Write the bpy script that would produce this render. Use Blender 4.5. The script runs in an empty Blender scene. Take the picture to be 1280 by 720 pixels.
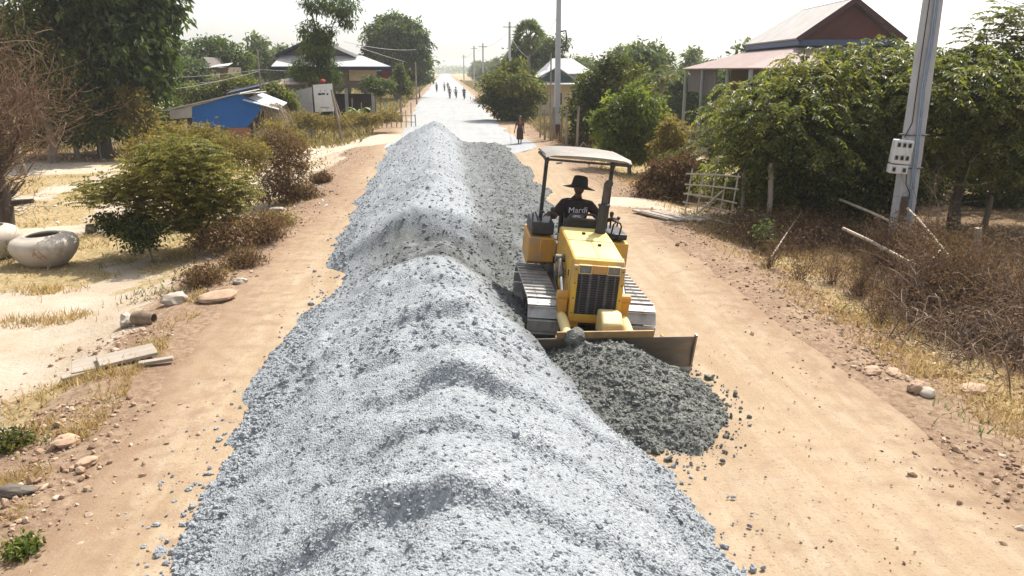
import bpy, bmesh, math, random
import numpy as np
from mathutils import Vector, Matrix, Euler
from mathutils.bvhtree import BVHTree

random.seed(7)
RNG = np.random.default_rng(11)
S = bpy.context.scene
COL = S.collection
R = math.radians

# ------------------------------------------------------------------ camera
H = 4.0
F = 950.0                      # focal length in pixels of the 1280 wide photo
PITCH = math.atan(272 / 950)
YAW = math.atan(85 / 950 * math.cos(PITCH))
RIGHT = np.array([math.cos(YAW), -math.sin(YAW), 0])
FWD = np.array([math.cos(PITCH) * math.sin(YAW), math.cos(PITCH) * math.cos(YAW), -math.sin(PITCH)])
UP = np.array([math.sin(PITCH) * math.sin(YAW), math.sin(PITCH) * math.cos(YAW), math.cos(PITCH)])
cam = bpy.data.cameras.new('camera')
camo = bpy.data.objects.new('camera', cam)
COL.objects.link(camo)
camo.location = (0, 0, H)
camo.rotation_euler = (R(90) - PITCH, 0, -YAW)
cam.sensor_width = 36
cam.lens = F / 1280 * 36
cam.clip_end = 6000
cam.clip_start = 0.05
S.camera = camo


def ray(px, py):
    return FWD * F + RIGHT * (px - 640) + UP * (360 - py)


# ------------------------------------------------------------------ noise
def _hash(ix, iy, seed):
    h = (ix.astype(np.int64) * 374761393 + iy.astype(np.int64) * 668265263 + seed * 1274126177) & 0xFFFFFFFF
    h = ((h ^ (h >> 13)) * 1274126177) & 0xFFFFFFFF
    h = (h ^ (h >> 16)) & 0xFFFFFF
    return h / float(0xFFFFFF)


def vn(x, y, seed=0):
    x = np.asarray(x, float); y = np.asarray(y, float)
    x, y = np.broadcast_arrays(x, y)
    ix = np.floor(x); iy = np.floor(y)
    fx = x - ix; fy = y - iy
    fx = fx * fx * (3 - 2 * fx); fy = fy * fy * (3 - 2 * fy)
    a = _hash(ix, iy, seed); b = _hash(ix + 1, iy, seed)
    c = _hash(ix, iy + 1, seed); d = _hash(ix + 1, iy + 1, seed)
    return (a * (1 - fx) + b * fx) * (1 - fy) + (c * (1 - fx) + d * fx) * fy * 1.0


def fbm(x, y, seed=0, octv=4):
    s = 0.0; a = 0.5; f = 1.0
    for k in range(octv):
        s = s + a * (vn(np.asarray(x) * f, np.asarray(y) * f, seed + k * 17) - 0.5) * 2
        a *= 0.5; f *= 2.03
    return s


def ss(a, b, x):
    t = np.clip((np.asarray(x, float) - a) / (b - a), 0, 1)
    return t * t * (3 - 2 * t)


# ------------------------------------------------------------------ terrain
def edge_l(y):
    return -3.95 + 0.5 * (vn(np.asarray(y) * 0.22, 0 * np.asarray(y), 3) - .5) + 0.22 * (vn(np.asarray(y) * 1.1, 0 * np.asarray(y) + 5, 4) - .5)


def edge_r(y):
    return 5.55 + 0.5 * (vn(np.asarray(y) * 0.2, 0 * np.asarray(y), 8) - .5) + 0.3 * (vn(np.asarray(y) * 0.9, 0 * np.asarray(y) + 5, 9) - .5)


def gz(x, y):
    x = np.asarray(x, float); y = np.asarray(y, float)
    d = np.maximum(edge_l(y) - x, x - edge_r(y))
    z = -0.36 * ss(0.0, 3.0, d)
    z = z + 0.10 * fbm(x * 0.35, y * 0.35, 21, 3) * ss(0.3, 3, d) + 0.05 * fbm(x * 1.7, y * 1.7, 31, 3) * ss(0, .7, d)
    z = z + 0.13 * ss(0.1, .8, d) * (1 - ss(.8, 2.0, d)) * (vn(x * .6, y * .5, 44) - .2)
    return z


def G(px, py, lift=0.0):
    """the point of the ground seen at a pixel"""
    d = ray(px, py); z = 0.0; p = None
    for _ in range(8):
        t = (z + lift - H) / d[2]
        p = np.array([0, 0, H]) + d * t
        z = float(gz(p[0], p[1]))
    return Vector((float(p[0]), float(p[1]), z))


def P(px, py, Y):
    d = ray(px, py); t = Y / d[1]
    p = np.array([0, 0, H]) + d * t
    return Vector((float(p[0]), float(p[1]), float(p[2])))


def on(x, y, dz=0.0):
    return Vector((x, y, float(gz(x, y)) + dz))


# ------------------------------------------------------------------ materials
def _new(name):
    m = bpy.data.materials.new(name); m.use_nodes = True
    nt = m.node_tree
    b = nt.nodes['Principled BSDF']
    return m, nt, b


def nd(nt, t, **kw):
    n = nt.nodes.new(t)
    for k, v in kw.items():
        if k in n.inputs:
            n.inputs[k].default_value = v
        else:
            setattr(n, k, v)
    return n


def c4(c):
    return (c[0], c[1], c[2], 1)


def coords(nt, scale=(1, 1, 1), world=False):
    tc = nd(nt, 'ShaderNodeTexCoord')
    mp = nd(nt, 'ShaderNodeMapping')
    mp.inputs['Scale'].default_value = scale
    if world:
        g = nd(nt, 'ShaderNodeNewGeometry')
        nt.links.new(g.outputs['Position'], mp.inputs['Vector'])
    else:
        nt.links.new(tc.outputs['Object'], mp.inputs['Vector'])
    return mp.outputs['Vector']


def noise_fac(nt, vec, scale, detail=5, lo=0.35, hi=0.65, rough=.6):
    n = nd(nt, 'ShaderNodeTexNoise', Scale=scale, Detail=detail, Roughness=rough)
    nt.links.new(vec, n.inputs['Vector'])
    r = nd(nt, 'ShaderNodeMapRange')
    r.inputs['From Min'].default_value = lo; r.inputs['From Max'].default_value = hi
    nt.links.new(n.outputs['Fac'], r.inputs['Value'])
    return r.outputs['Result'], n.outputs['Fac']


def mixc(nt, fac, a, b):
    m = nd(nt, 'ShaderNodeMix', data_type='RGBA')
    if isinstance(fac, (int, float)):
        m.inputs['Factor'].default_value = fac
    else:
        nt.links.new(fac, m.inputs['Factor'])
    for sock, v in ((m.inputs[6], a), (m.inputs[7], b)):
        if isinstance(v, (tuple, list)):
            sock.default_value = c4(v)
        else:
            nt.links.new(v, sock)
    return m.outputs[2]


def bump(nt, b, height, strength=.4, dist=.02):
    n = nd(nt, 'ShaderNodeBump', Strength=strength, Distance=dist)
    nt.links.new(height, n.inputs['Height'])
    nt.links.new(n.outputs['Normal'], b.inputs['Normal'])


_mats = {}


def pmat(name, a, b=None, scale=6, rough=.7, metal=0, bmp=.15, dirt=None, dirt_scale=2.2, dirt_lo=.52, stretch=(1, 1, 1), spec=.4):
    """two-tone noisy surface with optional patches of dirt or wear"""
    if name in _mats:
        return _mats[name]
    m, nt, bs = _new(name)
    b = b or tuple(x * .78 for x in a)
    v = coords(nt, stretch)
    f, raw = noise_fac(nt, v, scale)
    col = mixc(nt, f, a, b)
    if dirt:
        f2, _ = noise_fac(nt, v, dirt_scale, 7, dirt_lo, dirt_lo + .16, .7)
        col = mixc(nt, f2, col, dirt)
    nt.links.new(col, bs.inputs['Base Color'])
    bs.inputs['Roughness'].default_value = rough
    bs.inputs['Metallic'].default_value = metal
    bs.inputs['Specular IOR Level'].default_value = spec
    if bmp:
        _, r2 = noise_fac(nt, v, scale * 5, 4)
        bump(nt, bs, r2, bmp, .01)
    _mats[name] = m
    return m


def corrugated(name, a, b, axis=0, freq=12, rough=.45, metal=.0, dirt=(.3, .22, .15)):
    if name in _mats:
        return _mats[name]
    m, nt, bs = _new(name)
    v = coords(nt)
    w = nd(nt, 'ShaderNodeTexWave', wave_type='BANDS', bands_direction='XYZ'[axis], Scale=freq)
    nt.links.new(v, w.inputs['Vector'])
    f, _ = noise_fac(nt, v, 1.2, 6)
    col = mixc(nt, f, a, b)
    f2, _ = noise_fac(nt, v, 2.4, 8, .56, .75, .7)
    col = mixc(nt, f2, col, dirt)
    nt.links.new(col, bs.inputs['Base Color'])
    bs.inputs['Roughness'].default_value = rough
    bs.inputs['Metallic'].default_value = metal
    bump(nt, bs, w.outputs['Fac'], .6, .03)
    _mats[name] = m
    return m


def tint_mat(name, cols, rough=.6, trans=.3, spec=.3, transcol=None):
    """colour from the per-leaf (or per-stone) attribute 'tint'"""
    if name in _mats:
        return _mats[name]
    m, nt, bs = _new(name)
    at = nd(nt, 'ShaderNodeAttribute', attribute_name='tint')
    cr = nd(nt, 'ShaderNodeValToRGB')
    el = cr.color_ramp.elements
    el[0].color = c4(cols[0]); el[1].color = c4(cols[-1])
    for i, c in enumerate(cols[1:-1]):
        e = el.new((i + 1) / (len(cols) - 1)); e.color = c4(c)
    nt.links.new(at.outputs['Fac'], cr.inputs['Fac'])
    nt.links.new(cr.outputs['Color'], bs.inputs['Base Color'])
    bs.inputs['Roughness'].default_value = rough
    bs.inputs['Specular IOR Level'].default_value = spec
    if trans:
        tr = nd(nt, 'ShaderNodeBsdfTranslucent')
        hs = nd(nt, 'ShaderNodeHueSaturation', Saturation=1.1, Value=1.9)
        nt.links.new(cr.outputs['Color'], hs.inputs['Color'])
        nt.links.new(hs.outputs['Color'], tr.inputs['Color'])
        mx = nd(nt, 'ShaderNodeMixShader', Fac=trans)
        nt.links.new(bs.outputs[0], mx.inputs[1]); nt.links.new(tr.outputs[0], mx.inputs[2])
        nt.links.new(mx.outputs[0], nt.nodes['Material Output'].inputs['Surface'])
    _mats[name] = m
    return m


# ------------------------------------------------------------------ object helpers
def tag(o, label=None, cat=None, group=None, kind=None):
    if label: o['label'] = label
    if cat: o['category'] = cat
    if group: o['group'] = group
    if kind: o['kind'] = kind
    return o


def thing(name, label, cat, loc, rot=(0, 0, 0), group=None):
    o = bpy.data.objects.new(name, None)
    o.empty_display_size = .2
    COL.objects.link(o)
    o.location = loc; o.rotation_euler = rot
    return tag(o, label, cat, group)


def link(name, me, mat, parent=None):
    o = bpy.data.objects.new(name, me)
    COL.objects.link(o)
    for m in (mat if isinstance(mat, (list, tuple)) else [mat]):
        me.materials.append(m)
    if parent: o.parent = parent
    return o


def np_mesh(name, V, Fc, mat, parent=None, tint=None, smooth=False, attrs=None):
    V = np.ascontiguousarray(V.reshape(-1, 3), dtype=np.float32)
    Fc = np.ascontiguousarray(Fc, dtype=np.int32)
    k = Fc.shape[1]; nf = Fc.shape[0]
    me = bpy.data.meshes.new(name)
    me.vertices.add(len(V)); me.vertices.foreach_set('co', V.ravel())
    me.loops.add(nf * k); me.loops.foreach_set('vertex_index', Fc.ravel())
    me.polygons.add(nf); me.polygons.foreach_set('loop_start', np.arange(0, nf * k, k, dtype=np.int32))
    me.update(calc_edges=True)
    if tint is not None:
        a = me.attributes.new('tint', 'FLOAT', 'POINT')
        a.data.foreach_set('value', np.ascontiguousarray(tint, dtype=np.float32))
    for an, av in (attrs or {}).items():
        a = me.attributes.new(an, 'FLOAT', 'POINT')
        a.data.foreach_set('value', np.ascontiguousarray(av, dtype=np.float32).ravel())
    me.polygons.foreach_set('use_smooth', np.full(nf, smooth, dtype=bool))
    return link(name, me, mat, parent)


def grid_faces(ny, nx):
    i = np.arange(ny * nx).reshape(ny, nx)
    return np.stack([i[:-1, :-1], i[:-1, 1:], i[1:, 1:], i[1:, :-1]], -1).reshape(-1, 4)


class MB:
    """collects shapes and links them as one mesh object"""
    def __init__(s):
        s.v = []; s.f = []; s.m = []

    def add(s, vs, fs, m=0):
        b = len(s.v)
        s.v += [tuple(v) for v in vs]
        s.f += [tuple(b + i for i in f) for f in fs]
        s.m += [m] * len(fs)
        return s

    def box(s, c, size, rot=None, m=0, taper=1.0):
        hx, hy, hz = size[0] / 2, size[1] / 2, size[2] / 2
        vs = []
        for z in (-1, 1):
            t = taper if z > 0 else 1.0
            for (x, y) in ((-1, -1), (1, -1), (1, 1), (-1, 1)):
                p = Vector((x * hx * t, y * hy * t, z * hz))
                if rot is not None: p = rot @ p
                vs.append(p + Vector(c))
        return s.add(vs, [(3, 2, 1, 0), (4, 5, 6, 7), (0, 1, 5, 4), (1, 2, 6, 5), (2, 3, 7, 6), (3, 0, 4, 7)], m)

    def bar(s, p0, p1, w, h, m=0, up=(0, 0, 1)):
        p0 = Vector(p0); p1 = Vector(p1)
        d = (p1 - p0).normalized()
        u = Vector(up)
        if abs(d.dot(u)) > .98: u = Vector((0, 1, 0))
        sd = d.cross(u).normalized(); u = sd.cross(d)
        vs = []
        for p in (p0, p1):
            for a, b in ((-1, -1), (1, -1), (1, 1), (-1, 1)):
                vs.append(p + sd * a * w / 2 + u * b * h / 2)
        return s.add(vs, [(3, 2, 1, 0), (4, 5, 6, 7), (0, 1, 5, 4), (1, 2, 6, 5), (2, 3, 7, 6), (3, 0, 4, 7)], m)

    def tube(s, pts, r, n=8, cap=True, m=0):
        pts = [Vector(p) for p in pts]
        rs = r if isinstance(r, (list, tuple)) else [r] * len(pts)
        vs = []; fs = []
        ref = None
        for i, p in enumerate(pts):
            d = (pts[min(i + 1, len(pts) - 1)] - pts[max(i - 1, 0)]).normalized()
            if ref is None:
                ref = Vector((0, 0, 1)) if abs(d.z) < .9 else Vector((1, 0, 0))
            a = d.cross(ref).normalized(); b = a.cross(d).normalized(); ref = b
            for k in range(n):
                t = 2 * math.pi * k / n
                vs.append(p + a * math.cos(t) * rs[i] + b * math.sin(t) * rs[i])
        for i in range(len(pts) - 1):
            for k in range(n):
                fs.append((i * n + k, i * n + (k + 1) % n, (i + 1) * n + (k + 1) % n, (i + 1) * n + k))
        if cap:
            fs.append(tuple(range(n))[::-1]); fs.append(tuple((len(pts) - 1) * n + k for k in range(n)))
        return s.add(vs, fs, m)

    def lathe(s, prof, n=24, origin=(0, 0, 0), M=None, m=0, sx=1, sy=1):
        vs = []; fs = []
        for r, z in prof:
            for k in range(n):
                t = 2 * math.pi * k / n
                p = Vector((r * math.cos(t) * sx, r * math.sin(t) * sy, z))
                if M is not None: p = M @ p
                vs.append(p + Vector(origin))
        for i in range(len(prof) - 1):
            for k in range(n):
                fs.append((i * n + k, i * n + (k + 1) % n, (i + 1) * n + (k + 1) % n, (i + 1) * n + k))
        return s.add(vs, fs, m)

    def prism(s, poly, vec, m=0):
        n = len(poly); poly = [Vector(p) for p in poly]; vec = Vector(vec)
        vs = poly + [p + vec for p in poly]
        fs = [tuple(range(n))[::-1], tuple(range(n, 2 * n))]
        for k in range(n):
            fs.append((k, (k + 1) % n, n + (k + 1) % n, n + k))
        return s.add(vs, fs, m)

    def slab(s, poly, th, m=0):
        p = [Vector(q) for q in poly]
        n = (p[1] - p[0]).cross(p[2] - p[0]).normalized()
        return s.prism([q - n * th for q in p], n * th, m)

    def build(s, name, mat, parent=None, smooth=False, bev=0, seg=2, loc=None):
        me = bpy.data.meshes.new(name)
        me.from_pydata([tuple(v) for v in s.v], [], s.f)
        bm = bmesh.new(); bm.from_mesh(me)
        bmesh.ops.recalc_face_normals(bm, faces=bm.faces)
        bm.to_mesh(me); bm.free()
        mi = np.array(s.m, dtype=np.int32)
        if len(me.polygons) == len(mi):
            me.polygons.foreach_set('material_index', mi)
        if smooth:
            me.polygons.foreach_set('use_smooth', np.ones(len(me.polygons), dtype=bool))
            if smooth != 'all':
                me.set_sharp_from_angle(angle=R(40))
        o = link(name, me, mat, parent)
        if loc is not None: o.location = loc
        if bev:
            md = o.modifiers.new('bevel', 'BEVEL'); md.width = bev; md.segments = seg
            md.limit_method = 'ANGLE'; md.angle_limit = R(35)
        return o


def dup(root, loc, rotz=0, scale=1, label=None, group=None, rot=None):
    """a copy of a thing with copies of its parts and sub-parts"""
    r = root.copy(); COL.objects.link(r)
    r.location = loc; r.rotation_euler = rot or (0, 0, rotz)
    r.scale = (scale,) * 3 if isinstance(scale, (int, float)) else scale
    if label: r['label'] = label
    if group: r['group'] = group
    for ch in list(root.children):
        c = ch.copy(); COL.objects.link(c); c.parent = r
        for g in list(ch.children):
            d = g.copy(); COL.objects.link(d); d.parent = c
    return r


# ------------------------------------------------------------------ plants
def unit(v):
    return v / np.maximum(np.linalg.norm(v, axis=-1, keepdims=True), 1e-9)


def leaf_mesh(c, axis, L, W, rng, up=.5, nref=None):
    """diamond leaves: c (N,3) centres, axis (N,3) directions"""
    N = len(c)
    ref = unit(rng.normal(size=(N, 3)) + np.array([0, 0, up * 2])) if nref is None else unit(nref + rng.normal(size=(N, 3)) * .35)
    side = unit(np.cross(axis, ref))
    nrm = np.cross(side, axis)
    L = np.broadcast_to(L, (N,))[:, None]; W = np.broadcast_to(W, (N,))[:, None]
    b = c - axis * L / 2; t = c + axis * L / 2 - nrm * L * .08
    l = c + side * W / 2 - axis * L * .08 + nrm * W * .18
    r = c - side * W / 2 - axis * L * .08 + nrm * W * .18
    V = np.stack([b, r, t, l], 1)
    return V.reshape(-1, 3), np.arange(4 * N).reshape(N, 4)


def lobe_points(lobes, n, rng, shell=.45):
    """clump centres through a set of ellipsoid lobes (cx,cy,cz,rx,ry,rz)"""
    lo = np.array(lobes, float)
    w = (lo[:, 3] * lo[:, 4] + lo[:, 4] * lo[:, 5] + lo[:, 3] * lo[:, 5]); w /= w.sum()
    idx = rng.choice(len(lo), n, p=w)
    d = unit(rng.normal(size=(n, 3)))
    r = shell + (1 - shell) * np.sqrt(rng.random(n))
    r = r * np.where(rng.random(n) < .10, rng.uniform(1.08, 1.3, n), 1.0)
    r = r * (0.74 + 0.5 * vn(d[:, 0] * 2.3 + idx * 7.1, d[:, 1] * 2.3 + d[:, 2] * 3.1, 5))
    return lo[idx, :3] + d * r[:, None] * lo[idx, 3:], d, idx


def crown_mesh(name, lobes, clumps, per, L, W, cr, mat, parent, seed=1, droop=.3, shell=.45, zmin=None, bias=0.0):
    rng = np.random.default_rng(seed)
    clumps = int(clumps * .8); cr = cr * .85
    c, d, idx = lobe_points(lobes, clumps, rng, shell)
    lobe_t = rng.random(len(lobes))[idx]
    ct = rng.random(clumps)
    cc = np.repeat(c, per, 0); dd = np.repeat(d, per, 0)
    off = rng.normal(size=cc.shape) * cr * np.array([1, 1, .7])
    p = cc + off
    ax = unit(dd * .5 + unit(off) * .6 + rng.normal(size=cc.shape) * .5 + np.array([0, 0, -droop]))
    nr = np.repeat(unit(d * .55 + rng.normal(size=d.shape) * .45 + np.array([0, 0, .75])), per, 0)
    if zmin is not None:
        k = p[:, 2] > zmin
    else:
        k = np.ones(len(p), bool)
    t = np.clip(.35 * np.repeat(lobe_t, per) + .4 * np.repeat(ct, per) + .35 * rng.random(len(p)) - .05 + bias, 0, 1)
    p, ax, t, nr = p[k], ax[k], t[k], nr[k]
    sz = rng.uniform(.7, 1.25, len(p))
    V, Fc = leaf_mesh(p, ax, L * sz * 1.3, W * sz * 1.35, rng, nref=nr)
    return np_mesh(name, V, Fc, mat, parent, tint=np.repeat(t, 4))


def spray_mesh(name, lobes, n, slen, pairs, L, W, mat, parent, seed=1, shell=.5, zmin=.1, sag=.5, rise=.25):
    """arching compound leaves: a drooping rachis with leaflets on both sides"""
    rng = np.random.default_rng(seed)
    c, d, idx = lobe_points(lobes, n, rng, shell)
    lobe_t = rng.random(len(lobes))[idx]
    h = unit(d * np.array([1, 1, .25]) + rng.normal(size=d.shape) * .45)
    h[:, 2] = np.abs(h[:, 2]) * .4 + rise
    h = unit(h)
    sl = slen * rng.uniform(.6, 1.25, n)
    tt = (np.arange(pairs) + .6) / pairs
    pts = c[:, None, :] + h[:, None, :] * (sl[:, None] * tt)[..., None]
    pts[..., 2] -= sag * sl[:, None] * tt ** 2
    tan = h[:, None, :] * np.ones((1, pairs, 1))
    tan = tan.copy(); tan[..., 2] -= 2 * sag * tt
    tan = unit(tan)
    side = unit(np.cross(tan, np.array([0, 0, 1.0])))
    Vs = []; Ts = []
    base_t = np.clip(.4 * lobe_t + .6 * rng.random(n), 0, 1)
    for s_ in (-1, 1):
        ax = unit(side * s_ + tan * .55 + np.array([0, 0, -.35]) + rng.normal(size=tan.shape) * .18)
        lc = pts + ax * L * .5
        p = lc.reshape(-1, 3); a = ax.reshape(-1, 3)
        k = p[:, 2] > zmin
        tn = np.clip(np.repeat(base_t, pairs) * .75 + .3 * rng.random(n * pairs), 0, 1)
        p, a, tn = p[k], a[k], tn[k]
        szz = rng.uniform(.75, 1.2, len(p))
        V, Fc = leaf_mesh(p, a, L * szz, W * szz, rng, up=.9)
        Vs.append(V); Ts.append(np.repeat(tn, 4))
    V = np.concatenate(Vs); t = np.concatenate(Ts)
    return np_mesh(name, V, np.arange(len(V)).reshape(-1, 4), mat, parent, tint=t)


def twig_arrays(p0, d, L, r0, segs, rng, sag=.2, wob=.12):
    N = len(p0)
    L = np.broadcast_to(L, (N,)); r0 = np.broadcast_to(r0, (N,))
    t = np.linspace(0, 1, segs + 1)
    bend = rng.normal(size=(N, 3)) * wob
    pts = p0[:, None] + d[:, None] * (L[:, None] * t)[..., None] + bend[:, None] * (L[:, None] * np.sin(t * 3.1))[..., None]
    pts = pts + rng.normal(size=pts.shape) * (L[:, None, None] * wob * .25) * t[None, :, None]
    pts[..., 2] -= sag * L[:, None] * t ** 2
    a = unit(np.cross(d, unit(rng.normal(size=(N, 3))))); b = np.cross(d, a)
    rr = r0[:, None] * (1 - .75 * t)
    ring = []
    for k in range(3):
        ang = 2 * math.pi * k / 3
        ring.append(pts + (a * math.cos(ang) + b * math.sin(ang))[:, None] * rr[..., None])
    V = np.stack(ring, 2)                                   # N, segs+1, 3, 3
    i = np.arange(N * (segs + 1) * 3).reshape(N, segs + 1, 3)
    fs = []
    for k in range(3):
        k2 = (k + 1) % 3
        fs.append(np.stack([i[:, :-1, k], i[:, :-1, k2], i[:, 1:, k2], i[:, 1:, k]], -1).reshape(-1, 4))
    return V.reshape(-1, 3), np.concatenate(fs), pts


def twig_mesh(name, p0, d, L, r0, segs, mat, parent, seed=1, sag=.2, wob=.12, kids=0, kid_len=.5, kid_spread=.8):
    rng = np.random.default_rng(seed)
    V, Fc, pts = twig_arrays(p0, d, L, r0, segs, rng, sag, wob)
    Vs, Fs, T = [V], [Fc], [np.repeat(rng.random(len(p0)), (segs + 1) * 3)]
    if kids:
        N = len(p0)
        seg = rng.integers(1, segs + 1, (N, kids))
        q0 = pts[np.arange(N)[:, None], seg].reshape(-1, 3)
        dd = unit(np.repeat(d, kids, 0) + rng.normal(size=(N * kids, 3)) * kid_spread)
        LL = np.repeat(np.broadcast_to(L, (N,)), kids) * kid_len * rng.uniform(.5, 1.2, N * kids)
        V2, F2, pts2 = twig_arrays(q0, dd, LL, np.repeat(np.broadcast_to(r0, (N,)), kids) * .5, 3, rng, sag, wob)
        Fs.append(F2 + len(V)); Vs.append(V2)
        T.append(np.repeat(rng.random(N * kids), 12))
    return np_mesh(name, np.concatenate(Vs), np.concatenate(Fs), mat, parent, tint=np.concatenate(T))


def trunk_mesh(base_r, height, lobes, parent, mat, seed=1, lean=(0, 0), limbs=True, n=8, name='trunk', split=.45):
    """tapered trunk with limbs that run out to the lobes of the crown"""
    rnd = random.Random(seed)
    mb = MB()
    pts = []; rs = []
    k = 7
    for i in range(k):
        t = i / (k - 1)
        pts.append(Vector((lean[0] * t + rnd.uniform(-1, 1) * .06 * height * t * (1 - t) * 2, lean[1] * t + rnd.uniform(-1, 1) * .05 * height * t * (1 - t) * 2, height * t - .12 * (i == 0))))
        rs.append(base_r * (1.35 if i == 0 else 1) * (1 - .65 * t))
    mb.tube(pts, rs, n)
    if limbs:
        for lb in lobes:
            i = min(k - 1, max(1, int(round((split + rnd.uniform(-.1, .35)) * (k - 1)))))
            a = pts[i]; e = Vector(lb[:3])
            mid = a.lerp(e, .5) + Vector((rnd.uniform(-.2, .2), rnd.uniform(-.2, .2), .12 * height * rnd.random()))
            q = [a, a.lerp(mid, .5), mid, mid.lerp(e, .6), e + (e - mid) * .25]
            r0 = rs[i] * .6
            mb.tube(q, [r0, r0 * .8, r0 * .6, r0 * .4, r0 * .15], 6)
            for _ in range(3):
                s0 = q[rnd.choice((2, 3))]
                dv = Vector((rnd.uniform(-1, 1) * lb[3], rnd.uniform(-1, 1) * lb[4], rnd.uniform(-.4, .9) * lb[5]))
                mb.tube([s0, s0 + dv * .45 + Vector((0, 0, .05)), s0 + dv * .85], [r0 * .35, r0 * .22, r0 * .06], 5)
    return mb.build(name, mat, parent, smooth=True)


# ------------------------------------------------------------------ stones
_t = (1 + 5 ** .5) / 2
ICO_V = unit(np.array([(-1, _t, 0), (1, _t, 0), (-1, -_t, 0), (1, -_t, 0), (0, -1, _t), (0, 1, _t), (0, -1, -_t), (0, 1, -_t), (_t, 0, -1), (_t, 0, 1), (-_t, 0, -1), (-_t, 0, 1)], float))
ICO_F = np.array([(0, 11, 5), (0, 5, 1), (0, 1, 7), (0, 7, 10), (0, 10, 11), (1, 5, 9), (5, 11, 4), (11, 10, 2), (10, 7, 6), (7, 1, 8), (3, 9, 4), (3, 4, 2), (3, 2, 6), (3, 6, 8), (3, 8, 9), (4, 9, 5), (2, 4, 11), (6, 2, 10), (8, 6, 7), (9, 8, 1)])


def stones(pos, size, rng, flat=.65, jit=.22):
    """baked angular stones; returns verts, triangles"""
    N = len(pos)
    V = ICO_V[None] * (1 + rng.uniform(-jit, jit, (N, 12, 1))) + rng.normal(size=(N, 12, 3)) * .06
    sc = np.stack([rng.uniform(.8, 1.3, N), rng.uniform(.65, 1.0, N), rng.uniform(flat * .7, flat * 1.3, N)], 1)
    V = V * sc[:, None]
    q = unit(rng.normal(size=(N, 4)) * np.array([1, .35, .35, 1]))
    w, x, y, z = q.T
    M = np.stack([1 - 2 * (y * y + z * z), 2 * (x * y - z * w), 2 * (x * z + y * w), 2 * (x * y + z * w), 1 - 2 * (x * x + z * z), 2 * (y * z - x * w), 2 * (x * z - y * w), 2 * (y * z + x * w), 1 - 2 * (x * x + y * y)], 1).reshape(N, 3, 3)
    V = np.einsum('nij,nkj->nki', M, V) * size[:, None, None] * .5 + pos[:, None]
    Fc = (ICO_F[None] + (np.arange(N) * 12)[:, None, None]).reshape(-1, 3)
    return V.reshape(-1, 3), Fc


def rock(name, label, loc, size, mat, seed, cat='rock', group=None, sub=3, amp=.28, rot=0):
    bm = bmesh.new()
    bmesh.ops.create_icosphere(bm, subdivisions=sub, radius=1)
    for v in bm.verts:
        c = v.co
        n = float(fbm(c.x * 1.3 + seed * 3.1, c.y * 1.3 + c.z * 1.7 + seed, seed, 4))
        v.co = c * (1 + amp * n * 1.6)
        v.co = Vector((v.co.x * size[0] / 2, v.co.y * size[1] / 2, v.co.z * size[2] / 2))
    me = bpy.data.meshes.new(name); bm.to_mesh(me); bm.free()
    for p in me.polygons: p.use_smooth = True
    me.set_sharp_from_angle(angle=R(28))
    o = link(name, me, mat)
    o.location = loc; o.rotation_euler = (0, 0, rot)
    return tag(o, label, cat, group)

# ================================================================== light, sky, air
SUN_EL, SUN_AZ = R(56), R(40)
w = bpy.data.worlds.new('World'); S.world = w; w.use_nodes = True
nt = w.node_tree
sky = nt.nodes.new('ShaderNodeTexSky'); sky.sky_type = 'NISHITA'; sky.sun_disc = False
sky.sun_elevation = SUN_EL; sky.sun_rotation = SUN_AZ
sky.air_density = 1.0; sky.dust_density = 2.5; sky.ozone_density = 1.0
hs_ = nt.nodes.new('ShaderNodeHueSaturation'); hs_.inputs['Saturation'].default_value = .35; hs_.inputs['Value'].default_value = 1.1
nt.links.new(sky.outputs[0], hs_.inputs['Color']); nt.links.new(hs_.outputs[0], nt.nodes['Background'].inputs['Color'])
nt.nodes['Background'].inputs['Strength'].default_value = 0.14
sl = bpy.data.lights.new('sun', 'SUN'); sl.energy = 4.5; sl.angle = R(.5); sl.color = (1, .945, .86)
so = bpy.data.objects.new('sun', sl); COL.objects.link(so)
sd = Vector((math.sin(SUN_AZ) * math.cos(SUN_EL), math.cos(SUN_AZ) * math.cos(SUN_EL), math.sin(SUN_EL)))
so.rotation_euler = sd.to_track_quat('Z', 'Y').to_euler(); so.location = sd * 60
S.view_settings.view_transform = 'Standard'; S.view_settings.look = 'None'
S.view_settings.exposure = 0.66; S.view_settings.gamma = 1
S.view_settings.use_curve_mapping = False
cy = S.cycles
cy.use_denoising = True
try:
    cy.denoiser = 'OPENIMAGEDENOISE'; cy.denoising_input_passes = 'RGB_ALBEDO_NORMAL'; cy.denoising_prefilter = 'ACCURATE'
except Exception:
    pass
cy.max_bounces = 5; cy.diffuse_bounces = 3; cy.glossy_bounces = 2; cy.transmission_bounces = 2
cy.volume_bounces = 1; cy.transparent_max_bounces = 4; cy.use_adaptive_sampling = True; cy.adaptive_threshold = .02
cy.caustics_reflective = False; cy.caustics_refractive = False
cy.sample_clamp_indirect = 6

hz = MB().box((0, 700, 9.0), (3000, 1640, 26)).build('haze', [])
m = bpy.data.materials.new('haze_air'); m.use_nodes = True
m.node_tree.nodes.remove(m.node_tree.nodes['Principled BSDF'])
pv = m.node_tree.nodes.new('ShaderNodeVolumePrincipled')
pv.inputs['Color'].default_value = (.95, .98, 1, 1); pv.inputs['Density'].default_value = .0004; pv.inputs['Anisotropy'].default_value = .25
m.node_tree.links.new(pv.outputs[0], m.node_tree.nodes['Material Output'].inputs['Volume'])
hz.data.materials.append(m)
tag(hz, 'thin pale haze that fades the far trees along the road', 'haze', kind='stuff')

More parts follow.
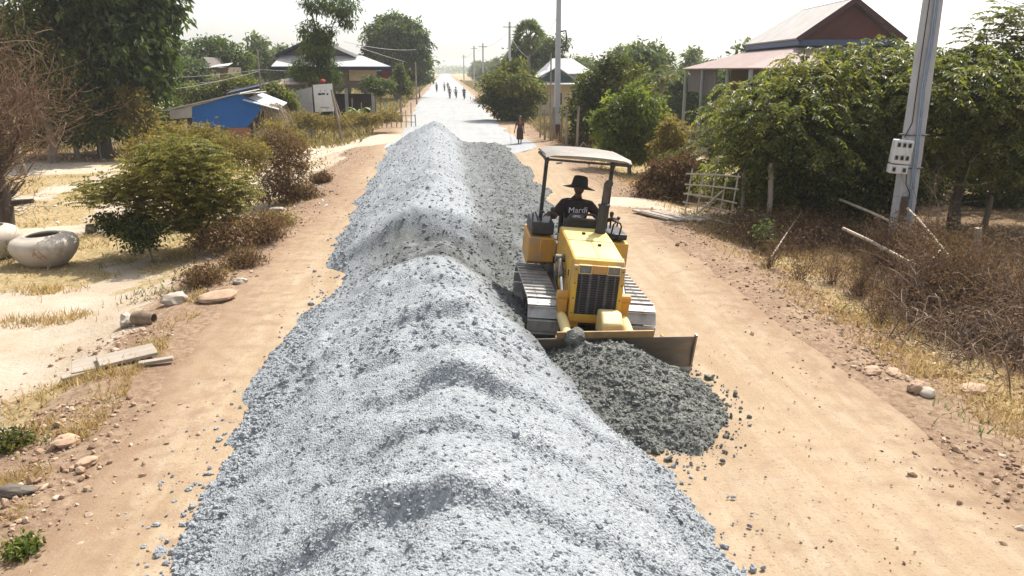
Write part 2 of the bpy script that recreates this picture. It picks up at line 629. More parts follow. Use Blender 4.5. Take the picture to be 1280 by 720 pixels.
# ================================================================== ground materials
def ground_material():
    m, nt, bs = _new('ground')
    v = coords(nt, world=True)
    def attr(n):
        a = nd(nt, 'ShaderNodeAttribute', attribute_name=n); return a.outputs['Fac']
    f1, r1 = noise_fac(nt, v, .9, 8, .35, .65)
    f2, r2 = noise_fac(nt, v, 9, 6, .4, .62)
    sand = mixc(nt, f1, (.47, .40, .315), (.385, .305, .218))
    sand = mixc(nt, noise_fac(nt, v, 22, 4, .6, .72)[0], sand, (.40, .29, .19))
    dry = mixc(nt, f1, (.34, .25, .13), (.46, .34, .19))
    dry = mixc(nt, f2, dry, (.24, .19, .09))
    red = mixc(nt, f1, (.26, .178, .118), (.33, .24, .16))
    red = mixc(nt, f2, red, (.20, .127, .08))
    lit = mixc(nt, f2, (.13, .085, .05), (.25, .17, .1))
    def sharp(fac, amount=.5):
        a = nd(nt, 'ShaderNodeMath', operation='ADD'); nt.links.new(fac, a.inputs[0])
        s = nd(nt, 'ShaderNodeMath', operation='MULTIPLY_ADD'); nt.links.new(r2, s.inputs[0]); s.inputs[1].default_value = amount * 2; s.inputs[2].default_value = -amount
        nt.links.new(s.outputs[0], a.inputs[1])
        mr = nd(nt, 'ShaderNodeMapRange'); mr.inputs['From Min'].default_value = .3; mr.inputs['From Max'].default_value = .7
        nt.links.new(a.outputs[0], mr.inputs['Value']); return mr.outputs['Result']
    col = mixc(nt, sharp(attr('grass')), sand, dry)
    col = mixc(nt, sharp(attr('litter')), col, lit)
    col = mixc(nt, sharp(attr('red')), col, red)
    nt.links.new(col, bs.inputs['Base Color'])
    bs.inputs['Roughness'].default_value = .95; bs.inputs['Specular IOR Level'].default_value = .15
    n3 = nd(nt, 'ShaderNodeTexNoise', Scale=14, Detail=9, Roughness=.72); nt.links.new(v, n3.inputs['Vector'])
    bump(nt, bs, n3.outputs['Fac'], .7, .06)
    return m


def laterite_material():
    m, nt, bs = _new('laterite')
    v = coords(nt, world=True)
    vs = coords(nt, (3.2, .22, 1), world=True)
    f1, _ = noise_fac(nt, v, .55, 6, .35, .68)
    fs, rs = noise_fac(nt, vs, 1.3, 7, .4, .64, .65)
    f3, _ = noise_fac(nt, v, 26, 5, .58, .70)
    f4, _ = noise_fac(nt, v, 3.5, 7, .45, .7)
    col = mixc(nt, f1, (.355, .265, .172), (.29, .208, .127))
    col = mixc(nt, fs, col, (.38, .298, .207))
    col = mixc(nt, f4, col, (.305, .22, .145))
    col = mixc(nt, f3, col, (.22, .145, .09))
    at = nd(nt, 'ShaderNodeAttribute', attribute_name='rim')
    a = nd(nt, 'ShaderNodeMath', operation='MULTIPLY_ADD'); nt.links.new(f4, a.inputs[0]); a.inputs[1].default_value = .5; nt.links.new(at.outputs['Fac'], a.inputs[2])
    mr = nd(nt, 'ShaderNodeMapRange'); mr.inputs['From Min'].default_value = .35; mr.inputs['From Max'].default_value = 1.1
    nt.links.new(a.outputs[0], mr.inputs['Value'])
    col = mixc(nt, mr.outputs['Result'], col, (.25, .168, .108))
    du = nd(nt, 'ShaderNodeAttribute', attribute_name='dust')
    dm_ = nd(nt, 'ShaderNodeMath', operation='MULTIPLY'); nt.links.new(du.outputs['Fac'], dm_.inputs[0]); nt.links.new(f4, dm_.inputs[1])
    col = mixc(nt, dm_.outputs[0], col, (.52, .47, .41))
    nt.links.new(col, bs.inputs['Base Color'])
    bs.inputs['Roughness'].default_value = .95; bs.inputs['Specular IOR Level'].default_value = .15
    n3 = nd(nt, 'ShaderNodeTexNoise', Scale=30, Detail=8, Roughness=.7); nt.links.new(v, n3.inputs['Vector'])
    ad = nd(nt, 'ShaderNodeMath', operation='MULTIPLY_ADD'); nt.links.new(rs, ad.inputs[0]); ad.inputs[1].default_value = .9; nt.links.new(n3.outputs['Fac'], ad.inputs[2])
    bump(nt, bs, ad.outputs[0], .5, .035)
    return m


def gravel_material(name, light, mid, dark, damp, cell=46, bstr=.55):
    m, nt, bs = _new(name)
    v = coords(nt, world=True)
    vo = nd(nt, 'ShaderNodeTexVoronoi', Scale=cell); nt.links.new(v, vo.inputs['Vector'])
    sep = nd(nt, 'ShaderNodeSeparateColor'); nt.links.new(vo.outputs['Color'], sep.inputs[0])
    f1, _ = noise_fac(nt, v, 1.1, 6, .35, .65)
    at = nd(nt, 'ShaderNodeAttribute', attribute_name='tint')
    ag = nd(nt, 'ShaderNodeMath', operation='ADD'); nt.links.new(sep.outputs[0], ag.inputs[0]); nt.links.new(at.outputs['Fac'], ag.inputs[1])
    fr = nd(nt, 'ShaderNodeMath', operation='FRACT'); nt.links.new(ag.outputs[0], fr.inputs[0])
    cr = nd(nt, 'ShaderNodeValToRGB'); el = cr.color_ramp.elements
    el[0].color = c4(dark); el[1].color = c4(light)
    e = el.new(.3); e.color = c4(mid); e = el.new(.75); e.color = c4(tuple(.5 * (a + b) for a, b in zip(mid, light)))
    nt.links.new(fr.outputs[0], cr.inputs['Fac'])
    col = mixc(nt, f1, cr.outputs['Color'], mid)
    ad = nd(nt, 'ShaderNodeAttribute', attribute_name='damp')
    f5, _ = noise_fac(nt, v, 2.7, 6, .3, .7)
    mm = nd(nt, 'ShaderNodeMath', operation='MULTIPLY'); nt.links.new(ad.outputs['Fac'], mm.inputs[0]); 
    m2 = nd(nt, 'ShaderNodeMath', operation='MULTIPLY_ADD'); nt.links.new(f5, m2.inputs[0]); m2.inputs[1].default_value = .5; m2.inputs[2].default_value = .55
    nt.links.new(m2.outputs[0], mm.inputs[1])
    dm = nd(nt, 'ShaderNodeMix', data_type='RGBA', blend_type='MULTIPLY'); nt.links.new(mm.outputs[0], dm.inputs['Factor'])
    nt.links.new(col, dm.inputs[6]); dm.inputs[7].default_value = c4(damp)
    nt.links.new(dm.outputs[2], bs.inputs['Base Color'])
    bs.inputs['Roughness'].default_value = .85; bs.inputs['Specular IOR Level'].default_value = .3
    n3 = nd(nt, 'ShaderNodeTexNoise', Scale=70, Detail=5, Roughness=.65); nt.links.new(v, n3.inputs['Vector'])
    ml = nd(nt, 'ShaderNodeMath', operation='MULTIPLY_ADD'); nt.links.new(vo.outputs['Distance'], ml.inputs[0]); ml.inputs[1].default_value = -1.4; nt.links.new(n3.outputs['Fac'], ml.inputs[2])
    bump(nt, bs, ml.outputs[0], bstr, .03)
    return m


M_GROUND = ground_material()
M_LAT = laterite_material()
M_GRAVEL = gravel_material('crushed_stone', (.395, .417, .433), (.28, .299, .313), (.145, .155, .163), (.30, .288, .245))
M_DARKG = gravel_material('damp_crushed_stone', (.25, .253, .23), (.128, .13, .117), (.06, .062, .056), (.7, .7, .65), 30)

# ================================================================== ground sheet
def axis(lo, hi, d0, d1, step, grow):
    a = [lo]
    while a[-1] < hi:
        a.append(a[-1] + step)
    b = [hi]; s = step
    while b[-1] < d1:
        s *= grow; b.append(b[-1] + s)
    c = [lo]; s = step
    while c[-1] > d0:
        s *= grow; c.append(c[-1] - s)
    return np.array(sorted(set(c[1:] + a[:-1] + b)))

gx = axis(-13, 13, -1500, 1500, .11, 1.05)
gy = axis(3, 22, -60, 3000, .10, 1.035)
X, Y = np.meshgrid(gx, gy)
Z = gz(X, Y)
D = np.maximum(edge_l(Y) - X, X - edge_r(Y))
Z = Z - .10 * ss(.0, -.5, D)

def patch(x, y, cx, cy, rx, ry):
    return np.clip(1 - ((x - cx) / rx) ** 2 - ((y - cy) / ry) ** 2, 0, 1)

def zone_red(x, y):
    d = np.maximum(edge_l(y) - x, (x - edge_r(y)) * .75)
    return np.clip(1.15 * (1 - ss(.5, 1.7, d + .7 * fbm(x * .8, y * .8, 61, 3))), 0, 1)

def zone_grass(x, y):
    n = fbm(x * .28, y * .22, 71, 4) + .5 * fbm(x * 1.1, y * .9, 72, 3)
    left = ss(-.22, .3, n + .25 * ss(15, 20, y) + .55 * ss(60, 100, y) - .42 * patch(x, y, -9, 13.2, 3.4, 2.6) - .10 * (y < 16))
    right = ss(-.5, .1, n + .35)
    return np.where(x < 0, left, right)

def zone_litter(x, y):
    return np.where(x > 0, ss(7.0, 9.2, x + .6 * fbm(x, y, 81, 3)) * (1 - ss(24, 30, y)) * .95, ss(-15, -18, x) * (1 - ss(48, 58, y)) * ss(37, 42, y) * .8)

np_mesh('ground', np.stack([X, Y, Z], -1), grid_faces(len(gy), len(gx)), M_GROUND, smooth=True,
        attrs={'red': zone_red(X, Y), 'grass': zone_grass(X, Y), 'litter': zone_litter(X, Y)})['kind'] = 'structure'

# dirt road
ry = np.concatenate([np.arange(-12, 26, .1), 26 + np.cumsum(.1 * 1.03 ** np.arange(190))])
ry = ry[ry < 1400]
u = np.linspace(0, 1, 90); 
YY = ry[:, None] + 0 * u; 
xl = edge_l(ry) - .5; xr = edge_r(ry) + .45
XX = xl[:, None] + (xr - xl)[:, None] * u
rim = np.minimum(XX - edge_l(YY), edge_r(YY) - XX)
ZZ = .012 * fbm(XX * 2.2, YY * .35, 91, 4) + .012 * fbm(XX * 5, YY * 5, 92, 3) - .16 * ss(.25, -.5, rim) - .02 * np.exp(-((XX - 4.1) / .35) ** 2) - .02 * np.exp(-((XX - 2.7) / .35) ** 2)
np_mesh('dirt_road', np.stack([XX, YY, ZZ + .01], -1), grid_faces(len(ry), len(u)), M_LAT, smooth=True,
        attrs={'rim': ss(np.where(XX < 0, 1.9, 1.3), -.2, rim + .4 * fbm(XX * .7, YY * .5, 93, 3)), 'dust': patch(XX, YY, 3.1, 6.55, .34, .075)})['kind'] = 'structure'

# compacted grey road beyond the pile
ry = np.concatenate([np.arange(33.5, 60, .25), 60 + np.cumsum(.25 * 1.03 ** np.arange(190))]); ry = ry[ry < 1390]
u = np.linspace(0, 1, 40); YY = ry[:, None] + 0 * u
grow_ = ss(33.5, 42, ry)
jl = .6 - 3.6 * grow_ - .4 * ss(60, 110, ry) + .5 * (vn(ry * .5, ry * 0, 95) - .5) - .3 * (vn(ry * .1, ry * 0, 96) - .5)
jr = 1.6 + (2.5 + .7 * ss(55, 40, ry) + .5 * ss(60, 110, ry)) * grow_ + .6 * (vn(ry * .4, ry * 0, 97) - .5)
XX = jl[:, None] + (jr - jl)[:, None] * u
e = np.minimum(u, 1 - u)[None] * (jr - jl)[:, None]
ZZ = .055 * ss(-.02, .5, e) * ss(33.5, 36, YY) - .015 + .012 * fbm(XX * 1.5, YY * .5, 98, 3) + .03 * ss(33.5, 36, YY)
def far_road_material():
    m, nt, bs = _new('compacted_gravel')
    v = coords(nt, world=True); vs = coords(nt, (1.6, .08, 1), world=True)
    f1, _ = noise_fac(nt, vs, 1.2, 6, .35, .65); f2, _ = noise_fac(nt, v, 6, 7, .4, .66); f3, _ = noise_fac(nt, v, .35, 5, .42, .7)
    col = mixc(nt, f1, (.30, .31, .32), (.37, .375, .38)); col = mixc(nt, f2, col, (.25, .265, .275)); col = mixc(nt, f3, col, (.36, .345, .32))
    nt.links.new(col, bs.inputs['Base Color']); bs.inputs['Roughness'].default_value = .9; bs.inputs['Specular IOR Level'].default_value = .2
    _, r = noise_fac(nt, v, 40, 4); bump(nt, bs, r, .5, .03)
    return m
np_mesh('gravel_road', np.stack([XX, YY, ZZ], -1), grid_faces(len(ry), len(u)), far_road_material(), smooth=True)['kind'] = 'structure'

# pale sandy side track that comes in from the left
def strip(name, pts, width, mat, lift=.03, seed=1):
    pts = [Vector((p[0], p[1], 0)) for p in pts]
    rows = []
    for i in range(len(pts) - 1):
        n = max(2, int((pts[i + 1] - pts[i]).length / .35))
        for k in range(n):
            rows.append(pts[i].lerp(pts[i + 1], k / n))
    rows.append(pts[-1])
    for _ in range(12):
        rows = [rows[0]] + [(rows[i - 1] + rows[i] * 2 + rows[i + 1]) / 4 for i in range(1, len(rows) - 1)] + [rows[-1]]
    out = []
    nu = 12
    for i, p in enumerate(rows):
        d = (rows[min(i + 1, len(rows) - 1)] - rows[max(i - 1, 0)]).normalized()
        s = Vector((-d.y, d.x, 0))
        wl = width * (.5 + .16 * (float(vn(i * .13, 1, seed)) - .5)) ; wr = width * (.5 + .16 * (float(vn(i * .13, 9, seed)) - .5))
        for k in range(nu):
            t = k / (nu - 1)
            q = p + s * (-wl + (wl + wr) * t)
            e = min(t, 1 - t) * 2
            out.append((q.x, q.y, float(gz(q.x, q.y)) + (lift if e > .15 else -.06)))
    return np_mesh(name, np.array(out), grid_faces(len(rows), nu), mat, smooth=True)

def sand_material():
    m, nt, bs = _new('pale_sand')
    v = coords(nt, world=True)
    f1, _ = noise_fac(nt, v, .8, 7, .35, .65); f2, r2 = noise_fac(nt, v, 12, 5, .5, .7)
    col = mixc(nt, f1, (.48, .41, .325), (.41, .335, .245)); col = mixc(nt, f2, col, (.42, .32, .22))
    nt.links.new(col, bs.inputs['Base Color']); bs.inputs['Roughness'].default_value = .95; bs.inputs['Specular IOR Level'].default_value = .1
    bump(nt, bs, r2, .4, .04)
    return m
M_SAND = sand_material()
strip('sandy_path', [(-60, 33), (-35, 35), (-22, 36.0), (-15.5, 37.5), (-11, 40), (-7, 43.5), (-4.6, 46.5), (-3.2, 50)], 5.2, M_SAND, .05, 3)['kind'] = 'structure'
strip('sandy_path', [(-30, 20.5), (-15, 21.5), (-10.5, 22.3), (-7.4, 23.5), (-5.6, 25.5)], 1.5, M_SAND, .03, 4)['kind'] = 'structure'
strip('sandy_path', [(5.0, 23.5), (7.2, 22.8), (9.2, 22.2), (13, 23.5)], 1.9, M_SAND, .03, 6)['kind'] = 'structure'
strip('sandy_path', [(5.3, 39.2), (7.2, 38.2), (9.5, 37.8), (16, 40)], 1.7, M_SAND, .03, 7)['kind'] = 'structure'

# hills on the horizon
hx = np.linspace(-2200, 2200, 160); hr = np.linspace(0, 1, 8)
hh = 26 + 30 * (fbm(hx * .0024, hx * 0, 101, 4) + .5) * ss(0, 900, np.abs(hx - 60))
V = np.stack([np.broadcast_to(hx, (8, 160)), 2300 + 400 * (hr[:, None] + 0 * hx), np.sin(hr[:, None] * math.pi / 2) * hh[None] - 1.5], -1)
np_mesh('hills', V, grid_faces(8, 160), pmat('hill_green', (.09, .12, .08), (.06, .09, .06), .01, bmp=0), smooth=True)['kind'] = 'structure'

# ================================================================== gravel windrow
STEPS = [(2.4, .2, 1.6), (3.5, .2, 1.5), (4.62, .26, 1.5), (5.75, .15, 1.2), (6.85, .27, 1.5), (8.2, .18, 1.3), (9.3, .2, 1.5), (10.9, .2, 1.9), (13.0, .10, 1.5), (15.6, .42, 6), (18.7, .12, 2.), (21.2, .16, 2.4), (24, .16, 2.8), (28, .14, 3), (32.6, .16, 4), (37.5, .18, 4), (40.6, .42, 6)]

def pile_h(x, y):
    xc = .12 - .40 * ss(5, 15, y) - .38 * ss(15, 42, y) + .12 * (vn(y * .33, 0 * y, 111) - .5)
    s = y + .06 * (x - xc) ** 2 + .45 * fbm(x * .9, y * .35, 112, 3)
    c = 1.02 - .20 * ss(12.0, 14.2, y) * (1 - ss(15.0, 15.8, y)) + .0 * y
    fade = np.clip(1 - (np.abs(x - xc) / 2.0), 0, 1)
    for (yk, ak, Lk) in STEPS:
        t = s - yk
        c = c + ak * .82 * (.35 + 1.25 * vn(x * 1.1 + yk * 7, yk + 0 * x, 126)) * ss(0, np.where(ak < .3, .24, .42), t) * np.clip(1 - t / Lk, 0, 1) * (.35 + .65 * fade)
    ax = np.abs(x - xc)
    wl = 1 + np.where(x < xc, .05 * ss(11, 7, y) - .08 * np.exp(-((y - 15) / 3.0) ** 2) + .10 * np.exp(-((y - 9.6) / 1.3) ** 2), -.11 * np.exp(-((y - 7.8) / 1.0) ** 2)) + .08 * fbm(y * .45, 0 * y, 113, 3) + .06 * fbm(y * 1.6, 0 * y + 3, 114, 2)
    k = .46
    slope_r = .585 + .25 * ss(9.5, 11, y)
    h_l = c - (.535 + .04 * ss(8, 4, y)) * (np.sqrt((ax / wl) ** 2 + k * k) - k)
    h_r = c - slope_r * (np.sqrt((ax / wl) ** 2 + k * k) - k)
    h = np.where(x < xc, h_l, h_r)
    # spread-out lane behind the dozer
    er = 2.35 + .95 * ss(11, 16, y) + .5 * (vn(y * .5, 0 * y, 115) - .5) - 2.2 * ss(39.5, 43.5, y) ** 2
    lane = (.13 + .12 * ss(13.5, 18, y)) * ss(er + .15, er - .55, x) * ss(.2, .8, x) * ss(9.6, 10.8, y)
    lane = lane + ss(9.6, 10.8, y) * (x > .6) * ss(er, er - .4, x) * (.035 * fbm(x * 2.2, y * .5, 116, 3) + .03 * np.exp(-((x - 1.62 - .1 * np.sin(y * .3)) / .07) ** 2) + .03 * np.exp(-((x - 2.55) / .08) ** 2) + .022 * np.sin(y * 36) * (np.exp(-((x - 1.32) / .22) ** 4) + np.exp(-((x - 2.74) / .22) ** 4)) * (y < 22))
    lane = np.where((x > .3) & (y > 9.6) & (x < er + .1), lane, -1.0)
    h = np.maximum(h, lane)
    # dug hollow and bite on the right of the crest
    h = h - .20 * np.exp(-((x - .62) / .28) ** 2 - ((y - 13.6) / .55) ** 2) - .36 * np.exp(-((x + .25) / .5) ** 4 - ((y - 15.2) / .42) ** 2)
    Lc = x - (.98 + np.maximum(9.6 - y, 0) * .46)
    h = np.where((y > 6.9) & (y < 10.5), h - ss(0, .2, Lc) * ss(6.9, 7.3, y) * (np.maximum(h, 0) + .06), h)
    end = 1 - ss(43.2, 46.2, y + .25 * x * x)
    h = h * end - .06 * (1 - end)
    body = ss(0, .35, h)
    h = h + body * (.10 * fbm(x * 2.7, y * 2.2, 117, 4) + .022 * fbm(x * 11, y * 9, 118, 3)) + (h > -.04) * .010 * fbm(x * 36, y * 30, 119, 2)
    return h

def pile_damp(x, y):
    lane = ss(.3, 1.0, x + .3 * fbm(x, y, 121, 3)) * ss(9.3, 10.4, y) * (1.0 - .22 * ss(16, 26, y))
    dig = ss(11.9, 12.9, y + .3 * x) * (1 - ss(15.2, 15.9, y + .15 * x)) * ss(-2.3, -.7, x + .5 * fbm(x, y, 124, 3))
    foot = ss(1.2, 2.0, x) * ss(9.4, 10.2, y) * .3
    lip = np.exp(-((x - (.98 + np.maximum(9.6 - y, 0) * .46)) / .22) ** 2) * ss(6.9, 7.6, y) * (1 - ss(10, 10.6, y)) * .8
    return np.clip(lane + dig + foot + lip + .12 * fbm(x * .8, y * .5, 122, 3), 0, 1)

py_ = np.concatenate([np.arange(-1.5, 3, .06), np.arange(3, 9, .024), 9 + np.cumsum(.026 * 1.011 ** np.arange(300))])
py_ = py_[py_ < 47]
pu = np.linspace(-3.55, 3.75, 266)
X, Y = np.meshgrid(pu, py_)
Z = pile_h(X, Y)
Zs = np.where(Z < -.03, -.10, Z)
pileV = np.stack([X, Y, Zs + .012], -1).reshape(-1, 3); pileF = grid_faces(len(py_), len(pu))
keep = (Zs.reshape(-1)[pileF] > -.09).any(1)
pileF = pileF[keep]
np_mesh('gravel_pile', pileV, pileF, M_GRAVEL, smooth=True, tint=np.zeros(len(pileV)), attrs={'damp': pile_damp(X, Y)})
gp = bpy.data.objects['gravel_pile']
tag(gp, 'long ridge of pale blue grey crushed stone down the middle of the dirt road', 'gravel pile', kind='stuff')

rng = np.random.default_rng(5)
def scatter_pile(n, y0, y1, power, smin, smax, name, tone=0):
    r = rng.random(n)
    a, b = y0 ** (1 - power), y1 ** (1 - power)
    y = (a + (b - a) * r) ** (1 / (1 - power))
    x = rng.uniform(-3.4, 3.6, n)
    h = pile_h(x, y)
    gz_ = (pile_h(x, y + .06) - h) / .06
    k = (h > .0) & (rng.random(n) < np.clip(.45 + .9 * ss(.25, .8, gz_) + .75 * ss(.5, .1, h) + .5 * ss(.5, .75, vn(x * 1.7, y * 1.7, 171)), 0, 1))
    x, y, h = x[k], y[k], h[k]
    sz = np.clip(rng.lognormal(math.log(smin * 1.35), .38, len(x)), smin * .7, smax)
    pos = np.stack([x, y, h + sz * .12], 1)
    V, Fc = stones(pos, sz, rng)
    return V, Fc, np.repeat(rng.random(len(x)), 12), np.repeat(pile_damp(x, y), 12)
parts = [scatter_pile(120000, 3.2, 46, 2.0, .018, .075, 's'), scatter_pile(9000, 8, 46, 1.2, .045, .09, 's')]
# coarser stones that rolled to the foot of the pile
n = 15000
y = (1 / 3.0 + (1 / 45 - 1 / 3.0) * rng.random(n)) ** -1.0
side = rng.random(n) < .68
x = np.where(side, -2.0 - .35 * ss(10, 30, y) - np.abs(rng.normal(0, .36, n)), 1.9 + np.abs(rng.normal(0, .34, n)))
h = pile_h(x, y)
k = ((y < 8.2) | (x < 0) | (y > 14)) & (x > -3.7) & (h < .45) & (rng.random(n) < np.where(h < 0, .16, 1))
x, y, h = x[k], y[k], np.maximum(h[k], .01)
sz = np.clip(rng.lognormal(math.log(.042), .4, len(x)), .025, .11)
V, Fc = stones(np.stack([x, y, h + sz * .15], 1), sz, rng)
parts.append((V, Fc, np.repeat(rng.random(len(x)), 12), np.zeros(len(x) * 12)))
off = 0; Vs = []; Fs = []
for V, Fc, t, dmp in parts:
    Vs.append(V); Fs.append(Fc + off); off += len(V)
o = np_mesh('loose_stone', np.concatenate(Vs), np.concatenate(Fs), M_GRAVEL, gp, tint=np.concatenate([p[2] for p in parts]), attrs={'damp': np.concatenate([p[3] for p in parts])})
o['kind'] = 'stuff'

# dark damp gravel pushed up by the blade
def heap_h(x, y):
    dx = (x - 1.95 + .16 * (y - 9.3)) / np.where(x < 1.95, 1.25, 1.34); dy = (y - 9.25) / np.where(y < 9.25, 2.1, np.where(x < 1.75, 1.3, .75))
    q = np.sqrt(dx * dx + dy * dy) + .17 * fbm(x * 1.3, y * 1.3, 131, 3)
    h = (.52 - .20 * ss(2.3, 3.1, x) * ss(8.6, 9.3, y)) * (1 - np.clip(q, 0, 1.3) ** 2.0)
    h = np.where(h > 0, h + .10 * fbm(x * 2.6, y * 2.6, 132, 4) + .03 * fbm(x * 12, y * 12, 133, 3), h)
    return h
hx_ = np.arange(.6, 3.9, .022); hy_ = np.arange(6.8, 10.7, .022)
X, Y = np.meshgrid(hx_, hy_); Z = heap_h(X, Y); Zs = np.maximum(Z, -.1)
V = np.stack([X, Y, Zs + .012], -1).reshape(-1, 3); Fc = grid_faces(len(hy_), len(hx_))
Fc = Fc[(Zs.reshape(-1)[Fc] > -.09).any(1)]
hp = np_mesh('gravel_heap', V, Fc, M_DARKG, smooth=True, tint=np.zeros(len(V)), attrs={'damp': np.zeros(len(V))})
tag(hp, 'dark damp gravel heap being pushed up in front of the bulldozer blade', 'gravel heap', kind='stuff')
n = 21000
x = rng.uniform(.7, 3.9, n); y = rng.uniform(6.9, 10.6, n); h = heap_h(x, y)
k = ((h > -.01) | ((h > -.22) & (rng.random(n) < .07))) & (h > pile_h(x, y) - .03)
x, y, h = x[k], y[k], np.maximum(h[k], .012)
sz = np.clip(rng.lognormal(math.log(.03), .48, len(x)), .015, .12)
V, Fc = stones(np.stack([x, y, h + sz * .2], 1), sz, rng)
o = np_mesh('loose_stone', V, Fc, M_DARKG, hp, tint=np.repeat(rng.random(len(x)), 12), attrs={'damp': np.zeros(len(V))}); o['kind'] = 'stuff'

# ================================================================== rubble and pebbles
M_RUB = tint_mat('laterite_stone', [(.20, .125, .085), (.32, .21, .14), (.40, .28, .19), (.46, .37, .28)], .9, 0, .2)
n = 13000
y = (1 / 3.0 ** .6 + (1 / 60 ** .6 - 1 / 3.0 ** .6) * rng.random(n)) ** (-1 / .6)
lf = rng.random(n) < .55
dd = np.where(rng.random(n) < .8, rng.normal(1.0, .55, n), rng.normal(.2, 1.0, n))
x = np.where(lf, edge_l(y) - dd, edge_r(y) + dd * .9)
k = (vn(x * .6 + 50, y * .6, 141) > .33) & (dd > -.9)
x, y = x[k], y[k]
sz = np.clip(rng.lognormal(math.log(.036), .5, len(x)), .015, .13)
V, Fc = stones(np.stack([x, y, gz(x, y) + sz * .15], 1), sz, rng, .55)
o = np_mesh('rubble', V, Fc, M_RUB, tint=np.repeat(rng.random(len(x)), 12))
tag(o, 'reddish laterite rubble strewn along both verges of the dirt road', 'rubble', kind='stuff')
n = 1700
y = (1 / 3.5 + (1 / 40 - 1 / 3.5) * rng.random(n)) ** -1.0
x = rng.uniform(-4, 5.7, n); k = (pile_h(x, y) < -.02) & (vn(x * .9, y * .9, 145) > .42); x, y = x[k], y[k]
sz = rng.uniform(.012, .032, len(x))
V, Fc = stones(np.stack([x, y, 0.012 + sz * .1], 1), sz, rng)
o = np_mesh('pebbles', V, Fc, M_RUB, tint=np.repeat(rng.random(len(x)) * .6, 12))
tag(o, 'small dark pebbles scattered over the tan dirt road', 'pebbles', kind='stuff')

# ================================================================== grass
M_DRYG = tint_mat('dry_grass', [(.26, .19, .08), (.40, .29, .13), (.50, .38, .19), (.34, .22, .10), (.20, .20, .07)], .8, .25, .1)
M_GRNG = tint_mat('green_grass', [(.06, .085, .025), (.11, .14, .045), (.17, .19, .07), (.24, .22, .09)], .8, .3, .1)
def blades(name, x, y, hgt, wid, mat, label, cat, seed=1):
    r = np.random.default_rng(seed)
    n = len(x)
    p = np.stack([x, y, gz(x, y) - .01], 1)
    a = r.uniform(0, 2 * math.pi, n)
    s = np.stack([np.cos(a), np.sin(a), 0 * a], 1) * (wid * r.uniform(.6, 1.3, n))[:, None]
    lean = np.stack([r.normal(size=n) * .5, r.normal(size=n) * .5, np.ones(n)], 1) * (hgt * r.uniform(.5, 1.3, n))[:, None]
    V = np.stack([p - s, p + s, p + lean], 1)
    o = np_mesh(name, V, np.arange(3 * n).reshape(n, 3), mat, tint=np.repeat(r.random(n), 3))
    return tag(o, label, cat, kind='stuff')
def scatter(n, fn, x0, x1, y0, y1, power=1.6):
    r = RNG.random(n); a, b = y0 ** (1 - power), y1 ** (1 - power)
    y = (a + (b - a) * r) ** (1 / (1 - power)); x = x0 + (x1 - x0) * RNG.random(n)
    k = RNG.random(n) < fn(x, y)
    return x[k], y[k]
def not_path(x, y):
    f = np.ones_like(x)
    for px, yy, wdt in ((np.array([-60, -35, -22, -15.5, -11, -7, -4.6, -3.2]), np.array([33, 35, 36, 37.5, 40, 43.5, 46.5, 50]), 2.6), (np.array([-30, -15, -10.5, -7.4, -5.6]), np.array([20.5, 21.5, 22.3, 23.5, 25.5]), .75)):
        f = f * ~((x < px[-1]) & (np.abs(y - np.interp(x, px, yy)) < wdt * 1.08))
    return f
x, y = scatter(120000, lambda x, y: zone_grass(x, y) ** 1.5 * (1 - .85 * zone_red(x, y)) * (x < edge_l(y) - .5) * (.15 + .85 * ss(.42, .62, vn(x * 1.3, y * 1.3, 151))) * not_path(x, y), -30, -4.3, 4.5, 75)
blades('dry_grass', x, y, .05 + .10 * vn(x * .5, y * .5, 152) + .0025 * y, .004 + .0006 * y, M_DRYG, 'dry straw coloured grass on the sandy ground left of the road', 'grass', 1)
x, y = scatter(60000, lambda x, y: (.25 + .75 * ss(.4, .6, vn(x * .9, y * .9, 153))) * (x > edge_r(y) + .45 + .4 * vn(x, y, 154)) * ss(.2, 1.4, x - edge_r(y)), 5.5, 14, 5.5, 60)
blades('dry_grass', x, y, .07 + .16 * vn(x * .5, y * .5, 155), .004 + .0006 * y, M_DRYG, 'dry brown grass on the verge right of the road', 'grass', 2)
def dpatch(x, y):
    f = 0 * x
    spots = [(60, 400, .9, .5), (120, 470, .6, .3), (70, 530, .5, .4), (60, 365, .9, .4), (230, 400, .6, .4), (60, 640, .4, .3), (110, 540, .5, .35), (20, 600, .4, .3)] + [(395 - 245 * t, 222 + 300 * t, .8, .55) for t in np.linspace(0, 1, 11)]
    for px, py2, rx, ry_ in spots:
        g = G(px, py2); f = np.maximum(f, patch(x, y, g.x, g.y, rx, ry_) ** .6)
    return f * (x < edge_l(y) - .3) * (.25 + .75 * ss(.35, .6, vn(x * 2.2, y * 2.2, 159)))
x, y = scatter(150000, dpatch, -12, -4, 4.5, 30, 1.3)
blades('dry_grass', x, y, .05 + .09 * vn(x * 1.5, y * 1.5, 160) + .002 * y, .004 + .0006 * y, M_DRYG, 'tufts of dry brown grass down the left bank of the dirt road', 'grass', 5)
def gpatch(x, y):
    f = 0 * x
    for px, py2, rx, ry_, s in ((195, 368, 1.0, .6, 1), (60, 670, .5, .35, 1), (50, 550, .5, .35, .8), (215, 300, 1.4, 1.2, .6), (160, 330, .9, .6, .5), (1200, 440, .9, .8, .5), (1210, 520, .8, .6, .5), (20, 560, .5, .4, .7), (250, 340, .8, .6, .5)):
        g = G(px, py2); f = np.maximum(f, s * patch(x, y, g.x, g.y, rx, ry_) ** .7)
    g = 1.0 * (y > 30) * (np.abs(x + 9) < 9) * ss(.5, .68, vn(x * .35, y * .35, 158)) * (y > 42) * .8
    return np.maximum(f, g) * (x < edge_l(y) - .4) * not_path(x, y) + f * (x > 5)
x, y = scatter(90000, gpatch, -20, 11, 4.5, 90, 1.3)
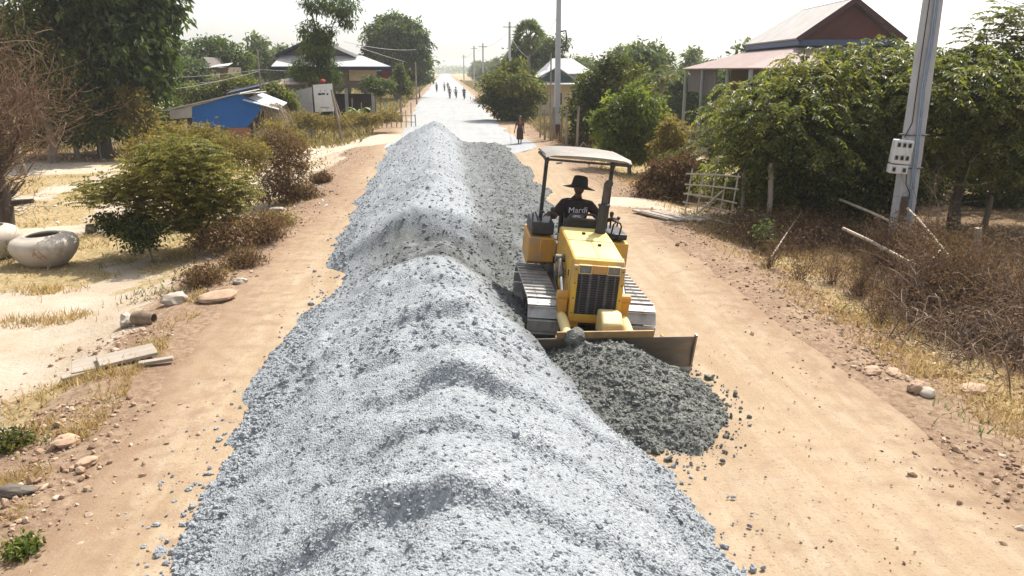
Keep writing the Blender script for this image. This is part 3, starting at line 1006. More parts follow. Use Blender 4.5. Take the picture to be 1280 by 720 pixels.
blades('green_grass', x, y, .04 + .07 * vn(x * 2, y * 2, 156) + .003 * y, .006 + .0007 * y, M_GRNG, 'patches of low green weeds along the left bank of the road', 'weeds', 3)
# far fields on both sides
x, y = scatter(70000, lambda x, y: ((x > 6.3) | (x < -4.8)) * 1.0, -26, 34, 45, 330, 1.25)
blades('field_grass', x, y, .25 + .35 * vn(x * .2, y * .2, 157), .02 + .0009 * y, tint_mat('field_grass', [(.13, .12, .04), (.22, .19, .08), (.34, .26, .12), (.10, .12, .04)], .8, .2, .1), 'yellow green grass of the far road verges and fields', 'grass', 4)
# fallen leaves under the big trees on the right
x, y = scatter(26000, lambda x, y: ss(5.9, 7.4, x) * (.3 + .7 * ss(.35, .6, vn(x, y, 161))), 5.6, 15, 6, 27)
r_ = np.random.default_rng(8)
V, Fc = leaf_mesh(np.stack([x, y, gz(x, y) + r_.uniform(.005, .05, len(x))], 1), unit(r_.normal(size=(len(x), 3)) * np.array([1, 1, .35])), r_.uniform(.04, .10, len(x)), r_.uniform(.02, .045, len(x)), r_)
o = np_mesh('fallen_leaves', V, Fc, tint_mat('dead_leaf', [(.16, .09, .045), (.28, .17, .085), (.42, .29, .17), (.30, .20, .12)], .8, .1, .2), tint=np.repeat(r_.random(len(x)), 4))
tag(o, 'brown fallen leaves on the verge below the right hand trees', 'fallen leaves', kind='stuff')

# ================================================================== bulldozer
YEL = pmat('machine_yellow', (.60, .355, .04), (.49, .28, .035), 3, .45, 0, .08, (.36, .255, .15), 2.6, .50, spec=.45)
YEL2 = pmat('machine_orange', (.56, .275, .032), (.46, .22, .028), 3, .48, 0, .08, (.31, .215, .13), 3.0, .50, spec=.5)
CREAM = pmat('faded_cream_paint', (.70, .55, .27), (.60, .45, .2), 3, .5, 0, .05, (.45, .35, .22), 3.5, .54)
BLK = pmat('black_paint', (.022, .022, .024), (.035, .033, .032), 5, .5, 0, .1, (.10, .085, .07), 3, .6)
STEEL = pmat('worn_track_steel', (.42, .405, .385), (.29, .28, .265), 5, .5, .2, .2, (.25, .205, .16), 4, .54)
DSTEEL = pmat('dark_dirty_steel', (.09, .082, .075), (.15, .13, .11), 6, .6, .3, .25, (.27, .215, .155), 3, .55)
BLADE = pmat('blade_steel', (.19, .165, .135), (.27, .225, .175), 4, .45, .35, .15, (.30, .21, .13), 2.4, .52, stretch=(1, 1, 3))
CHROME = pmat('chrome_rod', (.75, .75, .76), None, 5, .12, 1, 0)
CANO = pmat('canopy_paint', (.235, .21, .18), (.175, .15, .122), 2.5, .55, 0, .1, (.34, .27, .2), 2.5, .55)
LENS = pmat('lamp_glass', (.15, .15, .145), (.10, .10, .10), 20, .12, 0, .2, spec=.8)
VINYL = pmat('black_vinyl', (.02, .02, .02), (.03, .03, .03), 10, .45, 0, .2)

DZ = thing('bulldozer', 'small yellow bulldozer with a canopy pushing gravel along the road', 'bulldozer', (2.03, 11.55, .085), (0, R(5.2), R(-.6)))

# tracks
def track(sx):
    x0 = .71 * sx; W = .47
    t = bpy.data.objects.new('track', None); COL.objects.link(t); t.parent = DZ
    yf, yr, zc, r = -.92, .95, .335, .30
    L1 = yr - yf; per = 2 * L1 + 2 * math.pi * r
    n = 30
    mb = MB()
    for i in range(n):
        s = (i + .35) / n * per
        if s < L1:
            p = (yf + s, zc + r); ang = 0
        elif s < L1 + math.pi * r:
            a = (s - L1) / r; p = (yr + r * math.sin(a), zc + r * math.cos(a)); ang = -a
        elif s < 2 * L1 + math.pi * r:
            q = s - L1 - math.pi * r; p = (yr - q, zc - r); ang = math.pi
        else:
            a = (s - 2 * L1 - math.pi * r) / r; p = (yf - r * math.sin(a), zc - r * math.cos(a)); ang = math.pi - a
        M = Matrix.Rotation(ang, 3, 'X')
        pl = per / n
        c = Vector((x0, p[0], p[1]))
        mb.box(c, (W, pl * .93, .028), M)
        mb.box(c + M @ Vector((0, pl * .40, .022)), (W * .99, .014, .032), M)
        for bx in (-.085, .085):
            for by in (-.035, .02):
                mb.box(c + M @ Vector((bx, by, .018)), (.022, .018, .012), M)
    mb.build('track_belt', STEEL, t)
    fr = MB()
    fr.box((x0, 0, .33), (.20, 1.75, .17)); fr.box((x0, .1, .46), (.12, .9, .10))
    fr.box((x0 - .02 * sx, .62, .52), (.10, .3, .08))
    fr.build('track_frame', DSTEEL, t, bev=.012)
    RX = Matrix.Rotation(R(90), 3, 'Y')
    for yy, nm, rr in ((yf, 'idler_wheel', .262), (yr, 'drive_sprocket', .262)):
        b = MB()
        b.lathe([(.0, -.10), (.09, -.10), (.09, -.05), (rr * .75, -.04), (rr, -.07), (rr, .07), (rr * .75, .04), (.09, .05), (.09, .10), (0, .10)], 22, (x0, yy, zc), RX)
        if nm == 'drive_sprocket':
            for k in range(11):
                a = 2 * math.pi * k / 11
                b.box((x0, yy + math.cos(a) * rr * .97, zc + math.sin(a) * rr * .97), (.06, .05, .05), Matrix.Rotation(a, 3, 'X'))
        b.build(nm, DSTEEL, t, smooth=True)
    for k in range(4):
        b = MB().lathe([(0, -.11), (.085, -.11), (.085, -.04), (.06, -.03), (.06, .03), (.085, .04), (.085, .11), (0, .11)], 16, (x0, -.55 + k * .37, .145), RX)
        b.build('track_roller', DSTEEL, t, smooth=True)
for sx in (-1, 1): track(sx)

# chassis
b = MB(); b.box((0, .1, .44), (.86, 2.1, .34)); b.box((0, 1.05, .78), (.98, .9, .42)); b.box((0, -.2, .62), (.70, 1.6, .12))
b.build('chassis', DSTEEL, DZ, bev=.02)

# engine hood: side profile pushed across
b = MB()
prof = [(-1.27, .46), (-1.27, 1.26), (-1.23, 1.335), (-.4, 1.425), (.40, 1.47), (.40, .62), (-.2, .56), (-.9, .46)]
b.prism([(-.37, y, z) for y, z in prof], (.74, 0, 0))
hood = b.build('hood', YEL, DZ, bev=.022, seg=3)
b = MB()                                           # hinged top plates with a middle seam, sunlight put into their paler colour
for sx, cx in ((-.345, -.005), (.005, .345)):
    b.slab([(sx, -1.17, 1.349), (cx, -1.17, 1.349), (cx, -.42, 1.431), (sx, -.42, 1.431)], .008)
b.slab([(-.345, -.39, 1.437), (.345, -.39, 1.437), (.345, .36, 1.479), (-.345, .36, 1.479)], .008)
b.build('hood_lid', pmat('sunlit_top_yellow', (.78, .63, .25), (.70, .52, .16), 2, .4, 0, .05, (.55, .45, .3), 3.5, .56, spec=.5), hood, bev=.004)
for sx in (-1, 1):                                 # side doors and louvres, proud of the hood
    MB().box((.374 * sx, -.62, .98), (.012, 1.02, .62)).build('side_door', YEL, hood, bev=.004)
    MB().box((.374 * sx, .2, 1.02), (.012, .32, .6)).build('side_door', YEL, hood, bev=.004)
    b = MB()
    for k in range(5): b.box((.383 * sx, -.5, .82 + k * .045), (.008, .42, .016))
    b.build('louvre', BLK, hood)
    for y in (-.98, -.22): MB().box((.384 * sx, y, 1.06), (.014, .03, .09)).build('door_latch', BLK, hood)
# filler caps on the lid
for q in ((-.05, -.05, 1.463), (.18, .12, 1.47), (.1, -.62, 1.413)): MB().lathe([(0, .025), (.028, .025), (.032, 0)], 12, q).build('filler_cap', BLK, hood, smooth=True)

# nose: frame, grille, lamps
b = MB(); fy = -1.285
b.box((-.335, fy, .86), (.07, .06, .80)); b.box((.335, fy, .86), (.07, .06, .80)); b.box((0, fy, .50), (.60, .06, .08))
b.build('nose_frame', YEL, DZ, bev=.01)
for sx in (-1, 1):
    for z in (.56, .78, 1.0, 1.2): MB().lathe([(0, .012), (.011, .012), (.013, 0)], 6, (.337 * sx, fy - .03, z), Matrix.Rotation(R(90), 3, 'X')).build('bolt', DSTEEL, DZ)
b = MB(); b.box((0, -1.278, .84), (.60, .03, .60)); b.build('grille_backing', pmat('grille_dark', (.012, .012, .013), (.02, .02, .02), 8, .7), DZ)
b = MB()
for k in range(5): b.box((-.24 + k * .12, -1.303, .84), (.022 if k != 1 and k != 3 else .045, .02, .585))
for k in range(17): b.box((0, -1.3, .565 + k * .0345), (.585, .012, .011))
b.build('grille', pmat('grille_grey', (.085, .088, .095), (.05, .05, .055), 8, .45, .3), DZ)
b = MB(); b.box((0, -1.292, 1.205), (.215, .045, .125)); b.build('lamp_panel', YEL2, DZ, bev=.008)
for sx in (-1, 1):
    b = MB(); x = .205 * sx
    for (dx, dz, w_, h_) in ((0, .058, .19, .012), (0, -.058, .19, .012), (-.09, 0, .012, .105), (.09, 0, .012, .105)):
        b.box((x + dx, -1.297, 1.205 + dz), (w_, .055, h_))
    hl = b.build('headlight', CREAM, DZ, bev=.004)
    b = MB(); b.box((x, -1.287, 1.205), (.168, .05, .104)); b.build('lens', LENS, hl, bev=.01)
b = MB(); b.box((0, -1.285, .44), (.74, .07, .05)); b.box((-.30, -1.2, .38), (.16, .2, .10)); b.box((.30, -1.2, .38), (.16, .2, .10)); b.build('front_skirt', YEL2, DZ, bev=.012)
# guard over the angle cylinder, cream block in front of the grille
b = MB(); b.prism([(.02, -1.36, .34), (.02, -1.36, .66), (.02, -1.62, .70), (.02, -1.82, .58), (.02, -1.82, .34)], (.30, 0, 0)); b.build('cylinder_guard', CREAM, DZ, bev=.035, seg=3)

# push arms, lift cylinders
for sx in (-1, 1):
    x = .455 * sx
    b = MB(); b.tube([(x, -.55, .46), (x, -1.3, .46), (x * .98, -1.95, .36)], [.07, .075, .075], 14); b.lathe([(0, -.09), (.10, -.09), (.10, .09), (0, .09)], 16, (x, -1.02, .52), Matrix.Rotation(R(90), 3, 'Y'))
    b.build('push_arm', CREAM, DZ, smooth=True)
    b = MB(); b.box((x, -1.12, .62), (.14, .16, .20)); b.lathe([(0, -.085), (.075, -.085), (.075, .085), (0, .085)], 16, (x, -1.12, .755), Matrix.Rotation(R(90), 3, 'Y'))
    b.build('arm_bracket', YEL2, DZ, bev=.012)
    b = MB(); b.tube([(x, -.52, 1.14), (x, -.82, .95)], [.047, .047], 14); b.lathe([(0, -.07), (.06, -.07), (.06, .07), (0, .07)], 14, (x, -.50, 1.155), Matrix.Rotation(R(90), 3, 'Y'))
    cyl = b.build('lift_cylinder', DSTEEL if sx < 0 else YEL2, DZ, smooth=True)
    MB().tube([(x, -.80, .965), (x, -1.11, .76)], [.024, .024], 12).build('piston_rod', CHROME, cyl, smooth=True)
    b = MB(); b.tube([(x + .05 * sx, -.35, 1.02), (x + .07 * sx, -.6, .92), (x + .06 * sx, -.85, .80), (x + .02 * sx, -1.05, .58)], .014, 8)
    b.tube([(x + .0, -.35, .98), (x + .03 * sx, -.62, .82), (x + .05 * sx, -.9, .7), (x + .03 * sx, -1.2, .5)], .014, 8); b.build('hydraulic_hose', BLK, DZ, smooth=True)

# operator platform: side tanks, consoles, floor
for sx in (-1, 1):
    b = MB(); b.prism([(.40 * sx, .50, .84), (.40 * sx, .50, 1.24), (.40 * sx, 1.42, 1.28), (.40 * sx, 1.42, .80), (.40 * sx, .75, .74)], (.43 * sx, 0, 0))
    b.build('side_tank', YEL2 if sx < 0 else YEL, DZ, bev=.02, seg=3)
    b = MB(); b.box((.615 * sx, .96, 1.38 if sx < 0 else 1.33), (.37, .80, .20 if sx < 0 else .10)); b.build('console', BLK, DZ, bev=.02)
    b = MB(); b.tube([(.50 * sx, .60, 1.46), (.49 * sx, .56, 1.66)], .016, 8); b.lathe([(0, .06), (.028, .05), (.036, .02), (.026, -.03), (.0, -.04)], 12, (.49 * sx, .555, 1.69)); b.build('control_lever', BLK, DZ, smooth=True)
    b = MB(); b.tube([(.64 * sx, .72, 1.48), (.64 * sx, .68, 1.60)], .014, 8); b.lathe([(0, .04), (.028, .03), (.03, 0), (.0, -.03)], 12, (.64 * sx, .675, 1.62)); b.build('control_lever', BLK, DZ, smooth=True)
b = MB(); b.box((0, .72, .80), (.78, .66, .04)); b.build('floor_plate', DSTEEL, DZ)
b = MB(); b.box((0, .46, 1.50), (.62, .10, .18)); b.box((0, .44, 1.60), (.5, .14, .03)); b.build('dashboard', BLK, DZ, bev=.015)
b = MB(); b.tube([(-.27, .40, 1.47), (-.21, .42, 1.66), (-.17, .42, 1.69), (.17, .42, 1.69), (.21, .42, 1.66), (.27, .40, 1.47)], .02, 8); b.build('guard_rail', BLK, DZ, smooth=True)
# seat
st = MB(); st.box((0, 1.16, 1.10), (.50, .50, .13)); seat = st.build('seat', VINYL, DZ, bev=.05, seg=4)
b = MB(); b.box((0, 1.44, 1.44), (.48, .11, .60), Matrix.Rotation(R(-8), 3, 'X')); b.build('seat_back', VINYL, seat, bev=.05, seg=4)
b = MB(); b.box((0, 1.16, .96), (.36, .36, .18)); b.build('seat_base', BLK, seat)
# grab handles
def handle(pts, mat, r=.014): MB().tube(pts, r, 8).build('grab_handle', mat, DZ, smooth=True)
handle([(-.64, .49, .96), (-.64, .41, .97), (-.64, .40, 1.02), (-.64, .40, 1.20), (-.62, .40, 1.235), (-.44, .40, 1.235), (-.41, .40, 1.21), (-.41, .42, .97)], YEL2, .013)
handle([(.46, .42, .98), (.50, .40, 1.24), (.56, .40, 1.26), (.60, .40, 1.22), (.60, .44, .98)], YEL2, .013)
handle([(.50, .52, 1.26), (.52, .46, 1.55), (.56, .46, 1.60), (.63, .46, 1.58), (.66, .48, 1.52), (.64, .52, 1.30), (.60, .56, 1.27)], BLK, .015)
handle([(-.79, .60, 1.48), (-.80, .56, 1.62), (-.76, .60, 1.64), (-.70, .62, 1.50)], BLK, .012)

# exhaust: muffler, stack, elbow that opens forward
b = MB(); b.tube([(.24, .12, 1.44), (.24, .12, 1.54)], .085, 18); b.tube([(.24, .12, 1.53), (.255, .12, 1.90)], .082, 18); b.tube([(.255, .12, 1.89), (.255, .12, 1.925)], .095, 18)
ex = b.build('muffler', BLK, DZ, smooth=True)
b = MB(); b.tube([(.255, .12, 1.90), (.262, .12, 2.16), (.262, .11, 2.22), (.262, .06, 2.26), (.262, -.02, 2.27)], [.055, .055, .056, .058, .062], 16, cap=False)
b.tube([(.262, -.02, 2.27), (.262, .03, 2.27)], [.062, .042], 16)
b.build('exhaust_pipe', pmat('sooty_pipe', (.05, .045, .042), (.09, .08, .07), 6, .7, .2, .2), ex, smooth=True)

# canopy on two posts
b = MB()
nx_, ny_ = 13, 9
def cz(x, y):
    ex_ = min(1, (1 - abs(x) / .71) / .16); ey_ = min(1, (1 - abs(y) / .60) / .2)
    return 2.60 + .055 * (1 - (x / .71) ** 2) * (1 - .4 * (y / .6) ** 2) - .03 * (1 - max(0, ex_)) ** 2 - .05 * (1 - max(0, ey_)) ** 2
xs = np.linspace(-.71, .71, nx_); ys = np.linspace(-.60, .60, ny_)
vt = [(x + .045, 1.28 + y, cz(x, y)) for y in ys for x in xs]; vb = [(x * .985 + .045, 1.28 + y * .985, 2.53) for y in ys for x in xs]
n = len(vt); fs = [tuple(f) for f in grid_faces(ny_, nx_)]
fs2 = [tuple(n + i for i in f[::-1]) for f in fs]
rim = list(range(nx_)) + [r * nx_ + nx_ - 1 for r in range(1, ny_)] + [(ny_ - 1) * nx_ + k for k in range(nx_ - 2, -1, -1)] + [r * nx_ for r in range(ny_ - 2, 0, -1)]
side = [(rim[i], n + rim[i], n + rim[(i + 1) % len(rim)], rim[(i + 1) % len(rim)]) for i in range(len(rim))]
b.add(vt + vb, fs + fs2 + side)
can = b.build('canopy', CANO, DZ, smooth=True)
b = MB()
for sx in (-1, 1): b.box((.695 * sx + .045, 1.28, 2.49), (.03, 1.12, .035))
b.box((.045, .70, 2.49), (1.36, .03, .035)); b.box((.045, 1.86, 2.49), (1.36, .03, .035)); b.build('canopy_rim', BLK, can)
for sx in (-1, 1):
    px_ = -.605 if sx < 0 else .50
    b = MB(); b.bar((px_ * 1.02, 1.02, 1.24), (px_, 1.02, 2.50), .06, .06); b.box((px_, 1.02, 2.46), (.09, .20, .03)); b.prism([(px_ - .015, .98, 2.49), (px_ - .015, .98, 2.30), (px_ - .015, .78, 2.49)], (.03, 0, 0))
    b.build('canopy_post', BLK, DZ, bev=.006)

# blade, set a little askew; stays level while the machine rolls
bl = bpy.data.objects.new('blade', None); COL.objects.link(bl); bl.parent = DZ
bl.location = (.19, -2.08, -.10); bl.rotation_euler = (0, R(-5.2), R(-1.5))
b = MB()
xs = np.linspace(-1.1, 1.1, 15)
pf = [(.10, .0), (.115, .08), (.11, .2), (.085, .32), (.04, .44), (-.03, .56), (-.055, .60)]        # y, z of the curved face
def blade_prof(x): return pf
vf = [(x, y, z) for x in xs for (y, z) in pf]; vb = [(x, y + .03, z - .004 * (k > 4)) for x in xs for k, (y, z) in enumerate(pf)]
n = len(vf); f1 = [tuple(f) for f in grid_faces(15, len(pf))]; f2 = [tuple(n + i for i in f) for f in f1]
m_ = len(pf)
rim = [i * m_ for i in range(15)] + [14 * m_ + k for k in range(1, m_)] + [i * m_ + m_ - 1 for i in range(13, -1, -1)] + [k for k in range(m_ - 2, 0, -1)]
b.add(vf + vb, f1 + f2 + [(rim[i], rim[(i + 1) % len(rim)], n + rim[(i + 1) % len(rim)], n + rim[i]) for i in range(len(rim))])
mold = b.build('moldboard', BLADE, bl, smooth=True)
b = MB(); b.slab([(-.78, -.045, .585), (.52, -.045, .585), (.52, -.085, .70), (-.78, -.085, .70)], .022); b.slab([(-.78, -.02, .60), (.52, -.02, .60), (.52, .12, .585), (-.78, .12, .585)], .02)
b.build('spill_plate', pmat('rusty_yellow_plate', (.44, .29, .12), (.30, .185, .08), 4, .6, .1, .2, (.24, .15, .09), 3, .5), bl, bev=.004)
b = MB(); b.box((0, .10, .045), (2.2, .03, .13), Matrix.Rotation(R(-6), 3, 'X')); b.build('cutting_edge', STEEL, bl)
for x in (-1.105, 1.105): MB().prism([(x - .012, .14, -.02), (x - .012, -.075, .62), (x - .012, -.02, .635), (x - .012, .17, .30), (x - .012, .19, -.02)], (.024, 0, 0)).build('end_plate', BLADE, bl)
b = MB()
for x in (-.72, -.3, .25, .7): b.box((x, .17, .30), (.03, .10, .50))
b.box((0, .20, .24), (1.7, .07, .12)); b.build('blade_rib', YEL2, bl)

# grey lump of gravel riding at the blade's end
rock('gravel_lump', 'grey lump of packed gravel lying on the dark heap against the left push arm', (1.64, 9.44, .58), (.30, .32, .28), M_DARKG, 4, 'gravel lump', amp=.2)

# ================================================================== people
SKIN_D = pmat('dark_skin', (.10, .055, .035), (.075, .04, .026), 6, .55, 0, .05)
SKIN = pmat('brown_skin', (.24, .135, .085), (.18, .10, .06), 6, .55, 0, .05)
HAIR = pmat('black_hair', (.012, .011, .011), (.02, .018, .016), 20, .5)

def skin_mesh(joints, bones, root, sub=2):
    """one continuous surface grown over a skeleton of (position, radius) joints"""
    names = list(joints); ix = {k: i for i, k in enumerate(names)}
    me = bpy.data.meshes.new('skeleton')
    me.from_pydata([tuple(joints[k][0]) for k in names], [(ix[a], ix[b]) for a, b in bones], [])
    o = bpy.data.objects.new('skeleton', me); COL.objects.link(o)
    md = o.modifiers.new('skin', 'SKIN'); md.use_smooth_shade = True
    for k in names:
        r = joints[k][1]
        sv = me.skin_vertices[0].data[ix[k]]
        sv.radius = r if isinstance(r, (tuple, list)) else (r, r)
        sv.use_root = (k == root)
    sb = o.modifiers.new('sub', 'SUBSURF'); sb.levels = sub; sb.render_levels = sub
    dg = bpy.context.evaluated_depsgraph_get(); dg.update()
    out = bpy.data.meshes.new_from_object(o.evaluated_get(dg))
    bpy.data.objects.remove(o); bpy.data.meshes.remove(me)
    return out

def head_into(bm_mb, c, s, face=(0, -1, 0), mouth=True, mi=0, eye=1):
    """skull, jaw, nose, ears, eyes at centre c, height about 2.3 s, looking along face"""
    f = Vector(face).normalized(); u = Vector((0, 0, 1)); r = f.cross(u).normalized(); u = r.cross(f)
    M = Matrix((r, -f, u)).transposed()
    prof = []
    for k in range(13):
        t = math.pi * k / 12
        z = -math.cos(t); rr = math.sin(t)
        rr *= (.80 + .14 * z) if z < 0 else .80 + .06 * (1 - z)
        prof.append((rr * s, z * 1.15 * s))
    bm_mb.lathe(prof, 18, c, M, mi, 1, 1.15)
    C = Vector(c)
    def pt(x, y, z): return C + M @ Vector((x * s, y * s, z * s))
    bm_mb.add([pt(-.07, -.86, .16), pt(.07, -.86, .16), pt(.19, -.84, -.2), pt(-.19, -.84, -.2), pt(0, -1.14, -.16)], [(0, 1, 4), (1, 2, 4), (2, 3, 4), (3, 0, 4)], mi)
    for sx in (-1, 1):
        bm_mb.lathe([(0, -.16 * s), (.14 * s, -.08 * s), (.14 * s, .12 * s), (0, .2 * s)], 8, pt(.82 * sx, .05, .0), M, mi, .5, 1)
        bm_mb.lathe([(0, -.05 * s), (.08 * s, 0), (0, .05 * s)], 8, pt(.29 * sx, -.85, .12), M, eye)
    if mouth: bm_mb.box(pt(0, -.84, -.46), (.36 * s, .07 * s, .09 * s), M, eye)

def hand_into(mb, w, d, palm_n, s=1.0, curl=.9, mi=0, side=1):
    """palm and five bent fingers at wrist w, pointing along d"""
    d = Vector(d).normalized(); n = Vector(palm_n).normalized(); a = d.cross(n).normalized() * side
    w = Vector(w)
    mb.tube([w, w + d * .03 * s, w + d * .09 * s], [.03 * s, .036 * s, .034 * s], 10, m=mi)
    for k, ln in enumerate((.072, .080, .075, .058)):
        p0 = w + d * .075 * s + a * (k - 1.5) * .019 * s
        q = [p0]; dirv = d.copy()
        for j in range(3):
            dirv = (Matrix.Rotation(curl * (.55 + .35 * j), 3, d.cross(n)) @ d) if j else d
            q.append(q[-1] + dirv * ln * s * (.45 - .1 * j))
        mb.tube(q, [.0095 * s, .009 * s, .008 * s, .006 * s], 7, m=mi)
    t0 = w + d * .03 * s - a * .03 * s
    mb.tube([t0, t0 + (d * .6 - a * .7 + n * .3) * .04 * s, t0 + (d * .9 - a * .55 + n * .7) * .07 * s], [.012 * s, .011 * s, .008 * s], 7, m=mi)

def body_from(mesh, extra, name, mats, parent):
    """joins the grown body with head and hands into one mesh"""
    bm = bmesh.new(); bm.from_mesh(mesh)
    me2 = bpy.data.meshes.new('t'); me2.from_pydata([tuple(v) for v in extra.v], [], extra.f)
    b2 = bmesh.new(); b2.from_mesh(me2)
    bmesh.ops.recalc_face_normals(b2, faces=b2.faces)
    for f, mi in zip(b2.faces, extra.m): f.material_index = mi
    b2.to_mesh(me2); b2.free()
    n0 = len(bm.faces); bm.from_mesh(me2)
    me = bpy.data.meshes.new(name); bm.to_mesh(me); bm.free(); bpy.data.meshes.remove(me2)
    for p in me.polygons: p.use_smooth = True
    return link(name, me, mats, parent)

def garment(joints, bones, root, name, mat, parent, sub=2):
    me = skin_mesh(joints, bones, root, sub)
    me.name = name
    for p in me.polygons: p.use_smooth = True
    return link(name, me, mat, parent)

# ---- the driver, seated, hands on the levers
def V3(*a): return Vector(a)
drv = thing('person', 'seated driver in a black printed shirt and wide brimmed black hat', 'person', DZ.matrix_basis @ Vector((0, 1.17, 1.165)), (0, R(5.2), 0))
k = 1.07
J = {'pel': (V3(0, .02, .10), (.155, .12)), 'waist': (V3(0, 0, .25), (.14, .10)), 'chest': (V3(0, -.03, .45), (.175, .12)), 'neckb': (V3(0, -.03, .56), (.085, .075)), 'neck': (V3(0, -.05, .635), .052), 'skull': (V3(0, -.06, .70), .06),
     'shl': (V3(-.19, -.02, .50), .072), 'ell': (V3(-.335, -.16, .30), .047), 'wrl': (V3(-.42, -.42, .40), .032),
     'shr': (V3(.19, -.02, .50), .072), 'elr': (V3(.36, -.12, .29), .047), 'wrr': (V3(.45, -.40, .38), .032),
     'hil': (V3(-.10, 0, .07), .095), 'knl': (V3(-.17, -.44, .09), .068), 'anl': (V3(-.17, -.46, -.26), .04), 'tol': (V3(-.18, -.60, -.31), .035),
     'hir': (V3(.10, 0, .07), .095), 'knr': (V3(.17, -.44, .09), .068), 'anr': (V3(.17, -.46, -.26), .04), 'tor': (V3(.18, -.60, -.31), .035)}
J = {a: (p * k, (r if isinstance(r, tuple) else (r, r))) for a, (p, r) in J.items()}
B = [('pel', 'waist'), ('waist', 'chest'), ('chest', 'neckb'), ('neckb', 'neck'), ('neck', 'skull'), ('chest', 'shl'), ('shl', 'ell'), ('ell', 'wrl'), ('chest', 'shr'), ('shr', 'elr'), ('elr', 'wrr'), ('pel', 'hil'), ('hil', 'knl'), ('knl', 'anl'), ('anl', 'tol'), ('pel', 'hir'), ('hir', 'knr'), ('knr', 'anr'), ('anr', 'tor')]
ext = MB(); hc = V3(0, -.075, .755) * k
head_into(ext, hc, .105, (-.05, -1, -.12))
hand_into(ext, J['wrl'][0], (-.4, -1, .1), (0, -.2, -1), 1.05, .9, 0, 1); hand_into(ext, J['wrr'][0], (.3, -1, .05), (0, -.2, -1), 1.05, .9, 0, -1)
body_from(skin_mesh(J, B, 'pel'), ext, 'body', [SKIN_D, HAIR], drv)
SHIRT = pmat('black_shirt', (.020, .013, .013), (.035, .018, .017), 9, .8, 0, .3)
JS = {'pel': (J['pel'][0], (.175, .14)), 'waist': (J['waist'][0], (.165, .125)), 'chest': (J['chest'][0], (.195, .14)), 'neckb': (J['neckb'][0], (.10, .09)), 'shl': (J['shl'][0], (.088, .088)), 'sll': (J['shl'][0].lerp(J['ell'][0], .85), (.078, .078)), 'shr': (J['shr'][0], (.088, .088)), 'slr': (J['shr'][0].lerp(J['elr'][0], .85), (.078, .078))}
shirt = garment(JS, [('pel', 'waist'), ('waist', 'chest'), ('chest', 'neckb'), ('chest', 'shl'), ('shl', 'sll'), ('chest', 'shr'), ('shr', 'slr')], 'pel', 'shirt', SHIRT, drv)
JT = {a: (J[a][0], tuple(q + .018 for q in J[a][1])) for a in ('pel', 'hil', 'knl', 'anl', 'hir', 'knr', 'anr')}
garment(JT, [('pel', 'hil'), ('hil', 'knl'), ('knl', 'anl'), ('pel', 'hir'), ('hir', 'knr'), ('knr', 'anr')], 'pel', 'trousers', pmat('dark_trousers', (.03, .032, .04), (.02, .02, .026), 8, .85), drv)
b = MB(); b.lathe([(0, .155), (.06, .158), (.098, .145), (.112, .10), (.122, .025), (.128, .0), (.19, -.022), (.245, -.038), (.246, -.044), (.18, -.034), (.12, -.012), (.10, .0)], 32, hc + V3(0, .0, .035), Matrix.Rotation(R(-9), 3, 'X') @ Matrix.Rotation(R(5), 3, 'Y'), 0, 1, 1.06)
hat = b.build('hat', pmat('black_hat', (.015, .014, .014), (.026, .024, .022), 12, .85, 0, .2), drv, smooth='all')

def project_on(target, pts, dirv=(0, 1, 0), off=.004, start=-.6):
    dg = bpy.context.evaluated_depsgraph_get()
    t = BVHTree.FromPolygons([v.co for v in target.data.vertices], [tuple(p.vertices) for p in target.data.polygons])
    out = []
    for p in pts:
        hit = t.ray_cast(Vector((p[0], start, p[1])), Vector(dirv))
        out.append(Vector((p[0], hit[0].y - off, p[1])) if hit[0] is not None else Vector((p[0], -.12, p[1])))
    return out

def text_shape(body, size):
    cu = bpy.data.curves.new('lettering', 'FONT'); cu.body = body; cu.size = size; cu.align_x = 'CENTER'; cu.resolution_u = 3
    o = bpy.data.objects.new('lettering', cu); COL.objects.link(o)
    dg = bpy.context.evaluated_depsgraph_get(); dg.update()
    me = bpy.data.meshes.new_from_object(o.evaluated_get(dg)); bpy.data.objects.remove(o); bpy.data.curves.remove(cu)
    return me
me = text_shape('Mardi', .125)
bm = bmesh.new(); bm.from_mesh(me); bmesh.ops.subdivide_edges(bm, edges=bm.edges, cuts=1); bm.to_mesh(me); bm.free()
tp = [((v.co.x * 1.0 + .01), v.co.y * 1.05 + .415 + v.co.x * .10) for v in me.vertices]
for v, p in zip(me.vertices, project_on(shirt, tp)): v.co = p
link('shirt_lettering', me, pmat('white_print', (.75, .74, .74), (.6, .58, .58), 30, .8), shirt)
b = MB(); rnd = random.Random(3)
def flower(cx, cz, r, n, m):
    for q in range(n):
        a = 2 * math.pi * q / n + rnd.random() * .3
        pts = []
        for t, wd in ((.25, .10), (.6, .24), (1.0, .16), (1.0, -.16), (.6, -.24), (.25, -.10)):
            pts.append((cx + r * (t * math.cos(a) - wd * math.sin(a)), cz + r * (t * math.sin(a) + wd * math.cos(a))))
        b.add(project_on(shirt, pts, off=.005), [(0, 1, 2, 3, 4, 5)], m)
    pts = [(cx + r * .2 * math.cos(2 * math.pi * q / 8), cz + r * .2 * math.sin(2 * math.pi * q / 8)) for q in range(8)]
    b.add(project_on(shirt, pts, off=.007), [tuple(range(8))], 0)
flower(.01, .33, .072, 9, 0); flower(-.085, .275, .042, 6, 1); flower(.09, .30, .036, 6, 0); flower(.095, .365, .028, 5, 1); flower(.03, .235, .04, 6, 1); flower(-.07, .36, .028, 5, 0); flower(-.03, .215, .03, 5, 0); flower(.085, .235, .026, 5, 1)
b.build('shirt_print', [pmat('pale_print', (.62, .60, .62), (.5, .47, .5), 30, .8), pmat('pink_print', (.52, .30, .32), (.4, .2, .24), 30, .8)], shirt)

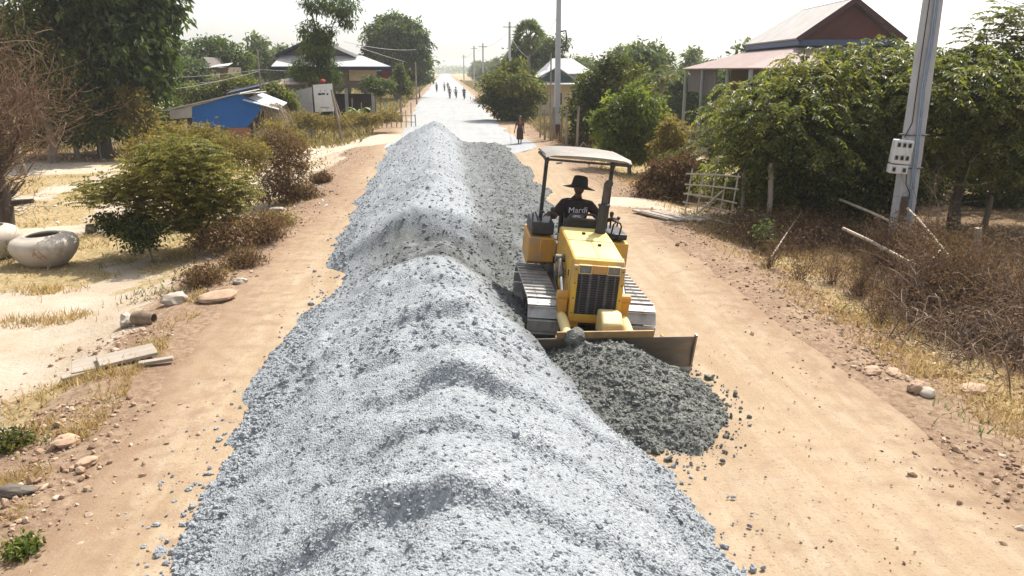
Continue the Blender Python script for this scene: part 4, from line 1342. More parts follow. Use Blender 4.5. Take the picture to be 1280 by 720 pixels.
drv.scale = (1.13, 1.08, 1.06)
# ---- the walker on the right side of the road
def walker(loc, rz, label, scale=1.0):
    o = thing('person', label, 'person', loc, (0, 0, rz))
    J = {'pel': (V3(0, 0, .90), (.14, .10)), 'waist': (V3(0, 0, 1.02), (.125, .09)), 'chest': (V3(0, -.01, 1.20), (.15, .105)), 'neckb': (V3(0, 0, 1.33), .07), 'neck': (V3(0, -.01, 1.40), .048), 'skull': (V3(0, -.02, 1.46), .055),
         'shl': (V3(-.17, 0, 1.28), .058), 'ell': (V3(-.25, .02, 1.03), .04), 'wrl': (V3(-.33, -.06, .80), .028),
         'shr': (V3(.17, 0, 1.28), .058), 'elr': (V3(.22, .06, 1.02), .04), 'wrr': (V3(.23, -.02, .78), .028),
         'hil': (V3(-.09, 0, .86), .085), 'knl': (V3(-.09, -.05, .48), .058), 'anl': (V3(-.08, .02, .09), .036), 'tol': (V3(-.09, -.12, .035), .034),
         'hir': (V3(.09, 0, .86), .085), 'knr': (V3(.09, .06, .48), .058), 'anr': (V3(.10, .18, .12), .036), 'tor': (V3(.11, .06, .04), .034)}
    J = {a: (p, (r if isinstance(r, tuple) else (r, r))) for a, (p, r) in J.items()}
    ext = MB(); head_into(ext, (0, -.03, 1.50), .10)
    hand_into(ext, J['wrl'][0], (-.25, -.25, -1), (.9, 0, 0), 1.0, .5, 0, 1); hand_into(ext, J['wrr'][0], (.05, -.2, -1), (-.9, 0, 0), 1.0, .5, 0, -1)
    body_from(skin_mesh(J, B, 'pel'), ext, 'body', [SKIN, HAIR], o)
    m = pmat('brown_shirt', (.115, .05, .042), (.085, .036, .032), 9, .85, 0, .2)
    JS = {'pel': (V3(0, 0, .92), (.155, .115)), 'waist': (J['waist'][0], (.145, .105)), 'chest': (J['chest'][0], (.168, .12)), 'neckb': (J['neckb'][0], (.08, .075)), 'shl': (J['shl'][0], (.072, .072)), 'sll': (J['shl'][0].lerp(J['ell'][0], .8), (.06, .06)), 'shr': (J['shr'][0], (.072, .072)), 'slr': (J['shr'][0].lerp(J['elr'][0], .8), (.06, .06))}
    garment(JS, [('pel', 'waist'), ('waist', 'chest'), ('chest', 'neckb'), ('chest', 'shl'), ('shl', 'sll'), ('chest', 'shr'), ('shr', 'slr')], 'pel', 'shirt', m, o)
    b = MB(); b.lathe([(.15, .99), (.165, .93), (.185, .8), (.19, .6), (.20, .40), (.205, .33), (.19, .34), (.17, .6), (.14, .9)], 24, (0, .02, 0), None, 0, 1, .8)
    b.build('sarong', pmat('dark_sarong', (.035, .018, .018), (.06, .03, .028), 14, .85, 0, .2), o, smooth='all')
    b = MB(); b.lathe([(0, .125), (.06, .115), (.095, .06), (.10, 0), (.085, -.05), (.0, -.03)], 18, (0, .0, 1.52), None, 0, 1, 1.1); b.build('hair', HAIR, o, smooth='all')
    o.scale = (scale,) * 3
    return o
g = G(650, 181.5)
walker(g, R(8), 'person in a brown shirt and dark sarong walking along the right road edge', 0.98)

# ---- six riders on bicycles far down the road
SPOKE = pmat('bicycle_frame', (.05, .05, .055), (.1, .1, .1), 8, .4, .4)
def make_bicycle(label):
    t = thing('bicycle', label, 'bicycle', (0, 0, 0), group='bicycles ridden in a loose bunch down the far road')
    RY = Matrix.Rotation(R(90), 3, 'Y')
    for y in (-.52, .52):
        b = MB(); pts = [(0, y + .31 * math.cos(a), .33 + .31 * math.sin(a)) for a in np.linspace(0, 2 * math.pi, 21)]
        b.tube(pts, .02, 6, cap=False)
        for q in range(8):
            a = math.pi * q / 8
            b.tube([(0, y + .3 * math.cos(a), .33 + .3 * math.sin(a)), (0, y - .3 * math.cos(a), .33 - .3 * math.sin(a))], .003, 3)
        b.build('wheel', pmat('bicycle_tyre', (.02, .02, .02), (.04, .04, .04), 8, .8), t)
    b = MB(); f = [(0, .52, .33), (0, .12, .30), (0, .22, .78), (0, -.34, .78), (0, -.40, .62), (0, -.52, .33)]
    for i, j in ((0, 1), (0, 2), (1, 2), (2, 3), (1, 4), (3, 5)): b.tube([f[i], f[j]], .018, 6)
    b.build('frame', SPOKE, t)
    b = MB(); b.tube([(0, -.34, .78), (0, -.36, .98), (-.26, -.30, 1.0), (-.28, -.18, 1.0)], .014, 6); b.tube([(0, -.36, .98), (.26, -.30, 1.0), (.28, -.18, 1.0)], .014, 6); b.build('handlebar', SPOKE, t)
    b = MB(); b.box((0, .24, .87), (.16, .26, .06)); b.tube([(0, .22, .76), (0, .23, .86)], .014, 6); b.build('saddle', BLK, t, bev=.02)
    b = MB(); b.box((0, -.56, .86), (.3, .2, .2)); b.build('basket', SPOKE, t)
    return t
def make_rider(label, shirt_m, low_m, hatted):
    o = thing('person', label, 'person', (0, 0, 0), group='riders bunched together on the far grey road')
    J = {'pel': (V3(0, .24, .98), (.13, .10)), 'waist': (V3(0, .2, 1.10), (.12, .09)), 'chest': (V3(0, .1, 1.30), (.15, .10)), 'neckb': (V3(0, .06, 1.42), .07), 'neck': (V3(0, .04, 1.48), .045), 'skull': (V3(0, .03, 1.54), .05),
         'shl': (V3(-.17, .08, 1.37), .055), 'ell': (V3(-.25, -.05, 1.18), .038), 'wrl': (V3(-.27, -.22, 1.04), .027),
         'shr': (V3(.17, .08, 1.37), .055), 'elr': (V3(.25, -.05, 1.18), .038), 'wrr': (V3(.27, -.22, 1.04), .027),
         'hil': (V3(-.09, .22, .94), .08), 'knl': (V3(-.11, -.14, .82), .055), 'anl': (V3(-.10, .0, .45), .035), 'tol': (V3(-.10, -.13, .42), .033),
         'hir': (V3(.09, .22, .94), .08), 'knr': (V3(.11, -.10, .62), .055), 'anr': (V3(.10, .12, .24), .035), 'tor': (V3(.10, -.01, .2), .033)}
    J = {a: (p, (r if isinstance(r, tuple) else (r, r))) for a, (p, r) in J.items()}
    ext = MB(); head_into(ext, (0, .02, 1.60), .10)
    hand_into(ext, J['wrl'][0], (0, -1, -.3), (0, -.3, -1), .9, .9); hand_into(ext, J['wrr'][0], (0, -1, -.3), (0, -.3, -1), .9, .9, 0, -1)
    body_from(skin_mesh(J, B, 'pel', 1), ext, 'body', [SKIN, HAIR], o)
    JS = {a: (J[a][0], tuple(q + .016 for q in J[a][1])) for a in ('pel', 'waist', 'chest', 'neckb', 'shl', 'ell', 'shr', 'elr')}
    garment(JS, [('pel', 'waist'), ('waist', 'chest'), ('chest', 'neckb'), ('chest', 'shl'), ('shl', 'ell'), ('chest', 'shr'), ('shr', 'elr')], 'pel', 'shirt', shirt_m, o, 1)
    JT = {a: (J[a][0], tuple(q + .02 for q in J[a][1])) for a in ('pel', 'hil', 'knl', 'anl', 'hir', 'knr', 'anr')}
    garment(JT, [('pel', 'hil'), ('hil', 'knl'), ('knl', 'anl'), ('pel', 'hir'), ('hir', 'knr'), ('knr', 'anr')], 'pel', 'trousers', low_m, o, 1)
    b = MB()
    if hatted: b.lathe([(0, .13), (.07, .12), (.10, .05), (.105, .01), (.2, -.02), (.2, -.03), (.09, -.005)], 16, (0, .03, 1.63)); b.build('hat', pmat('pale_hat', (.6, .56, .48), (.5, .46, .4), 9, .8), o, smooth='all')
    else: b.lathe([(0, .125), (.06, .115), (.098, .06), (.104, 0), (.088, -.06), (.0, -.03)], 14, (0, .045, 1.62), None, 0, 1, 1.1); b.build('hair', HAIR, o, smooth='all')
    return o
WS = pmat('white_shirt', (.82, .82, .82), (.75, .75, .75), 9, .8); GS = pmat('grey_shirt', (.22, .23, .24), (.16, .165, .17), 9, .8); DS = pmat('dark_shirt', (.04, .04, .045), (.06, .055, .055), 9, .8)
LT = pmat('khaki_trousers', (.38, .34, .27), (.3, .27, .21), 9, .85); DT = pmat('navy_trousers', (.03, .034, .05), (.045, .045, .06), 9, .85)
bike = make_bicycle('bicycle under the grey clad rider at the far left of the bunch')
riders = [((545.9, 115.6), GS, DT, 0, 'grey clad rider at the far left of the bunch on the road', 'bicycle under the grey clad rider at the far left of the bunch'),
          ((555.6, 114.6), WS, LT, 0, 'white shirted rider with black hair, second from the left and farthest back', 'bicycle under the white shirted rider second from the left'),
          ((560.0, 113.6), GS, LT, 1, 'pale hatted rider in grey close behind the white shirted one', 'bicycle under the pale hatted rider in grey'),
          ((562.2, 124.0), GS, LT, 0, 'bare headed rider in grey shirt and khaki trousers, nearest row, left', 'bicycle under the khaki trousered rider at the left of the nearest row'),
          ((570.0, 124.6), WS, DT, 0, 'rider in white shirt and navy trousers, middle of the nearest row', 'bicycle under the navy trousered rider in the middle of the nearest row'),
          ((580.2, 125.4), DS, DT, 1, 'rider in dark clothes and pale hat, nearest row, right', 'bicycle under the dark clothed rider at the right of the nearest row')]
for i, ((px, py), sm, lm, ht, lab, blab) in enumerate(riders):
    g = G(px, py); g.z = .05
    rz = R((-3, 4, -2, 5, 0, -4)[i])
    bk = bike if i == 0 else dup(bike, g, rz, label=blab)
    bk.location = g; bk.rotation_euler = (0, 0, rz)
    r_ = make_rider(lab, sm, lm, ht); r_.location = g; r_.rotation_euler = (0, 0, rz)

# ================================================================== trees and shrubs
BARK = pmat('grey_bark', (.22, .18, .14), (.13, .105, .08), 5, .9, 0, .6, stretch=(1, 1, .25))
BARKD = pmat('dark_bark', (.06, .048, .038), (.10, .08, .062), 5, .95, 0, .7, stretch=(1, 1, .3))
TWIG = tint_mat('dry_twig', [(.10, .062, .042), (.17, .115, .08), (.33, .25, .185), (.13, .08, .055)], .85, 0, .15)
TWIGR = tint_mat('reddish_twig', [(.11, .065, .042), (.18, .115, .075), (.27, .19, .135)], .85, 0, .15)
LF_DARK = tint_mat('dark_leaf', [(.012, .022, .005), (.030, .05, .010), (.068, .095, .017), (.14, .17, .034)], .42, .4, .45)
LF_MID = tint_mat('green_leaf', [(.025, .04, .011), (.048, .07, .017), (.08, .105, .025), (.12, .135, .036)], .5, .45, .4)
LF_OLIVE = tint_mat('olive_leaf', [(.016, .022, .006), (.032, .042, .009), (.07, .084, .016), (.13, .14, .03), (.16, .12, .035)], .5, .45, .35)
LF_YEL = tint_mat('yellowing_leaf', [(.085, .07, .02), (.145, .115, .033), (.20, .15, .047), (.12, .12, .032), (.24, .16, .062)], .6, .45, .25)
LF_RED = tint_mat('withered_leaf', [(.07, .04, .02), (.125, .07, .035), (.19, .12, .06), (.10, .08, .033)], .75, .2, .15)
LF_PALE = tint_mat('pale_leaf', [(.03, .048, .016), (.05, .075, .022), (.08, .105, .037), (.11, .125, .05)], .55, .42, .3)

LF_BRIGHT = tint_mat('bright_leaf', [(.03, .045, .01), (.07, .095, .018), (.13, .155, .03), (.21, .22, .05)], .5, .48, .4)
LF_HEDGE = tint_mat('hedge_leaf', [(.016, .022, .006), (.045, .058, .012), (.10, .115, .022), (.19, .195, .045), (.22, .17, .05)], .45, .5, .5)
LF_ACA = tint_mat('acacia_leaf', [(.045, .05, .011), (.10, .10, .02), (.17, .16, .034), (.24, .205, .05), (.08, .105, .02)], .55, .42, .3)

def zscale(Y, z=3):
    return F / (Y * math.cos(PITCH) + (H - z) * math.sin(PITCH))

def LB(base, Y, lst, seed=0, depth=.8):
    """crown lobes measured in the photograph (centre and half sizes in pixels) set at their real distance, relative to the base"""
    rnd = random.Random(seed); out = []
    for (px, py, rx, ry) in lst:
        p = P(px, py, Y); s = zscale(Y, p.z)
        dy = rnd.uniform(-1, 1) * depth * rx / s
        out.append((p.x - base.x, dy, p.z - base.z, rx / s, max(rx, ry) * .95 / s, ry / s))
    return out

def base_at(px, Y):
    p = P(px, 100, Y); return on(p.x, Y)

def tree(name, label, cat, px, Y, lst, mat, clumps, per, L, W, cr, seed, trunk_r=.15, bark=BARK, droop=.3, group=None, shell=.45, lean=(0, 0), kind='leaf', split=.45, th=None, limbs=True, zmin=.05, slen=.5, pairs=8, sag=.5, bias=0, depth=.8, rise=.25):
    b = base_at(px, Y)
    lb = LB(b, Y, lst, seed, depth)
    o = thing(name, label, cat, b, group=group)
    top = max(l[2] for l in lb)
    trunk_mesh(trunk_r, th or top * .85, lb, o, bark, seed, lean, limbs, split=split)
    if kind == 'leaf':
        crown_mesh('crown', lb, clumps, per, L, W, cr, mat, o, seed, droop, shell, zmin, bias)
    else:
        spray_mesh('crown', lb, clumps, slen, pairs, L, W, mat, o, seed, shell, zmin, sag, rise)
    return o

# ---- right side, the big spreading trees with drooping compound leaves
tree('spreading_tree', 'wide low green tree with drooping leaf sprays left of the near concrete pole', 'tree', 1010, 21.5,
     [(965, 150, 62, 52), (1035, 125, 62, 52), (1005, 195, 85, 55), (1070, 88, 40, 30), (1010, 100, 40, 26), (942, 172, 34, 38), (1085, 170, 55, 62), (955, 225, 60, 32), (1000, 82, 20, 12), (1042, 70, 18, 10), (1108, 62, 22, 14), (902, 138, 16, 13), (925, 118, 18, 13), (1060, 235, 55, 30), (1090, 110, 35, 42), (985, 108, 38, 24)],
     LF_HEDGE, 2700, 0, .16, .07, 0, 31, .13, BARKD, kind='spray', slen=.66, pairs=8, shell=.62, sag=.75, depth=.6, split=.3)
tree('spreading_tree', 'leafy spreading tree right of the near concrete pole, trunk in deep shade', 'tree', 1222, 20.0,
     [(1150, 115, 52, 42), (1215, 110, 62, 45), (1270, 130, 60, 55), (1180, 165, 70, 42), (1245, 185, 70, 38), (1320, 150, 60, 60), (1290, 200, 60, 35), (1130, 190, 35, 30), (1190, 85, 40, 26), (1250, 85, 40, 26), (1200, 205, 60, 26), (1150, 70, 22, 14), (1275, 70, 30, 20), (1225, 62, 18, 10)],
     LF_HEDGE, 2500, 0, .16, .07, 0, 32, .16, BARKD, kind='spray', slen=.66, pairs=8, shell=.62, sag=.75, depth=.7, split=.4)
# its sparse upper shoots
tree('slender_tree', 'thin pale tree whose few horizontal sprays stand against the sky at the top right', 'tree', 1262, 20.5,
     [(1225, 45, 24, 14), (1258, 22, 30, 16), (1275, 50, 26, 14), (1240, 68, 30, 12), (1300, 30, 30, 20), (1215, 62, 14, 8)],
     LF_OLIVE, 190, 0, .13, .055, 0, 33, .07, BARK, kind='spray', slen=.6, pairs=9, shell=.2, depth=.3, split=.75, sag=.3)
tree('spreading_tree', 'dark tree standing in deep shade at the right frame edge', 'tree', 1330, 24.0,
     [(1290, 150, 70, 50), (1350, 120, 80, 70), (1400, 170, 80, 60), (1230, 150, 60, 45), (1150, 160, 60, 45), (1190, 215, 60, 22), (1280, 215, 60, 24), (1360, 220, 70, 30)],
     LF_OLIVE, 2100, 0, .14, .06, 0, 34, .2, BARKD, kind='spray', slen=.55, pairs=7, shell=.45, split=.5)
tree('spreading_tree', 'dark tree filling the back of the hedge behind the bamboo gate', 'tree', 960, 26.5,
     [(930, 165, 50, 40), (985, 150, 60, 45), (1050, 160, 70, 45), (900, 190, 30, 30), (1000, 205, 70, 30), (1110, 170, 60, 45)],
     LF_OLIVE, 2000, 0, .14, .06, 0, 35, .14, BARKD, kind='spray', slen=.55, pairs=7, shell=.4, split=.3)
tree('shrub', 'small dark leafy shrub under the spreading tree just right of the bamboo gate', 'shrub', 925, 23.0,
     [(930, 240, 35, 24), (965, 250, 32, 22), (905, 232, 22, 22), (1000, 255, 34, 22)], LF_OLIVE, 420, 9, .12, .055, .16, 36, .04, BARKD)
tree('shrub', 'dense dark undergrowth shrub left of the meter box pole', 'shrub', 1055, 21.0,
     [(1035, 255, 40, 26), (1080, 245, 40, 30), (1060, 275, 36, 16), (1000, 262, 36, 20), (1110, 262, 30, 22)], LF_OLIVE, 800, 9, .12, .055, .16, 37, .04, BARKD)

tree('shrub', 'dark shrub mass added to deepen the shade behind the trunks at the right edge', 'shrub', 1230, 29,
     [(1150, 222, 40, 16), (1210, 218, 50, 20), (1270, 222, 50, 18), (1330, 222, 60, 20), (1240, 200, 80, 20)], LF_OLIVE, 900, 10, .2, .1, .24, 38, .08, BARKD)  # shrubs added to darken the bright ground behind the trunks
tree('shrub', 'low dark bushes added to deepen the shade between the near pole and the right edge', 'shrub', 1200, 24.5,
     [(1145, 245, 34, 20), (1180, 252, 34, 18), (1225, 244, 36, 22), (1275, 250, 40, 22), (1320, 250, 40, 24)], LF_OLIVE, 700, 9, .15, .07, .2, 40, .05, BARKD)  # bush row added for its shading of the gap
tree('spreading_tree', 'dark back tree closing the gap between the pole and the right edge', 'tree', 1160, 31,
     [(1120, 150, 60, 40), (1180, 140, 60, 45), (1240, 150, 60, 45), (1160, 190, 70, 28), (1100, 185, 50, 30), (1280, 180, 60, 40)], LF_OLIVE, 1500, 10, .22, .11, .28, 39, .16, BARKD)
# ---- right side, further away
tree('leafy_shrub', 'bright green leafy bush right behind the bulldozer canopy', 'shrub', 792, 32.5,
     [(786, 150, 34, 30), (762, 165, 20, 25), (800, 128, 22, 18), (814, 172, 20, 26), (775, 188, 26, 14), (770, 135, 16, 14), (805, 193, 20, 12), (795, 116, 12, 8), (748, 152, 9, 10), (826, 150, 9, 12)], LF_BRIGHT, 800, 11, .17, .085, .20, 41, .08, bias=.12)
tree('leafy_shrub', 'large dark green bush behind the bare fence posts', 'shrub', 765, 43,
     [(748, 122, 36, 30), (785, 112, 32, 34), (763, 85, 20, 16), (728, 142, 22, 26), (800, 150, 28, 30), (770, 150, 36, 28), (815, 108, 16, 14), (735, 105, 18, 14)], LF_OLIVE, 1300, 11, .20, .095, .24, 42, .1)
tree('leafy_shrub', 'round umbrella shaped bush with low leaf lobes in place of the shade under it beside the far grey road', 'shrub', 642, 64,
     [(640, 103, 30, 16), (620, 117, 15, 16), (660, 117, 16, 18), (640, 90, 17, 10), (628, 132, 16, 13), (652, 134, 22, 15), (614, 108, 10, 10), (640, 142, 24, 9), (608, 98, 6, 5), (672, 104, 8, 6), (650, 80, 8, 6), (632, 84, 6, 5), (676, 122, 7, 8), (608, 128, 6, 7)], LF_OLIVE, 900, 11, .26, .12, .28, 43, .16, BARKD, split=.4)  # lower lobes shaped to stand in for the shade beneath the crown
tree('shrub', 'low yellowish bush below the coconut palm', 'shrub', 838, 29.5,
     [(838, 165, 15, 18), (850, 185, 18, 15), (828, 188, 14, 12)], LF_YEL, 320, 9, .13, .06, .15, 44, .04)
tree('shrub', 'dry brown bush on the verge left of the bamboo gate', 'shrub', 835, 25,
     [(830, 215, 24, 22), (850, 226, 20, 18), (812, 228, 18, 16), (835, 245, 24, 12), (856, 200, 10, 12)], LF_RED, 620, 9, .11, .045, .15, 45, .05, BARK, bias=-.1)
tree('shrub', 'dark green bush standing in the dry brown one by the gate', 'shrub', 852, 26,
     [(848, 212, 15, 17), (866, 220, 16, 20), (835, 200, 11, 12)], LF_OLIVE, 260, 9, .12, .05, .14, 46, .05, BARK)
tree('slim_tree', 'pale green slim tree in front of the house with the red gable', 'tree', 858, 60,
     [(852, 100, 12, 15), (846, 125, 15, 18), (868, 118, 14, 16), (858, 145, 18, 14), (838, 108, 9, 10), (875, 142, 12, 14)], LF_PALE, 620, 10, .22, .10, .28, 47, .1)
tree('slim_tree', 'pale green slim tree left of the coconut palm', 'tree', 822, 66,
     [(820, 110, 12, 15), (812, 125, 12, 15), (828, 130, 12, 15), (800, 118, 10, 12)], LF_PALE, 420, 10, .24, .11, .28, 48, .1)

def fan_palm(label, px, Y, py_top, r, seed):
    b = base_at(px, Y); t = P(px, py_top, Y); h = t.z - b.z
    o = thing('sugar_palm', label, 'palm', b, group='sugar palms behind the right hand houses')
    MB().tube([(0, 0, -.1), (.1, 0, h * .3), (-.05, .05, h * .7), (0, 0, h)], [.30, .22, .2, .17], 10).build('trunk', BARK, o, smooth=True)
    rng = np.random.default_rng(seed)
    n = 46; d = unit(rng.normal(size=(n, 3)) + np.array([0, 0, .25]))
    c = np.array([0, 0, h]) + d * r * .62
    s1 = unit(np.cross(d, rng.normal(size=(n, 3))))
    P0 = []; A = []
    for a in np.linspace(-1.9, 1.9, 17):
        P0.append(c); A.append(unit(d * math.cos(a) + s1 * math.sin(a)))
    p = np.concatenate(P0); a = np.concatenate(A); L = r * .5
    V, Fc = leaf_mesh(p + a * L * .5, a, L, r * .075, rng)
    np_mesh('crown', V, Fc, LF_MID, o, tint=np.repeat(rng.random(len(p)), 4))
    rng2 = rng
    V, Fc, _ = twig_arrays(np.repeat(np.array([[0, 0, h]]), n, 0), d, r * .62, .03, 2, rng2, 0, .02)
    np_mesh('leaf_stalk', V, Fc, LF_MID, o, tint=np.full(len(V), .8))
    return o
fan_palm('tall sugar palm with a round head of fan leaves left of the second concrete pole', 661, 98, 46, 2.2, 1)
fan_palm('small distant sugar palm alone against the sky above the dark bushes', 803, 150, 74, 1.7, 2)
b = base_at(823, 34); o = thing('coconut_palm', 'coconut palm with feathery drooping fronds behind the bright green bush', 'palm', b)
tp_ = P(829, 99, 34) - b
MB().tube([(0, 0, -.1), (.02, 0, tp_.z * .4), (tp_.x * .6, 0, tp_.z * .8), (tp_.x, 0, tp_.z)], [.17, .12, .11, .10], 10).build('trunk', BARK, o, smooth=True)
spray_mesh('crown', [(tp_.x, 0, tp_.z + .05, .12, .12, .1)], 17, 1.25, 20, .34, .035, LF_OLIVE, o, 5, .5, .1, .55, .5)
tree('tall_tree', 'tall dark tree beside the sugar palm beyond the umbrella shaped bush', 'tree', 672, 104,
     [(668, 62, 18, 16), (682, 72, 14, 18), (655, 72, 14, 14), (676, 90, 18, 16), (648, 62, 10, 10), (690, 88, 10, 14)], LF_DARK, 700, 10, .42, .2, .45, 50, .25)
tree('tall_tree', 'green tree with an open top between the sugar palm and the second pole', 'tree', 690, 92,
     [(684, 60, 12, 10), (700, 55, 10, 10), (690, 78, 12, 12), (688, 98, 14, 12)], LF_PALE, 330, 9, .32, .15, .4, 51, .2)

# ---- left side
tree('tall_tree', 'very tall dark green tree with hanging leaves at the upper left', 'tree', 118, 42,
     [(90, 20, 48, 40), (140, 10, 45, 40), (185, 15, 32, 34), (150, 60, 55, 38), (100, 80, 50, 40), (190, 60, 24, 30), (170, 100, 40, 24), (65, 60, 35, 35), (120, 120, 55, 25), (200, 35, 14, 20), (120, -30, 60, 40), (185, -25, 35, 30)], LF_DARK, 2000, 13, .36, .17, .34, 61, .34, BARKD, droop=.75, split=.4)
tree('tall_tree', 'grey green tree with dull leaves behind the bare reddish tree', 'tree', 50, 39,
     [(45, 40, 34, 30), (70, 85, 34, 30), (30, 90, 36, 34), (20, 30, 26, 30), (60, 125, 40, 22), (0, 70, 30, 40), (-30, 60, 40, 50)], LF_OLIVE, 1300, 12, .22, .09, .34, 62, .22, BARK, droop=.5)
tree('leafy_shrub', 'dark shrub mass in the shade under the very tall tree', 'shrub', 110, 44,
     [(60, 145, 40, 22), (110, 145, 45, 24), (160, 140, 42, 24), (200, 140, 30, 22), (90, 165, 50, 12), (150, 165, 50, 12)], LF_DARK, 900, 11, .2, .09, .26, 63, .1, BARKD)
tree('leafy_shrub', 'bright green bush at the foot of the tall tree beside the leaning wooden pole', 'shrub', 112, 40.6,
     [(105, 162, 12, 14), (120, 160, 12, 15), (98, 172, 9, 7)], LF_MID, 260, 9, .2, .09, .2, 64, .05, bias=.25)
tree('leafy_shrub', 'yellow green bush standing at the right side of the tall tree', 'shrub', 168, 40.2,
     [(165, 125, 16, 18), (175, 145, 18, 16), (158, 145, 12, 12), (180, 158, 16, 12)], LF_YEL, 330, 10, .2, .09, .22, 65, .07, bias=0)
tree('broad_tree', 'broad round topped green tree above the blue gabled house', 'tree', 270, 86,
     [(270, 66, 28, 16), (245, 74, 22, 16), (295, 76, 24, 16), (285, 92, 30, 16), (250, 95, 30, 14), (265, 54, 14, 7)], LF_MID, 900, 11, .34, .16, .4, 66, .25)
tree('broad_tree', 'paler green tree left of the round topped one, above the wires', 'tree', 215, 72,
     [(212, 82, 24, 16), (235, 90, 22, 16), (195, 95, 22, 18), (225, 110, 30, 14), (205, 112, 24, 12)], LF_PALE, 700, 10, .30, .14, .36, 67, .2)
tree('tall_tree', 'hazy slim tree left of the stilt house with the pale roof', 'tree', 328, 118,
     [(325, 62, 8, 12), (333, 78, 14, 14), (318, 88, 12, 14), (345, 90, 14, 14)], LF_PALE, 420, 10, .4, .18, .5, 68, .2)
tree('tall_tree', 'hazy tree just behind the left end of the stilt house roof', 'tree', 352, 125,
     [(350, 70, 8, 9), (358, 82, 12, 10), (345, 95, 14, 12)], LF_PALE, 260, 10, .42, .18, .5, 69, .2)
tree('broad_tree', 'dark leafy tree crowding behind the blue shack', 'tree', 300, 62,
     [(290, 108, 22, 12), (315, 112, 20, 12), (268, 118, 20, 12), (240, 118, 22, 12), (335, 120, 16, 12)], LF_OLIVE, 620, 10, .26, .12, .3, 70, .12)
tree('mango_tree', 'big dense dark mango tree with a smooth dome crown left of the far road', 'tree', 497, 116,
     [(495, 52, 34, 27), (478, 66, 22, 22), (515, 62, 20, 24), (495, 76, 38, 18), (466, 82, 12, 10), (524, 78, 12, 12), (495, 36, 24, 14)], LF_DARK, 2600, 12, .46, .2, .42, 71, .5, BARKD, shell=.7, droop=.6)
tree('slender_tree', 'tall thin feathery tree in front of the stilt house with a long drooping crown', 'tree', 424, 55,
     [(395, 5, 16, 14), (425, 8, 22, 12), (432, 24, 10, 14), (388, 40, 13, 12), (403, 45, 14, 14), (395, 62, 18, 12), (385, 80, 17, 11), (405, 78, 14, 12), (392, 98, 22, 10), (372, 92, 12, 10), (415, 95, 14, 10)], LF_MID, 900, 9, .24, .07, .24, 72, .16, BARK, lean=(-1.6, 0), droop=.8, th=8.2)
tree('leafy_shrub', 'dull green shrub against the corrugated fence', 'shrub', 348, 50,
     [(345, 118, 14, 12), (358, 128, 16, 12), (338, 130, 12, 12)], LF_OLIVE, 330, 9, .2, .09, .22, 73, .06)
tree('young_tree', 'young green tree with a bushy top at the end of the garden fence', 'tree', 500, 78,
     [(500, 100, 10, 12), (490, 108, 10, 8), (508, 110, 9, 9), (500, 88, 6, 6)], LF_OLIVE, 330, 9, .24, .1, .26, 74, .09)
tree('young_tree', 'flat topped young tree in the garden before the stilt house', 'tree', 474, 62,
     [(465, 103, 14, 6), (482, 106, 13, 6), (474, 112, 12, 6)], LF_MID, 260, 9, .2, .09, .2, 75, .06)
tree('leafy_shrub', 'light green hedge bush along the far left edge of the grey road', 'shrub', 524, 120,
     [(520, 98, 12, 6), (530, 98, 10, 6), (512, 102, 9, 5)], LF_PALE, 420, 9, .35, .17, .35, 76, .1)
tree('shrub', 'yellowing bushy weeds growing along the fence behind the sign board', 'shrub', 385, 49,
     [(350, 152, 18, 10), (375, 150, 18, 10), (400, 152, 18, 9), (330, 158, 16, 10), (425, 152, 14, 8)], LF_YEL, 640, 9, .15, .06, .2, 77, .04)
tree('shrub', 'second clump of yellowing weeds right of the sign post', 'shrub', 455, 52,
     [(440, 148, 14, 7), (462, 148, 16, 6), (482, 146, 14, 6)], LF_YEL, 360, 9, .15, .06, .18, 78, .04)

# acacia shrub of the left foreground and its dry neighbours
tree('acacia_shrub', 'spreading green acacia shrub with feathery leaves in the middle of the left yard', 'shrub', 228, 18.7,
     [(215, 222, 50, 34), (262, 232, 40, 34), (170, 240, 34, 26), (232, 195, 40, 24), (205, 270, 46, 28), (135, 240, 24, 18), (285, 245, 26, 26), (250, 275, 40, 24)], LF_ACA, 2300, 0, .095, .038, 0, 81, .07, BARKD, kind='spray', slen=.42, pairs=9, shell=.35, split=.15, zmin=.02, sag=.35, depth=.9, rise=.35)
tree('shrub', 'tall yellow brown bush behind the green acacia shrub', 'shrub', 250, 23.5,
     [(200, 184, 34, 20), (245, 178, 36, 20), (285, 190, 34, 20), (230, 205, 50, 18), (312, 195, 22, 18), (175, 205, 24, 16), (215, 164, 14, 12), (262, 166, 10, 10)], LF_YEL, 1300, 10, .09, .036, .17, 82, .05, BARK, shell=.3)
tree('shrub', 'dry reddish brown bush between the acacia shrub and the sandy path to the road', 'shrub', 352, 25.5,
     [(350, 185, 26, 26), (335, 215, 26, 24), (365, 220, 24, 24), (378, 200, 18, 18), (345, 240, 30, 14)], LF_RED, 900, 9, .085, .032, .16, 83, .04, BARK, shell=.2)
tree('shrub', 'yellow green upper growth rising from the dry reddish bush', 'shrub', 347, 26.3,
     [(345, 168, 22, 20), (362, 178, 22, 18), (330, 180, 16, 16)], LF_YEL, 420, 9, .09, .036, .16, 84, .04, BARK, shell=.3)
tree('shrub', 'low brown withered bush under the right side of the acacia shrub', 'shrub', 300, 18.2,
     [(300, 285, 34, 16), (330, 280, 24, 14), (270, 300, 30, 14)], LF_RED, 520, 9, .07, .028, .14, 85, .03, BARK, shell=.2)
tree('shrub', 'low dark green bush at the left foot of the acacia shrub', 'shrub', 160, 18.0,
     [(155, 285, 26, 16), (185, 292, 26, 16), (130, 280, 14, 12)], LF_OLIVE, 420, 9, .075, .034, .13, 86, .03, BARK, shell=.2, bias=-.1)

